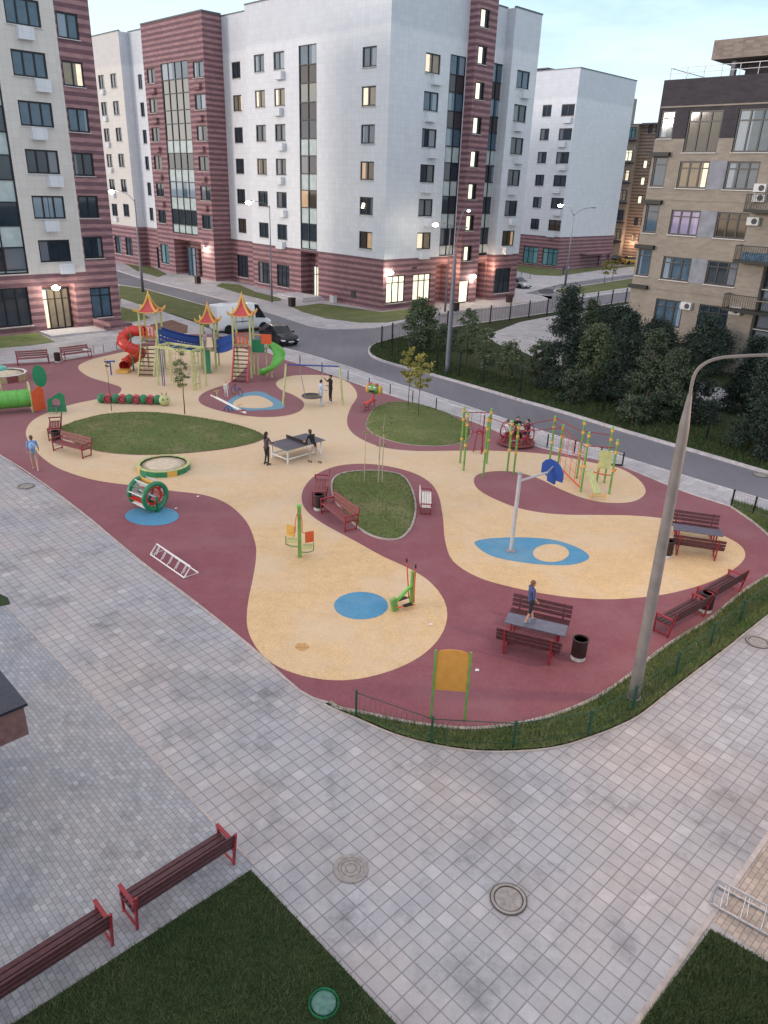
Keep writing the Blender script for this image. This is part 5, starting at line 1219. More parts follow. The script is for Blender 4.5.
# green spiral slide to the right
b = MB(); b.bb(T3c.x + .6, T3c.x + 1.55, T3c.y - .35, T3c.y + .45, 1.92, 2.0); PT('side_platform', b, 'wood')
b = MB(); b.bb(T3c.x + .66, T3c.x + 1.5, T3c.y - .46, T3c.y - .41, 1.75, 2.62); PT('side_panel', b, 'dgreen')
b = MB(); b.bb(T3c.x + 1.3, T3c.x + 2.0, T3c.y - .5, T3c.y - .45, 2.35, 3.0); PT('slide_hood', b, 'orangered')
b = MB(); b.tube([(T3c.x + .66, T3c.y - .44, 2.95), (T3c.x + 1.3, T3c.y - .44, 2.95)], .04, 6); PT('hand_rail', b, 'yellow')
for dx in (.9, 1.5):
    b = MB(); b.bb(T3c.x + dx - .05, T3c.x + dx + .05, T3c.y + .3, T3c.y + .4, 0, 1.92); PT('post', b, 'cream')
ax = T3c + Vector((1.75, -.3, 0)); n = 30; cen = []
for i in range(n + 1):
    t = i / n; an = PI * .62 - t * PI * 1.35; rr = .62; cen.append((ax + Vector((rr * math.cos(an) + .1, rr * math.sin(an), 2.02 - 1.75 * t)), an))
sl = MB()
sec = [(-.42, .34), (-.36, .12), (-.2, .0), (0, -.03), (.2, 0), (.36, .14), (.44, .42)]
for c_, an in cen:
    ra = Vector((math.cos(an), math.sin(an), 0))
    for (x, z) in sec: sl.v.append(c_ + ra * x + Vector((0, 0, z)))
for i in range(n):
    for k in range(len(sec) - 1): a = i * 7 + k; sl.f.append((a, a + 1, a + 8, a + 7)); sl.m.append(0)
o = PT('spiral_slide', sl, 'lime', smooth=True, recalc=False); so = o.modifiers.new('thick', 'SOLIDIFY'); so.thickness = .035
b = MB(); b.beam((ax.x + .2, ax.y, 0), (ax.x + .2, ax.y, 1.1), .08, .08); PT('slide_post', b, 'cream')
# small slide under the middle tower
b = MB(); b.beam((T2c.x - .1, T2c.y - .6, 1.3), (T2c.x + .3, T2c.y - 2.2, .12), .5, .05); PT('small_slide', b, 'dgreen')
for s in (-.25, .25): b = MB(); b.beam((T2c.x - .1 + s, T2c.y - .6, 1.4), (T2c.x + .3 + s, T2c.y - 2.2, .25), .05, .22); PT('slide_side', b, 'cream' if s > 0 else 'dgreen')
# climbing frame in front
fl, fr_ = G(158.6, 385), G(193.8, 390.5); dv = (fr_ - fl); wdt = dv.length; dv.normalize(); nv = Vector((-dv.y, dv.x, 0)); H_ = 2.5; D_ = 1.35
cs = [fl, fr_, fr_ + nv * D_, fl + nv * D_]
for c in cs: b = MB(); b.beam(c, c + Vector((0, 0, H_)), .1, .1); PT('frame_post', b, 'cream')
for i in range(4): b = MB(); b.beam(cs[i] + Vector((0, 0, H_)), cs[(i + 1) % 4] + Vector((0, 0, H_)), .13, .13); PT('frame_beam', b, 'cream')
for t in (.33, .66):
    for (a, b_) in ((0, 3), ): 
        p, q = cs[0].lerp(cs[1], t), cs[3].lerp(cs[2], t); b = MB(); b.tube([p + Vector((0, 0, H_ + .01)), q + Vector((0, 0, H_ + .01))], .03, 5); PT('monkey_bar', b, 'cream')
for t in (.5, .8): c = cs[1].lerp(cs[2], t - .3); b = MB(); b.beam(c, c + Vector((0, 0, H_)), .08, .08); PT('frame_post', b, 'cream')
for k in range(5): b = MB(); z_ = .35 + k * .45; b.tube([cs[1] + Vector((0, 0, z_)), cs[1].lerp(cs[2], .5) + Vector((0, 0, z_))], .025, 5); PT('frame_rung', b, 'cream')
for off in (0, .3): p = cs[0] + dv * (.35 + off * .5); b = MB(); b.tube([p + Vector((0, 0, 0)), p + Vector((0, 0, H_))], .03, 5); PT('climbing_pole', b, 'bluep')
b = MB(); q = cs[0].lerp(cs[1], .45)
for k in range(4): b.tube([q + dv * k * .28 + Vector((0, 0, .05)), q + dv * k * .28 + Vector((0, 0, H_))], .014, 4)
for k in range(7): b.tube([q + Vector((0, 0, .3 + k * .32)), q + dv * .84 + Vector((0, 0, .3 + k * .32))], .014, 4)
PT('climbing_net', b, 'wood')
b = MB(); p = T1c + Vector((-2.4, -1.9, 0)); b.tube([p + Vector((-.4, 0, .9)), p + Vector((.3, .1, .95)), p + Vector((.1, .4, .8))], .05, 6); b.beam(p, p + Vector((0, 0, .9)), .07, .07); PT('toy_spinner', b, 'bluep')

# ------------------------------------------------------------------ workout frame
def WB(n): pass
T = thing('workout_frame', 'green and yellow workout frame of tall posts with red bars and ropes', 'workout frame', at(G(560, 470)))
O2 = Vector((G(560, 470).x, G(560, 470).y, 0))
def P2(name, mb, mat, **k): mb.v = [v - O2 for v in mb.v]; return mb.build(name, M[mat], T, **k)
post = {}
for k, (u, v, h) in dict(a=(460, 463, 2.8), b=(463.5, 470.5, 2.85), c=(483, 477.5, 2.95), d=(486.5, 463.5, 2.75), e=(507, 472.5, 2.55), f=(513.5, 474, 2.45), g=(549.5, 462, 2.35), h=(557.5, 468.5, 2.2), i=(576.5, 478.5, 2.85), j=(580.5, 492, 2.8), k=(604, 483, 2.7), l=(609, 494, 2.55), m=(596.5, 482.5, 1.5)).items():
    g = G(u, v); post[k] = (Vector((g.x, g.y, 0)), h)
    b = MB(); b.tube([(g.x, g.y, 0), (g.x, g.y, h)], .05, 8); o = P2('post', b, 'green' if k != 'a' else 'green')
    for zz in (h - .12, h - .55, h * .45):
        b = MB(); b.lathe([(.075, -.06), (.075, .06)], (g.x - O2.x, g.y - O2.y, zz), 8); b.build('clamp', M['yellow'], o)
    b = MB(); b.lathe([(.06, 0), (.04, .06), (.001, .07)], (g.x - O2.x, g.y - O2.y, h), 8); b.build('post_cap', M['lime'], o)
def bar(a, b_, z, mat='red', r=.022): m = MB(); m.tube([post[a][0] + Vector((0, 0, z)), post[b_][0] + Vector((0, 0, z))], r, 6); P2('bar', m, mat)
for a, b_, z in (('e', 'g', 2.25), ('g', 'i', 2.3), ('i', 'k', 2.35), ('f', 'h', 2.1), ('h', 'j', 2.1), ('j', 'l', 2.2), ('a', 'd', 2.6), ('d', 'e', 2.35), ('a', 'b', 2.4), ('c', 'd', 2.5), ('e', 'f', 2.3), ('g', 'h', 2.05)): bar(a, b_, z)
m = MB(); m.beam(post['a'][0] + Vector((0, .04, .4)), post['a'][0] + Vector((.02, .04, 2.3)), .09, .03); P2('side_plank', m, 'orangered')
for (a, b_) in (('h', 'j'),):
    A_, B_ = post[a][0], post[b_][0]; m = MB()
    for i in range(5): p = A_.lerp(B_, .08 + i * .21); m.tube([p + Vector((0, 0, .15)), p + Vector((0, 0, 2.1))], .013, 4)
    for i in range(5): m.tube([A_ + Vector((0, 0, .2 + i * .4)), B_ + Vector((0, 0, .2 + i * .4))], .013, 4)
    P2('rope_net', m, 'orangered'); m = MB(); m.tube([A_ + Vector((0, 0, .15)), B_ + Vector((0, 0, .15))], .03, 5); P2('bar', m, 'orangered')
for t in (.3, .62):
    p = post['a'][0].lerp(post['d'][0], t); m = MB(); m.tube([p + Vector((0, 0, 2.58)), p + Vector((0, 0, 1.75))], .01, 4); m.tube([p + Vector((.12 * math.cos(q), .0, 1.63 + .12 * math.sin(q))) for q in [2 * PI * i / 12 for i in range(12)]], .02, 5, closed=True); P2('hanging_ring', m, 'red')
p = post['d'][0].lerp(post['a'][0], .25) + Vector((0, -.2, 0)); m = MB(); m.tube([p + Vector((0, 0, 2.55)), p + Vector((0, 0, .55))], .035, 6); P2('hanging_bar', m, 'red')
e = G(597, 500); s_ = post['j'][0] + Vector((.25, .1, 1.0)); m = MB(); m.beam(Vector((e.x, e.y, .3)), s_, .32, .05); P2('sit_up_board', m, 'cream')
m = MB(); m.tube([(e.x - .3, e.y, .2), (e.x + .35, e.y, .2)], .035, 6); m.tube([(e.x - .25, e.y, .0), (e.x - .25, e.y, .32)], .03, 6); m.tube([(e.x + .3, e.y, .0), (e.x + .3, e.y, .32)], .03, 6); P2('board_foot', m, 'yellow')
m = MB(); A_, B_ = post['m'][0], post['k'][0]; c = A_.lerp(post['l'][0], .5); m.box(c + Vector((-.05, .1, 1.35)), (.55, .05, .85), R(-15)); P2('panel', m, 'cream')
m = MB(); m.tube([c + Vector((-.6, -.2, .85)), c + Vector((-.2, -.35, .8)), c + Vector((.2, -.3, .75)), c + Vector((.45, -.1, 1.0))], .03, 6); P2('grab_bar', m, 'orangered')
m = MB(); m.tube([c + Vector((.3, .1, 1.15)), c + Vector((.75, .0, 1.15))], .05, 6); P2('grip', m, 'black')
# ------------------------------------------------------------------ roundabout with red hoops
mc = at(G(516, 444)); T = thing('roundabout', 'red roundabout of hooped seats by the white fence, crowded with people', 'roundabout', mc)
MB().lathe([(1.0, .12), (1.0, .17), (.001, .17)], seg=24).build('platform', M['slatred'], T); MB().lathe([(.06, 0), (.06, .9), (.03, .95)], seg=10).build('hub', M['red'], T)
for i in range(6):
    t = 2 * PI * i / 6 + .3; c = Vector((.82 * math.cos(t), .82 * math.sin(t), 0)); s = Vector((-math.sin(t), math.cos(t), 0))
    MB().tube([c + s * .36 * math.cos(q) + Vector((0, 0, .62 + .42 * math.sin(q))) for q in [2 * PI * j / 18 for j in range(18)]], .03, 6, closed=True).build('hoop', M['red'], T)
    MB().box(c * .72 + Vector((0, 0, .46)), (.3, .45, .05), t).build('seat', M['red'], T)
MB().tube([(.5 * math.cos(q), .5 * math.sin(q), .92) for q in [2 * PI * j / 20 for j in range(20)]], .025, 6, closed=True).build('hand_wheel', M['red'], T)
# small red A-frame stands left of it
q0_ = G(481, 452); T = thing('step_walker', 'slim red outdoor stepping machine behind the workout posts', 'gym machine', at(G(478, 452)))
MB().tube([(-.25, 0, 0), (-.1, 0, 1.15), (.1, 0, 1.15), (.25, 0, 0)], .03, 6).build('frame', M['red'], T); MB().tube([(-.3, .1, 1.0), (0, .1, 1.1), (.3, .1, 1.0)], .025, 6).build('handle', M['red'], T)
for s in (-1, 1): MB().box((s * .16, -.1, .22), (.12, .32, .04)).build('pedal', M['slatred'], T)
# ------------------------------------------------------------------ fences
def mesh_fence(name, label, pts, h, post_m, wire_m, pr=.03, gap=.12, wr=.006, z=GZ, rails=(0.12, .96), group=None, arches=False, ph=None, step=None, pz=0.0, prot=0.0):
    o0 = pts[0]; T = thing(name, label, 'fence', (o0.x, o0.y, z)); O = Vector((o0.x, o0.y, 0))
    if step:
        q = [pts[0]]
        for a, b in zip(pts[:-1], pts[1:]):
            n = max(1, round((b - a).length / step)); q += [a.lerp(b, (i + 1) / n) for i in range(n)]
        pts = q
    ph = ph or h
    pm = None
    for p in pts:
        if pm is None:
            pb = MB(); pb.bb(-pr, pr, -pr, pr, 0, ph); pb.bb(-pr * 1.25, pr * 1.25, -pr * 1.25, pr * 1.25, ph, ph + .03); o = pb.build('post', post_m, T); pm = o.data
        else: o = bpy.data.objects.new('post', pm); COL.objects.link(o); o.parent = T
        o.location = (p.x - O.x, p.y - O.y, 0)
    for a, b in zip(pts[:-1], pts[1:]):
        L = (b - a).length; m = MB(); n = max(2, int(L / gap)); d = (b - a) / L; a_ = a - O; b_ = b - O
        a_ = Vector((a_.x, a_.y, 0)) + d * pr; b_ = Vector((b_.x, b_.y, 0)) - d * pr
        for r in rails: m.beam(a_ + Vector((0, 0, h * r)), b_ + Vector((0, 0, h * r)), wr * 2.6, wr * 2.6)
        for i in range(n):
            t = (i + .5) / n; p = a_.lerp(b_, t)
            if arches:
                q = a_.lerp(b_, min(1, t + 1.0 / n)); zt = h * rails[-1] - .12 * math.sin(PI * t) * 1.2
                m.beam(p + Vector((0, 0, h * rails[0])), p + Vector((0, 0, zt)), wr, wr)
                if i < n - 1 and i % 2 == 0: m.tube([p + Vector((0, 0, zt)), (p + q) / 2 + Vector((0, 0, min(zt + .07, h * .96))), q + Vector((0, 0, zt))], wr * .6, 4, cap=False)
            else: m.beam(p + Vector((0, 0, h * max(rails[0] - .04, .02))), p + Vector((0, 0, h * rails[-1] + prot)), wr * 2, wr)
        m.build('panel', wire_m, T)
    return T
vf = W([(356, 716), (431, 743), (513, 747.5), (588, 736), (632, 711), (675, 676), (710, 646), (740, 622), (770, 598), (796, 575)])
mesh_fence('low_fence', 'low dark green fence with arched wires curving through the verge', vf, .74, M['fgreen'], M['fgreen'], .028, .14, .006, .14, (.1, .95), arches=True)
wf = W([(300, 365), (322, 372.5), (348, 381), (369, 388.5), (390, 395), (412.5, 402), (436, 409.5), (464, 419), (490, 428), (518, 438), (547, 447), (574, 453.5), (600, 460.5), (622, 466)])
mesh_fence('picket_fence', 'low white picket fence with dark posts between the playground and the road', wf, .68, M['black'], M['whitep'], .03, .15, .008, GZ, (.1, .93))
mesh_fence('low_fence', 'short dark fence with pale wires on the grass at the right edge by the road', W([(731, 506), (753, 513.5), (778, 523), (806, 536)]), .72, M['black'], M['steel'], .03, .14, .007, .14, (.1, .95), arches=True)
mesh_fence('low_fence', 'short pale fence on the forecourt beyond the red benches', W([(94, 354), (104, 352.5), (117, 350.5)]), .6, M['steel'], M['whitep'], .025, .18, .012, GZ, (.1, .93))
mesh_fence('low_fence', 'tiny dark railing beside the silver car at the far corner', W([(512, 275), (521, 278), (530, 279)]), .9, M['acdark'], M['steel'], .03, .3, .012, .1, (.1, .93))
mesh_fence('bar_fence', 'tall black bar fence along the far side of the garden', [G(381.5, 347.5), G(392, 343.5), G(414, 336)] + [PQ(p, 47.3) for p in (55.3, 58.6, 61.9, 65.2, 68.6, 72, 75.5, 79, 82.4, 85.8, 89.2, 92.6)], 1.75, M['black'], M['black'], .06, .5, .006, .1, (.08, .93))
mesh_fence('bar_fence', 'tall black bar fence under the trees behind the near road kerb', W([(392, 356), (437, 369), (483, 382.5), (520, 392.5), (561, 401.5), (603, 411), (652, 424.5), (706, 440), (762, 458), (820, 476)]), 1.75, M['black'], M['black'], .05, .5, .006, .1, (.08, .93), step=3.2)

# ------------------------------------------------------------------ lamps
def plamp(loc, e, c=(1, .86, .62), r=.15):
    l = bpy.data.lights.new('street_light', 'POINT'); l.energy = e; l.color = c; l.shadow_soft_size = r
    o = bpy.data.objects.new('street_light', l); COL.objects.link(o); o.location = loc; return o
def vplane(u, v, y):
    d = ROT @ Vector((u - CX, v - CY, F)); return CAM + d * (y / d.y)
b0 = G(633, 699); T = thing('street_lamp', 'tall tapered grey-brown lamp post in the foreground verge with thin bent arm', 'street lamp', (b0.x, b0.y, .13))
y0 = b0.y; loc = lambda p: Vector((p.x - b0.x, p.y - b0.y, p.z - .13))
tip = loc(vplane(691, 390, y0)); H1 = tip.z
MB().tube([(0, 0, 0), (0, 0, .5), (tip.x * .8, 0, H1 - 1.0), (tip.x * .9, 0, H1 - .72), (tip.x, 0, H1)], [.16, .155, .12, .115, .05], 16, cap=True).build('pole', M['pole'], T, smooth=True)
arm = [loc(vplane(u, v, y0)) for u, v in ((691, 392), (693, 378), (697, 367), (705, 359), (718, 353.5), (735, 351.5), (768, 350), (850, 349), (905, 352))]
MB().tube(catmull(arm, False, 5), .036, 10).build('arm', M['pole'], T, smooth=True)
MB().lathe([(.17, 0), (.2, .02), (.2, .08), (.17, .1)], (0, 0, -.01), 14).build('base_collar', M['pole'], T)
hp = arm[-1]; MB().box(hp + Vector((.2, 0, -.03)), (.75, .3, .12)).build('lamp_head', M['poleg'], T, bevel=.03); MB().box(hp + Vector((.25, 0, -.105)), (.5, .22, .03)).build('lamp_glass', M['lamp_on'], T)
plamp(Vector((b0.x, b0.y, .13)) + hp + Vector((.25, 0, -.3)), 1300, (1, .70, .50))
def street_lamp(u, v, h, label, arms, lit=(1,), tall_r=.09, e=220, bz=.1):
    b = G(u, v); T = thing('street_lamp', label, 'street lamp', (b.x, b.y, bz))
    MB().tube([(0, 0, 0), (0, 0, h * .25), (0, 0, h * .26), (0, 0, h)], [tall_r * 1.3, tall_r * 1.2, tall_r * .9, tall_r * .5], 10).build('pole', M['poleg'], T, smooth=True)
    for i, (dx, dy, dz) in enumerate(arms):
        e_ = Vector((dx, dy, h + dz)); MB().tube([(0, 0, h - .25), (dx * .25, dy * .25, h + dz * .45), (dx * .6, dy * .6, h + dz * .85), e_], .035, 6).build('arm', M['poleg'], T, smooth=True)
        d = Vector((dx, dy, 0)).normalized(); a = math.atan2(d.y, d.x); MB().box(e_ + d * .25, (.7, .24, .1), a).build('lamp_head', M['poleg'], T)
        on = i in lit; MB().box(e_ + d * .28 + Vector((0, 0, -.075)), (.5, .2, .05), a).build('lamp_glass', M['lamp_on'] if on else M['acbox'], T)
        if on:
            MB().ball(e_ + d * .28 + Vector((0, 0, -.18)), (.32, .32, .2), 12, 8).build('lamp_glow_ball', M['lamp_on'], T); plamp(Vector((b.x, b.y, bz)) + e_ + d * .28 + Vector((0, 0, -.5)), e)  # oversized ball stands for the bloom round a lit head
    return T
xr = Vector((1, 0, 0))
street_lamp(143, 292, 10.1, 'grey lamp post with a lit head in front of the brick tower entrance', [(-2.0, -.6, .9)], (0,), .13, 500)
street_lamp(272, 302, 10.1, 'slim lamp post with a lit head at the block corner above the parked van', [(-1.9, -.5, .4)], (0,), .09, 250)
street_lamp(445, 311.5, 9.0, 'slim lamp post with a lit left head at the stair tower entrance', [(-1.4, -.8, .1), (1.2, .3, -.3)], (0,), .09, 130)
street_lamp(565, 286, 9.7, 'double-armed lamp post on the far verge with its left head lit', [(-1.9, -.3, 1.2), (2.4, .3, .9)], (0,), .12, 600)
# lamp by the near kerb of the garden
b = G(447, 373); T = thing('street_lamp', 'tapered grey lamp post rising from the garden kerb with a thin raised arm', 'street lamp', (b.x, b.y, .1)); 
MB().tube([(0, 0, 0), (0, 0, .6), (0, 0, 7.3), (0, 0, 7.8), (.02, 0, 8.8)], [.19, .18, .13, .12, .04], 12).build('pole', M['poleg'], T, smooth=True)
MB().tube(catmull([Vector(v) for v in ((.02, 0, 8.75), (.08, 0, 9.6), (.2, .1, 10.4), (.4, .15, 11.1), (.6, .2, 11.2))], False, 4), .04, 6).build('arm', M['poleg'], T, smooth=True)
MB().box((.75, .25, 11.2), (.5, .2, .1), .3).build('lamp_head', M['poleg'], T); MB().ball((.75, .25, 11.1), (.12, .1, .06), 8, 6).build('lamp_glass', M['lamp_on'], T)
# wall lamps at the entrances (parts of the buildings stand off the wall on brackets)
def wall_lamp(pw, label, e, n, r=.22):
    T = thing('wall_lamp', label, 'wall lamp', pw); MB().box(n * .3, (.5, .5, .08), A).build('housing', M['acdark'], T); MB().ball(n * .32 + Vector((0, 0, -.14)), (r, r, r * .6), 12, 8).build('lamp_glass', M['lamp_on'], T, smooth=True)  # glass sized by r; large values stand for the lamp's bloom
    MB().beam((0, 0, 0), n * .3, .06, .06).build('bracket', M['acdark'], T)
    plamp(Vector(pw) + n * .55 + Vector((0, 0, -.25)), e, (1, .9, .7))
NQ = -QV; NP = -PV
wall_lamp(PQ(58.6, 58.95, 4.25), 'bright white wall lamp at the corner of the large block', 700, NQ, .42)
wall_lamp(PQ(71.3, 57.85, 3.3), 'dazzling wall lamp over the lit stair tower door', 700, NQ, .38)
wall_lamp(PQ(26.0, 66.15, 3.9), 'dazzling wall lamp over the glass entrance of the left block', 1100, NQ, .34)
wall_lamp(PQ(56.55, 91.3, 4.3), 'warm wall lamp beside the brick tower entrance', 240, NP, .06)
for v in (PQ(149, 80, 3.5), PQ(75, 57.5, 4.0), PQ(68, 58, 4.0)): plamp(v, 220, (1, .68, .45))
plamp(PQ(146, 76, 5), 1000, (1, .62, .36))

# ------------------------------------------------------------------ manhole covers
def manhole(u, v, label, r=.34, pale=False, ring=True, z=GZ, m1=None):
    p = G(u, v); T = thing('manhole_cover', label, 'manhole cover', (p.x, p.y, z)); 
    MB().lathe([(.001, .006), (r * .72, .006), (r * .74, .002)], seg=28).build('lid', M['ironpale'], T)
    MB().lathe([(r * .75, .001), (r * .75, .012), (r, .012), (r, .0)], seg=32).build('frame_ring', M['iron'] if ring else M['ironpale'], T)
    if ring:
        k = MB()
        k.lathe([(r * .80, .012), (r * .81, .02), (r * .93, .02), (r * .94, .012)], seg=32, cap=False)
        for i in range(8): a = 2 * PI * i / 8; k.box((r * .35 * math.cos(a), r * .35 * math.sin(a), .009), (.1, .012, .006), a)
        k.build('studs', M['ironpale'], T)
    else:
        k = MB()
        for rr_ in (.3, .55): k.lathe([(r * rr_, .0065), (r * rr_ + .005, .008), (r * rr_ + .01, .0065)], seg=24, cap=False)
        k.build('rings', M['iron'], T)
manhole(351, 868.5, 'plain pale round cover in the pavement right of the bench corner', .345, ring=False)
manhole(508.5, 899, 'dark studded iron manhole cover in the middle of the lower pavement', .36)
manhole(758, 642, 'iron manhole cover by the right edge beside the verge', .36)
manhole(26, 486, 'iron manhole cover on the pavement near the person with a backpack', .36)
manhole(761, 473, 'dark manhole cover on the road at the right edge', .38, z=.012)
p = PQ(5.2, 6.15); T = thing('reflection_disc', 'round pale turquoise reflection built as a disc in the dark lawn at the bottom', 'reflection', (p.x, p.y, .17));  # turquoise reflection given solid shape as a disc in the grass
MB().lathe([(.001, .07), (.12, .06), (.2, .03), (.22, .0)], seg=20).build('lens', M['paleglow'], T, smooth=True); MB().lathe([(.225, .0), (.245, .04), (.26, 0)], seg=20).build('rim', M['dgreen'], T)
# street cabinet by the wall
p = PQ(57.3, 66.3, .13); T = thing('utility_cabinet', 'small white cabinet against the brick wall near the block corner', 'cabinet', p, A); MB().bb(-.25, .25, -.35, .35, 0, .9).build('body', M['acbox'], T, bevel=.02); MB().bb(-.27, -.252, -.28, .28, .1, .8).build('door', M['acbox'], T); MB().bb(-.3, .3, -.4, .4, .905, .95).build('lid', M['redslide'], T)

# ------------------------------------------------------------------ trees
def trunk_mb(h, r, seed, lean=.03, limbs=5, lb=.35, spread=.35):
    rr = random.Random(seed); m = MB(); pts = [Vector((0, 0, 0))]; n = 6
    for i in range(1, n + 1): pts.append(Vector((rr.uniform(-1, 1) * lean * i * h / n, rr.uniform(-1, 1) * lean * i * h / n, h * i / n)))
    m.tube(pts, [r * (1 - .8 * i / n) for i in range(n + 1)], 8)
    for i in range(limbs):
        t = lb + (1 - lb) * (i + .3) / limbs; a = rr.uniform(0, 2 * PI); k = min(n - 1, int(t * n)); p = pts[k].lerp(pts[k + 1], t * n - k)
        L = h * spread * (1.15 - t) * rr.uniform(.7, 1.2); q = p + Vector((math.cos(a) * L, math.sin(a) * L, L * .6)); m.tube([p, (p + q) / 2 + Vector((0, 0, .04)), q], [r * .4, r * .25, r * .08], 5)
    return m
def crown_mb(h, rad, base, n_clump, per, leaf, seed, shape='round', squash=.6):
    rr = random.Random(seed); m_v = []; m_f = []
    for c in range(n_clump):
        t = rr.random() ** (1.25 if shape == 'cone' else .9); zc = base + (h - base) * t
        if shape == 'cone': R_ = rad * (1 - t) ** .8 + .12
        elif shape == 'flame': R_ = rad * math.sin(PI * min(1, .12 + t * .86)) ** .7
        else: R_ = rad * math.sqrt(max(0.02, 1 - (2 * t - .85) ** 2 / 1.4))
        a = rr.uniform(0, 2 * PI); q = R_ * math.sqrt(rr.uniform(.15, 1.0)); cc = Vector((q * math.cos(a), q * math.sin(a), zc)); cr = rad * rr.uniform(.14, .32)
        for k in range(per):
            d = Vector((rr.gauss(0, 1), rr.gauss(0, 1), rr.gauss(0, 1) * squash)) * cr * .62; p = cc + d; s = leaf * rr.uniform(.6, 1.4)
            u = Vector((rr.gauss(0, 1), rr.gauss(0, 1), rr.gauss(0, .7))).normalized(); w = u.cross(Vector((rr.gauss(0, 1), rr.gauss(0, 1), rr.gauss(0, 1)))).normalized()
            i = len(m_v); m_v += [p - u * s, p + w * s * .45, p + u * s, p - w * s * .45]; m_f.append((i, i + 1, i + 2, i + 3))
    return m_v, m_f
_tree_cache = {}
def tree(name, label, u, v, h, rad, mat, shape='round', base=.15, n=60, per=60, leaf=.12, seed=1, tr=.09, group=None, bark='bark', pos=None, z=.1, limbs=6, sc_=1.0):
    p = pos if pos is not None else G(u, v); T = thing(name, label, 'tree', (p.x, p.y, z), seed * 1.7, group)
    key = (h, rad, mat, shape, base, n, per, leaf, seed % 4, tr)
    if key not in _tree_cache:
        o = trunk_mb(h * .92, tr, seed, .02, limbs, base + .1, rad / h * .9).build('trunk', M[bark], T); 
        mv, mf = crown_mb(h, rad, h * base, n, per, leaf, seed, shape); me = bpy.data.meshes.new('crown'); me.from_pydata([tuple(x) for x in mv], [], mf); me.materials.append(M[mat]); me.update()
        _tree_cache[key] = (o.data, me)
    else: o = bpy.data.objects.new('trunk', _tree_cache[key][0]); COL.objects.link(o); o.parent = T
    c = bpy.data.objects.new('crown', _tree_cache[key][1]); COL.objects.link(c); c.parent = T
    T.scale = (sc_, sc_, sc_); return T
gg = 'trees in the fenced garden'
K1 = dict(group=gg)
tree('young_pine', 'bushy grey-green pine left of the lamp post, foremost in the garden corner', 420, 352, 4.2, 1.35, 'leafsoft', 'flame', .1, 70, 90, .11, 1, .08, **K1)
tree('slender_tree', 'open pale-leaved tree just right of the garden lamp post', 466, 366, 4.3, 1.0, 'leafsoft', 'flame', .2, 34, 46, .11, 2, .06, **K1)
tree('slender_tree', 'thin airy tree on the kerb side, second right of the garden lamp post', 484, 379, 3.6, .9, 'leafsoft', 'flame', .2, 34, 46, .11, 3, .06, **K1)
tree('shrub', 'short round shrub on the bend right of the slender trees', 508, 381, 2.7, 1.0, 'leafsoft', 'round', .08, 30, 60, .1, 4, .05, **K1)
tree('shrub', 'low pale shrub behind the bushy pine at the garden corner', 447, 348, 1.9, 1.1, 'leafsoft', 'round', .05, 26, 60, .1, 5, .04, **K1)
tree('dark_conifer', 'tallest dark conifer at the left end of the thick trees', 560, 388, 6.9, 1.75, 'leafdark', 'cone', .03, 140, 130, .08, 6, .12, **K1)
for i, (u, v, h, r, m, s, l) in enumerate([
    (590, 394, 4.6, 1.25, 'leafsoft', 'flame', 'paler loose tree just right of the tall conifer'),
    (583, 372, 5.2, 1.3, 'leafmid', 'cone', 'dark green conifer standing behind the tall conifer by the pale path'),
    (618, 402, 5.6, 1.45, 'leafdark', 'cone', 'pointed dark conifer in front of the left corner of the tan block'),
    (612, 374, 4.8, 1.8, 'leafdark', 'flame', 'dark tree against the left corner bays of the tan block'),
    (644, 413, 5.0, 1.3, 'leafmid', 'cone', 'dull green conifer under the tan block windows, left of the lamp bend'),
    (648, 388, 4.6, 1.8, 'leafdark', 'flame', 'dark tree close to the foot of the tan block, behind the conifers'),
    (668, 420, 4.2, 1.2, 'leafmid', 'flame', 'short green tree between two conifers left of the lamp bend'),
    (690, 420, 6.3, 1.45, 'leafdark', 'cone', 'pointed dark spruce rising beside the bend of the near lamp arm'),
    (756, 450, 5.6, 1.5, 'leafdark', 'cone', 'pointed dark spruce on the kerb side of the pale slab, far right'),
    (785, 458, 6.0, 1.9, 'leafdark', 'cone', 'dark spruce cut by the right edge'),
    (742, 412, 4.6, 1.4, 'leafdark', 'cone', 'dark conifer at the right edge behind the spruces'),
    (540, 374, 2.6, 1.1, 'leafsoft', 'round', 'small bushy shrub at the left foot of the tall conifer'),
    (600, 352, 3.6, 1.8, 'leafdark', 'round', 'dark tree in the back row next to the bar fence'),
    (572, 402, 2.0, .9, 'leafmid', 'round', 'low shrub by the kerb right of the tall conifer foot'),
    (632, 424, 1.7, .8, 'leafmid', 'round', 'low shrub on the kerb side in front of the conifers'),
    (702, 372, 3.4, 2.0, 'leafdark', 'round', 'dark bush below the tan block balconies')]):
    tree('garden_tree' if s != 'cone' else 'dark_conifer', l, u, v, h, r, m, s, .03, 110 if h > 3 else 40, 130, .08, 10 + i, .1, **K1)
gs = 'young trees on the playground mounds'
K2 = dict(group=gs, z=.3)
tree('young_tree', 'young tree with a small green crown in front of the climbing castle', 185, 417, 3.75, .48, 'leafpale', 'flame', .42, 24, 34, .07, 31, .035, limbs=4, **K2)
tree('young_tree', 'bare thin young tree at the top of the long mound, behind the caterpillar', 112, 414, 3.3, .25, 'leafmid', 'flame', .75, 3, 12, .06, 32, .022, limbs=3, **K2)
tree('young_tree', 'yellow-green young tree on the right mound, left of its twin', 408, 410, 3.6, .62, 'leafyellow', 'flame', .45, 22, 34, .085, 33, .03, limbs=4, **K2)
tree('young_tree', 'yellow-green young tree on the right mound, right of its twin', 418, 420, 3.7, .7, 'leafyellow', 'flame', .45, 24, 36, .085, 34, .03, limbs=4, **K2)
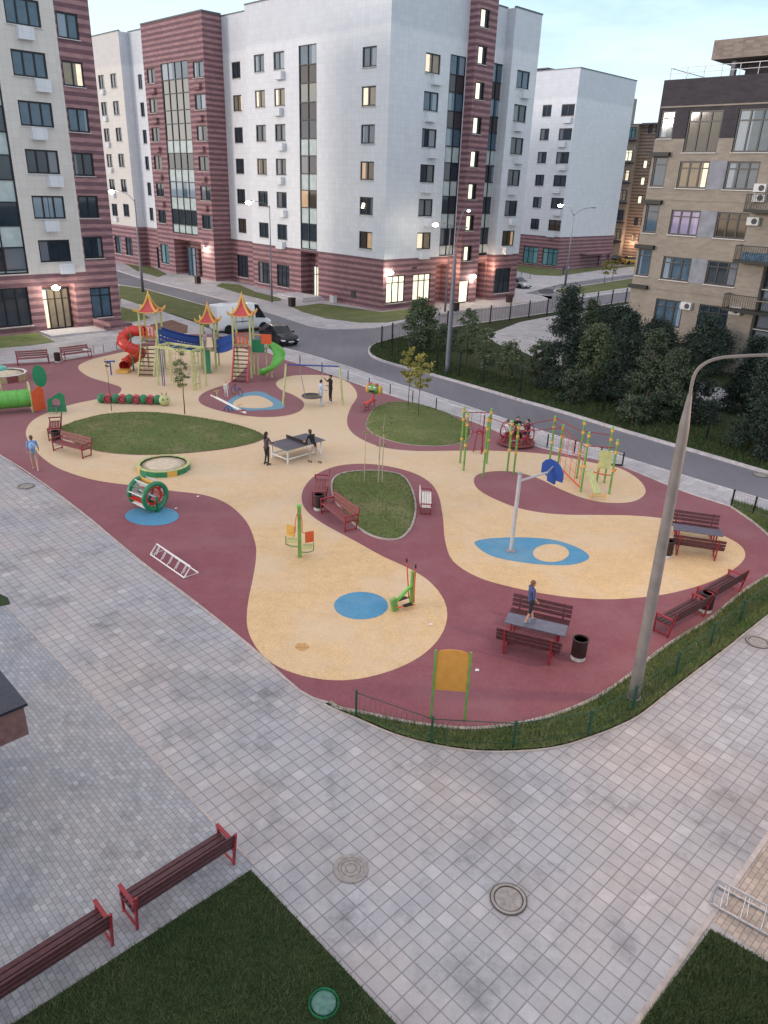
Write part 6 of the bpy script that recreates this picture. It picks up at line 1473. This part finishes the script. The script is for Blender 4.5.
tree('young_tree', 'faint young tree with sparse leaves on the middle mound', 382, 487, 3.5, .55, 'leafpale', 'flame', .42, 10, 16, .06, 35, .028, limbs=4, bark='stake', **K2)
tree('young_tree', 'thin pale leafless young tree on the left of the middle mound', 364, 487, 3.0, .25, 'leafpale', 'flame', .7, 3, 10, .05, 36, .022, limbs=3, bark='stake', **K2)
p = G(378, 487); T = thing('tree_stake', 'pale wooden stake leaning by the sparse young tree on the middle mound', 'stake', (p.x, p.y, .3)); MB().tube([(0, 0, -.05), (.03, 0, 2.2)], .03, 6).build('stake', M['stake'], T)
for i, (u, v, l) in enumerate(((604, 284, 'tiny yellow tree on the far verge left of the parked cars'), (612, 281, 'small yellowing tree on the far verge by the tan block'))): tree('small_street_tree', l, u, v, 3.4, .8, 'leafyellow', 'flame', .35, 14, 20, .16, 41 + i, .05, z=.12)
for i, (p_, q_) in enumerate(((58, 140), (78, 150), (200, 120), (215, 95), (230, 70), (190, 60), (240, 110))): tree('distant_tree', 'distant dark tree on the horizon between the blocks, number of them in a row', 0, 0, 9 + i % 3, 4, 'leafdark', 'round', .1, 60, 40, .5, 50 + i, .25, group='distant trees hidden mostly by the blocks', pos=PQ(p_, q_))
# low shrubs on the balcony-side hedge
hd = MB(); 
# litter
for i, (u, v, l) in enumerate(((198, 497, 'scrap of white paper on the maroon rubber near the barrel'), (176, 509, 'white paper scraps at the edge of the small blue circle'), (431, 625, 'pale scrap on the sand-coloured rubber by the elliptical trainer'), (477, 671, 'small white scrap on the maroon rubber right of the orange board'))):
    p = G(u, v); b = MB(); b.add([(-.06, -.03, 0), (.05, -.04, .01), (.06, .03, .035), (-.04, .05, .02)], [(0, 1, 2, 3)]); b.add([(-.01, -.01, .035), (.07, .02, .04), (.02, .06, .02)], [(0, 1, 2)]); o = b.build('paper_scrap', M['whitep']); o.location = at(p, .13); tag(o, l, 'litter')
# dark smears on the slabs
# ------------------------------------------------------------------ vehicles
def vehicle(name, label, cat, loc, rz, st, hw, belt, paint, wheels, wr, glass_range, side_glass, lw=.2, lights=True):
    """st = stations (x, z_low, z_hood_or_belt, z_top, widthfactor); faces +x"""
    T = thing(name, label, cat, loc, rz); body = MB(); gl = MB(); n = len(st); K = 8
    for (x, zl, zb, zt, wf) in st:
        w = hw * wf; cab = zt - zb > .12
        sec = [(0, zl), (w * .86, zl), (w * .99, zl + .12), (w, (zl + zb) / 2), (w * .96, zb), (w * (.80 if cab else .8), zt - (.04 if cab else .0)), (w * (.62 if cab else .5), zt + .01), (0, zt + .03)]
        for s in (1,): body.v += [Vector((x, y, z)) for y, z in sec]
        body.v += [Vector((x, -y, z)) for y, z in sec]
    gl.v = list(body.v)
    for i in range(n - 1):
        for side in (0, 1):
            for k in range(K - 1):
                a = i * 2 * K + side * K + k; f = (a, a + 1, a + 2 * K + 1, a + 2 * K)
                isg = (k == 4 and i in side_glass) or (k in (4, 5, 6) and i in glass_range)
                (gl if isg else body).f.append(f); (gl if isg else body).m.append(0)
    for i in (0, n - 1):
        for side in (0, 1): a = i * 2 * K + side * K; body.f.append(tuple(a + k for k in range(K))); body.m.append(0)
    o = body.build('body', M[paint], T, smooth=False); 
    bm = bmesh.new(); bm.from_mesh(o.data); bmesh.ops.remove_doubles(bm, verts=bm.verts, dist=.001); bmesh.ops.recalc_face_normals(bm, faces=bm.faces); bm.to_mesh(o.data); bm.free()
    o.data.polygons.foreach_set('use_smooth', [True] * len(o.data.polygons)); 
    g = gl.build('window_glass', M['carglass'], T); bm = bmesh.new(); bm.from_mesh(g.data); bmesh.ops.delete(bm, geom=[v for v in bm.verts if not v.link_faces], context='VERTS'); bmesh.ops.remove_doubles(bm, verts=bm.verts, dist=.001); bmesh.ops.recalc_face_normals(bm, faces=bm.faces); bm.to_mesh(g.data); bm.free()
    for wx in wheels:
        for s in (-1, 1):
            a = MB(); a.lathe([(wr * .62, -.1), (wr * .95, -.11), (wr, -.07), (wr, .07), (wr * .95, .11), (wr * .62, .1)], seg=20); a.v = [Vector((v.x, v.z, v.y)) for v in a.v]; w = a.build('wheel', M['tyre'], T); w.location = (wx, s * (hw - .1), wr)
            b = MB(); b.lathe([(.001, 0.02), (wr * .2, .05), (wr * .62, .03), (wr * .62, -.05)], seg=16); b.v = [Vector((v.x, s * (v.z + .06), v.y)) for v in b.v]; b.build('rim', M['chrome'], w)
            ar = MB(); ar.lathe([(wr * 1.04, -.02), (wr * 1.22, .0), (wr * 1.04, .02)], seg=20); ar.v = [Vector((v.x, v.z, v.y)) for v in ar.v]; q = ar.build('wheel_arch', M['black'], T); q.location = (wx, s * (hw + .0), wr)
    x0, x1 = st[0][0], st[-1][0]; zl, zb = st[-2][1], st[-2][2]
    for s in (-1, 1):
        MB().ball((x1 - .12, s * hw * .72, zb - .14), (.16, .2, .09), 10, 6).build('headlight', M['headlamp'], T); MB().ball((x0 + .08, s * hw * .78, st[1][2] - .1), (.08, .14, .16), 10, 6).build('tail_light', M['taillamp'], T)
        MB().box((st[3][0] - .0 if False else glx, s * (hw + .1), belt + .06), (.12, .2, .13)).build('wing_mirror', M['black' if paint != 'carblack' else 'carblack'], T)
    MB().box((x1 - .03, 0, zl + .12), (.08, hw * 1.5, .14)).build('front_grille', M['black'], T); MB().box((x1 + .015, 0, zl + .14), (.02, .5, .11)).build('number_plate', M['whitep'], T); MB().box((x0 - .01, 0, zl + .25), (.02, .5, .11)).build('number_plate', M['whitep'], T)
    return T
car_st = [(-2.15, .35, .80, .80, .80), (-2.1, .26, .92, .93, .93), (-1.75, .2, .95, .98, 1.0), (-1.15, .2, .94, 1.40, 1.0), (-.2, .2, .92, 1.46, 1.0), (.35, .2, .90, 1.40, 1.0), (1.05, .2, .88, .92, 1.0), (1.75, .22, .80, .83, .96), (2.1, .28, .66, .68, .86), (2.17, .35, .55, .56, .76)]
glx = .72
def car(name, label, u, v, rz, paint, gr=None): return vehicle(name, label, 'car', at(G(u, v), 0.012), rz, car_st, .88, .9, paint, (-1.35, 1.3), .32, (2, 5), (3, 4))
hdv = (G(296, 346) - G(266, 335)); 
car('parked_car', 'black saloon car with bright headlights parked behind the green spiral slide', 279, 341, math.atan2(hdv.y, hdv.x), 'carblack')
car('parked_car', 'silver car half hidden beyond the corner of the large block', 517, 287, A + PI / 2 + R(170), 'carsilver')
car('parked_car', 'dark car parked under the far brown block', 616, 262.5, A + R(15), 'carblack')
car('parked_car', 'yellow car lit by a warm lamp at the end of the far street', 631, 263.5, A - R(20), 'cargold')
car('parked_car', 'white car glimpsed through the garden trees', 592, 366, A + R(80), 'carwhite')
glx = 1.75
van_st = [(-2.7, .4, .95, 2.25, .92), (-2.65, .3, 1.2, 2.42, .97), (-1.2, .28, 1.25, 2.48, 1.0), (.3, .28, 1.25, 2.48, 1.0), (1.0, .28, 1.22, 2.44, 1.0), (1.35, .28, 1.2, 2.38, 1.0), (2.1, .28, 1.12, 1.25, .98), (2.55, .32, .95, .98, .9), (2.68, .4, .75, .76, .82)]
hv = (G(260, 326) - G(228, 329)); cv = (G(258, 328) + G(224, 331)) / 2
vt = vehicle('parked_van', 'white delivery van parked on the road behind the climbing castle', 'van', at(cv, .012), math.atan2(hv.y, hv.x), van_st, .98, 1.25, 'carwhite', (-1.75, 1.75), .36, (5,), (4,))
MB().box((-.4, -.99, 1.0), (1.6, .02, .05)).build('side_moulding', M['black'], vt); MB().box((-.35, -.992, 1.55), (.03, .012, 1.5)).build('sliding_door_seam', M['acdark'], vt)
# child's bicycle by the blue ring
def bicycle(loc, rz, label, s=.7):
    T = thing('bicycle', label, 'bicycle', loc, rz); T.scale = (s, s, s)
    for x in (-.5, .5):
        w = MB().tube([(x + .32 * math.cos(t), 0, .33 + .32 * math.sin(t)) for t in [2 * PI * i / 20 for i in range(20)]], .022, 6, closed=True).build('wheel', M['tyre'], T); k = MB()
        for i in range(6): t = PI * i / 6; k.beam((x - .3 * math.cos(t), 0, .33 - .3 * math.sin(t)), (x + .3 * math.cos(t), 0, .33 + .3 * math.sin(t)), .008, .008)
        k.build('spokes', M['steel'], w)
    f = MB(); f.tube([(-.5, 0, .33), (-.1, 0, .3), (.38, 0, .72), (-.2, 0, .72), (-.1, 0, .3)], .022, 6); f.tube([(-.5, 0, .33), (-.2, 0, .72), (-.23, 0, .85)], .018, 6); f.tube([(.5, 0, .33), (.36, 0, .85)], .02, 6); f.build('frame', M['bluep'], T)
    MB().tube([(.3, -.25, .93), (.36, 0, .88), (.3, .25, .93)], .018, 6).build('handlebar', M['steel'], T); MB().box((-.24, 0, .88), (.26, .12, .05)).build('saddle', M['black'], T)
    MB().lathe([(.08, -.01), (.08, .01)], seg=12).build('crank', M['steel'], T).location = (-.1, -.03, .3)
bicycle(at(G(237, 395)), R(-40), 'small blue and white child bicycle parked on the maroon rubber beside the toddler')

# ------------------------------------------------------------------ people
def J(**k):
    d = dict(pel=(0, 0, .95), spine=(0, 0, 1.14), chest=(0, 0, 1.34), neck=(0, 0, 1.5), head=(0, .02, 1.64),
             shL=(-.175, 0, 1.43), elL=(-.235, -.02, 1.15), wrL=(-.245, .07, .91), shR=(.175, 0, 1.43), elR=(.235, -.02, 1.15), wrR=(.245, .07, .91),
             hiL=(-.09, 0, .92), knL=(-.105, .02, .5), anL=(-.11, -.01, .09), toL=(-.12, .15, .045), hiR=(.09, 0, .92), knR=(.105, .02, .5), anR=(.11, -.01, .09), toR=(.12, .15, .045))
    d.update(k); return {a: Vector(b) for a, b in d.items()}
def person(label, loc, rz, H, pose, top, bottom, shoe=(.6, .6, .6), hair=(.03, .02, .015), sleeves=True, shorts=False, long_hair=False, group=None, wide=1.0):
    s = H / 1.76; T = thing('person', label, 'person', loc, rz, group); jj = pose; m = MB(); w = wide
    bones = []
    def seg(a, b, ra, rb, mat, n=10):
        A_, B_ = jj[a] if isinstance(a, str) else a, jj[b] if isinstance(b, str) else b
        m.tube([A_, A_.lerp(B_, .5), B_], [ra * w, (ra + rb) / 2 * w, rb * w], n); m.ball(A_, ra * w, n, 6); m.ball(B_, rb * w, n, 6); bones.append((A_, B_, mat, (ra + rb) / 2))
    SK, TP, BT, SH = 0, 1, 2, 3
    seg('pel', 'spine', .125, .115, TP); seg('spine', 'chest', .115, .14, TP); seg('chest', 'neck', .12, .055, TP); seg('shL', 'shR', .062, .062, TP); seg('shL', 'chest', .065, .1, TP); seg('shR', 'chest', .065, .1, TP)
    seg('hiL', 'hiR', .105, .105, BT); seg('neck', 'head', .052, .06, SK)
    hd = jj['head']; m.ball(hd, (.078, .095, .115), 14, 10); bones.append((hd, hd + Vector((0, 0, .05)), SK, .1)); fw = Vector((0, 1, 0))
    m.ball(hd + Vector((0, .045, -.05)), (.055, .055, .06), 10, 8); m.ball(hd + Vector((0, .1, -.015)), (.014, .022, .024), 8, 6)
    for sx in (-1, 1): m.ball(hd + Vector((sx * .08, 0, -.01)), (.014, .025, .035), 8, 6)
    for S in 'LR':
        seg('sh' + S, 'el' + S, .052, .04, TP); seg('el' + S, 'wr' + S, .038, .026, TP if sleeves else SK)
        seg('hi' + S, 'kn' + S, .085, .058, BT); seg('kn' + S, 'an' + S, .055, .036, SK if shorts else BT)
        seg('an' + S, 'to' + S, .045, .036, SH); hl = jj['an' + S] + (jj['an' + S] - jj['to' + S]).normalized() * .05; hl.z = jj['to' + S].z + .0; seg('an' + S, hl, .04, .04, SH)
        wr, el = jj['wr' + S], jj['el' + S]; d = (wr - el).normalized(); sd = (Vector((1, 0, 0)) - d * d.x).normalized(); fwd = d.cross(sd).normalized(); sx = 1 if S == 'R' else -1
        pc = wr + d * .055; 
        for o_ in (-.022, 0, .022): m.tube([wr + fwd * o_ * .6, pc + fwd * o_ + d * .03], [.019, .019], 7)
        bones.append((wr, pc + d * .15, SK, .03))
        for k_, (o_, l_) in enumerate(((-.031, .058), (-.011, .075), (.010, .07), (.030, .062))):
            b_ = pc + fwd * o_ + d * .025; m.tube([b_, b_ + d * l_ * .55 - sd * sx * .006, b_ + d * l_ - sd * sx * .022], [.0095, .0088, .0075], 6)
        m.tube([wr + d * .02 + fwd * .024, wr + d * .05 + fwd * .05 - sd * sx * .01, wr + d * .088 + fwd * .058 - sd * sx * .02], [.012, .011, .009], 6)
    me = bpy.data.meshes.new('tmp'); me.from_pydata([tuple(v) for v in m.v], [], m.f); o = bpy.data.objects.new('body', me); COL.objects.link(o)
    r_ = o.modifiers.new('r', 'REMESH'); r_.mode = 'VOXEL'; r_.voxel_size = .011; sm = o.modifiers.new('s', 'SMOOTH'); sm.factor = .5; sm.iterations = 3
    dg = bpy.context.evaluated_depsgraph_get(); me2 = bpy.data.meshes.new_from_object(o.evaluated_get(dg)); me2.name = 'body'
    o.modifiers.clear(); o.data = me2; me2.materials.clear()
    for mt in (M['skin'], cloth(top), cloth(bottom), cloth(shoe)): me2.materials.append(mt)
    idx = []
    waist = jj['pel'].z + .03
    import numpy as np
    co = np.empty(len(me2.polygons) * 3); me2.polygons.foreach_get('center', co); co = co.reshape(-1, 3); best = np.full(len(co), 1e9); mi = np.zeros(len(co), dtype=int)
    for (a, b, mt, rr_) in bones:
        a_, b_ = np.array(a), np.array(b); ab = b_ - a_; L2 = max(ab.dot(ab), 1e-9); t = np.clip(((co - a_) @ ab) / L2, 0, 1); d = np.linalg.norm(co - (a_ + t[:, None] * ab), axis=1) - rr_
        if mt == SK and (a - hd).length < .01: d -= .03
        k = d < best; best[k] = d[k]; mi[k] = mt
    if not sleeves:
        pass
    me2.polygons.foreach_set('material_index', mi.tolist()); me2.polygons.foreach_set('use_smooth', [True] * len(me2.polygons)); me2.update()
    o.parent = T
    hr = MB(); hr.ball(hd + Vector((0, -.018, .03)), (.088, .098, .105), 14, 10); hr.ball(hd + Vector((0, -.05, -.02)), (.075, .06, .08), 10, 8)
    if long_hair: hr.tube([hd + Vector((0, -.06, .02)), hd + Vector((0, -.1, -.12)), hd + Vector((0, -.1, -.3))], [.08, .075, .045], 10)
    hr.build('hair', cloth(hair), T, smooth=True)
    for sx in (-1, 1): MB().ball(hd + Vector((sx * .03, .088, .0)), .009, 6, 5).build('eye', M['black'], T)
    MB().ball(hd + Vector((0, .096, -.06)), (.022, .006, .005), 8, 5).build('mouth', M['slatred'], T)
    T.scale = (s, s, s); return T
def face_to(a, b): d = b - a; return math.atan2(d.y, d.x) - PI / 2
tc = PQ(21.75, 27.85)
a = at(G(267, 465)); reach = J(elR=(.2, .14, 1.2), wrR=(.16, .36, 1.14), elL=(-.22, .06, 1.17), wrL=(-.2, .26, 1.08), knL=(-.14, .08, .5), anL=(-.16, 0, .09), toL=(-.17, .16, .045))
person('girl with long dark hair in grey and black playing table tennis, left end', a, face_to(a, tc), 1.66, reach, (.075, .06, .075), (.012, .012, .016), (.02, .02, .02), (.03, .018, .014), long_hair=True)
b = at(G(313, 462)); lean = J(pel=(0, -.08, .9), spine=(0, 0, 1.08), chest=(0, .1, 1.27), neck=(0, .17, 1.41), head=(0, .23, 1.53), shL=(-.175, .13, 1.34), shR=(.175, .13, 1.34), elR=(.26, .24, 1.12), wrR=(.2, .45, 1.08), elL=(-.25, .2, 1.1), wrL=(-.2, .4, 1.02), hiL=(-.09, -.08, .88), hiR=(.09, -.08, .88), knL=(-.12, .1, .5), anL=(-.13, .02, .09), toL=(-.14, .17, .045), knR=(.13, -.12, .48), anR=(.15, -.38, .12), toR=(.16, -.24, .045))
person('boy in black T-shirt and beige trousers leaning over the tennis table, right end', b, face_to(b, tc), 1.72, lean, (.012, .012, .015), (.46, .36, .30), (.12, .07, .06), (.07, .045, .025), sleeves=False)
walk = J(knL=(-.1, .12, .5), anL=(-.1, .18, .09), toL=(-.1, .33, .05), knR=(.1, -.02, .5), anR=(.1, -.22, .13), toR=(.1, -.1, .045), elL=(-.24, -.1, 1.16), wrL=(-.25, -.02, .94), elR=(.24, .02, 1.15), wrR=(.25, .2, .96))
g2_ = 'pair standing at the basket swing'
a = at(G(321, 406)); person('person in a pale blue hooded top and light jeans beside the basket swing', a, R(-70), 1.62, J(elR=(.22, .1, 1.18), wrR=(.16, .28, 1.1)), (.50, .58, .68), (.42, .48, .56), (.5, .5, .5), (.015, .012, .012), wide=1.08, group=g2_)
a = at(G(330.5, 402.5)); person('person all in black with white shoes holding the swing chain', a, R(120), 1.74, J(elR=(.24, .12, 1.3), wrR=(.2, .3, 1.5), elL=(-.23, .08, 1.17), wrL=(-.18, .26, 1.15)), (.01, .01, .012), (.012, .012, .014), (.7, .7, .68), (.02, .015, .012), group=g2_)
a = at(G(226.5, 397)); person('toddler in white standing at the edge of the blue ring', a, R(200), 1.0, walk, (.72, .66, .62), (.62, .6, .6), (.5, .4, .4), (.25, .16, .08), wide=1.15)
a = at(G(36, 470)); person('person in a blue top with bare legs walking along the maroon edge, seen from behind', a, R(25), 1.66, walk, (.16, .28, .52), (.42, .32, .25), (.5, .35, .28), (.13, .07, .04), sleeves=False, shorts=True)
bp = MB(); q = Vector(a) + Vector((0, 0, 1.22)) ; rt = Matrix.Rotation(R(25), 3, 'Z'); T = thing('backpack', 'pale blue backpack on the back of the walking person', 'backpack', q + rt @ Vector((0, -.2, 0)), R(25)); MB().ball((0, 0, 0), (.15, .1, .2), 12, 8).build('bag', cloth((.28, .42, .62)), T, smooth=True); MB().ball((0, -.08, -.06), (.1, .05, .09), 10, 6).build('pocket', cloth((.2, .3, .5)), T, smooth=True)
tt = PQ(17.3, 10.35, GZ + .745) + Vector((-.42, .12, 0)); stride = J(knL=(-.1, .14, .52), anL=(-.1, .22, .09), toL=(-.1, .36, .045), knR=(.1, -.02, .5), anR=(.1, -.16, .1), toR=(.1, -.02, .045), elL=(-.23, .02, 1.16), wrL=(-.2, .18, .98), elR=(.24, .0, 1.16), wrR=(.2, .17, .96))
bt = G(528, 622.5, .745); person('boy in a navy and white shirt and dark shorts striding on the tabletop', (bt.x, bt.y, GZ + .745), R(-75), 1.42, stride, (.05, .07, .17), (.02, .018, .03), (.14, .17, .24), (.17, .09, .04), sleeves=False, shorts=True)
ms = G(516, 444)
sit = J(pel=(0, 0, .52), spine=(0, .0, .72), chest=(0, .03, .92), neck=(0, .05, 1.07), head=(0, .08, 1.21), shL=(-.17, .03, 1.0), shR=(.17, .03, 1.0), elL=(-.24, .14, .8), wrL=(-.14, .32, .88), elR=(.24, .14, .8), wrR=(.14, .32, .88), hiL=(-.09, 0, .5), hiR=(.09, 0, .5), knL=(-.13, .4, .5), anL=(-.13, .42, .12), toL=(-.13, .56, .07), knR=(.13, .4, .5), anR=(.13, .42, .12), toR=(.13, .56, .07))
gr = 'people sitting on the red roundabout'
for (dx, dy, rz, tcol, bcol, hcol, l) in ((-.62, -.1, R(-90), (.6, .62, .6), (.1, .02, .03), (.08, .05, .03), 'person in a white shirt sitting on the left of the red roundabout'), (.05, .55, R(180), (.012, .012, .014), (.02, .02, .02), (.03, .02, .015), 'person in black sitting at the back of the red roundabout'), (.6, .1, R(90), (.10, .012, .03), (.02, .012, .02), (.03, .02, .02), 'person in dark red sitting on the right of the red roundabout')):
    person(l, (ms.x + dx, ms.y + dy, GZ + .17), rz, 1.6, sit, tcol, bcol, (.65, .6, .6), hcol, group=gr)
pc = Vector((-12.95, 53.6, GZ + 1.3)); person('child in a pale pink top on the platform under the middle roof', pc + Vector((-.25, -.25, .01)), R(150), 1.25, J(), (.62, .5, .5), (.35, .35, .4), (.3, .3, .3), (.1, .05, .03))
person('child in a grey-blue top standing behind on the middle platform', pc + Vector((.25, .2, .01)), R(100), 1.35, J(), (.28, .34, .42), (.2, .2, .25), (.3, .3, .3), (.05, .03, .02))
a = at(G(563, 276), .12); person('distant walker in dark clothes beside the double-armed lamp post, on the left', a, R(100), 1.7, walk, (.05, .07, .12), (.03, .04, .07), group='pair of distant walkers'); a = at(G(567, 274.5), .12); person('distant walker in a pale top beside the double-armed lamp post, on the right', a, R(100), 1.66, walk, (.42, .45, .5), (.05, .05, .08), group='pair of distant walkers')
# ------------------------------------------------------------------ sky and sun
SUN_EL, SUN_AZ = R(9), A + R(152)          # low evening sun to the left
sd = Vector((math.cos(SUN_AZ) * math.cos(SUN_EL), math.sin(SUN_AZ) * math.cos(SUN_EL), math.sin(SUN_EL)))
w = bpy.data.worlds.new('World'); sc.world = w; w.use_nodes = True; n = w.node_tree.nodes; l = w.node_tree.links; n.clear()
out = n.new('ShaderNodeOutputWorld'); bg = n.new('ShaderNodeBackground'); sky = n.new('ShaderNodeTexSky'); sky.sky_type = 'NISHITA'; sky.sun_disc = False
sky.sun_elevation = SUN_EL; sky.sun_rotation = math.atan2(sd.x, sd.y); sky.air_density = 1.0; sky.dust_density = 1.5; sky.ozone_density = 2.0; sky.altitude = 100
tcn = n.new('ShaderNodeTexCoord'); mp = n.new('ShaderNodeMapping'); mp.inputs['Scale'].default_value = (1.2, 1.2, 4.5); l.new(tcn.outputs['Generated'], mp.inputs[0])
nz = n.new('ShaderNodeTexNoise'); nz.inputs['Scale'].default_value = 1.6; nz.inputs['Detail'].default_value = 6; nz.inputs['Roughness'].default_value = .62; l.new(mp.outputs[0], nz.inputs['Vector'])
cr = n.new('ShaderNodeValToRGB'); cr.color_ramp.elements[0].position = .42; cr.color_ramp.elements[0].color = (.6, .6, .6, 1); cr.color_ramp.elements[1].position = .6; cr.color_ramp.elements[1].color = (.95, .95, .95, 1); l.new(nz.outputs['Fac'], cr.inputs[0])
SS = n.new('ShaderNodeMix'); SS.data_type = 'RGBA'; SS.blend_type = 'MIX'
mul = n.new('ShaderNodeMix'); mul.data_type = 'RGBA'; mul.blend_type = 'MULTIPLY'; mul.inputs[0].default_value = 1; l.new(sky.outputs[0], mul.inputs[6]); mul.inputs[7].default_value = (1, 1, 1, 1)
gz = n.new('ShaderNodeSeparateXYZ'); l.new(tcn.outputs['Generated'], gz.inputs[0]); hr = n.new('ShaderNodeValToRGB'); l.new(gz.outputs[2], hr.inputs[0])
e = hr.color_ramp.elements; e[0].position = 0.0; e[0].color = (8.4, 9.6, 10.3, 1); e[1].position = .22; e[1].color = (5.6, 7.8, 9.2, 1); x_ = e.new(.5); x_.color = (8.3, 8.2, 8.9, 1)
l.new(cr.outputs[0], SS.inputs[0]); l.new(mul.outputs[2], SS.inputs[6]); l.new(hr.outputs[0], SS.inputs[7])
nv = n.new('ShaderNodeVectorMath'); nv.operation = 'DOT_PRODUCT'; l.new(tcn.outputs['Generated'], nv.inputs[0]); nv.inputs[1].default_value = (math.cos(A + R(121)) * math.cos(R(5.5)), math.sin(A + R(121)) * math.cos(R(5.5)), math.sin(R(5.5)))
gr_ = n.new('ShaderNodeValToRGB'); l.new(nv.outputs['Value'], gr_.inputs[0]); g_ = gr_.color_ramp.elements; g_[0].position = .55; g_[0].color = (0, 0, 0, 1); g_[1].position = .955; g_[1].color = (2.4, 1.7, 1.4, 1); g2 = g_.new(.996); g2.color = (9, 7, 5.4, 1)
ad = n.new('ShaderNodeMix'); ad.data_type = 'RGBA'; ad.blend_type = 'ADD'; ad.inputs[0].default_value = 1; l.new(SS.outputs[2], ad.inputs[6]); l.new(gr_.outputs[0], ad.inputs[7])
l.new(ad.outputs[2], bg.inputs[0]); bg.inputs[1].default_value = SKY_STRENGTH; l.new(bg.outputs[0], out.inputs[0])
sl_ = bpy.data.lights.new('sun', 'SUN'); sl_.energy = SUN_STRENGTH; sl_.angle = R(10); sl_.color = (1, .88, .82); so_ = bpy.data.objects.new('sun', sl_); COL.objects.link(so_)
so_.rotation_euler = (-sd).to_track_quat('-Z', 'Y').to_euler()
sc.view_settings.view_transform = 'Standard'; sc.view_settings.look = 'None'; sc.view_settings.exposure = 0
sc.cycles.use_denoising = True; sc.cycles.max_bounces = 6; sc.cycles.diffuse_bounces = 3; sc.cycles.glossy_bounces = 3
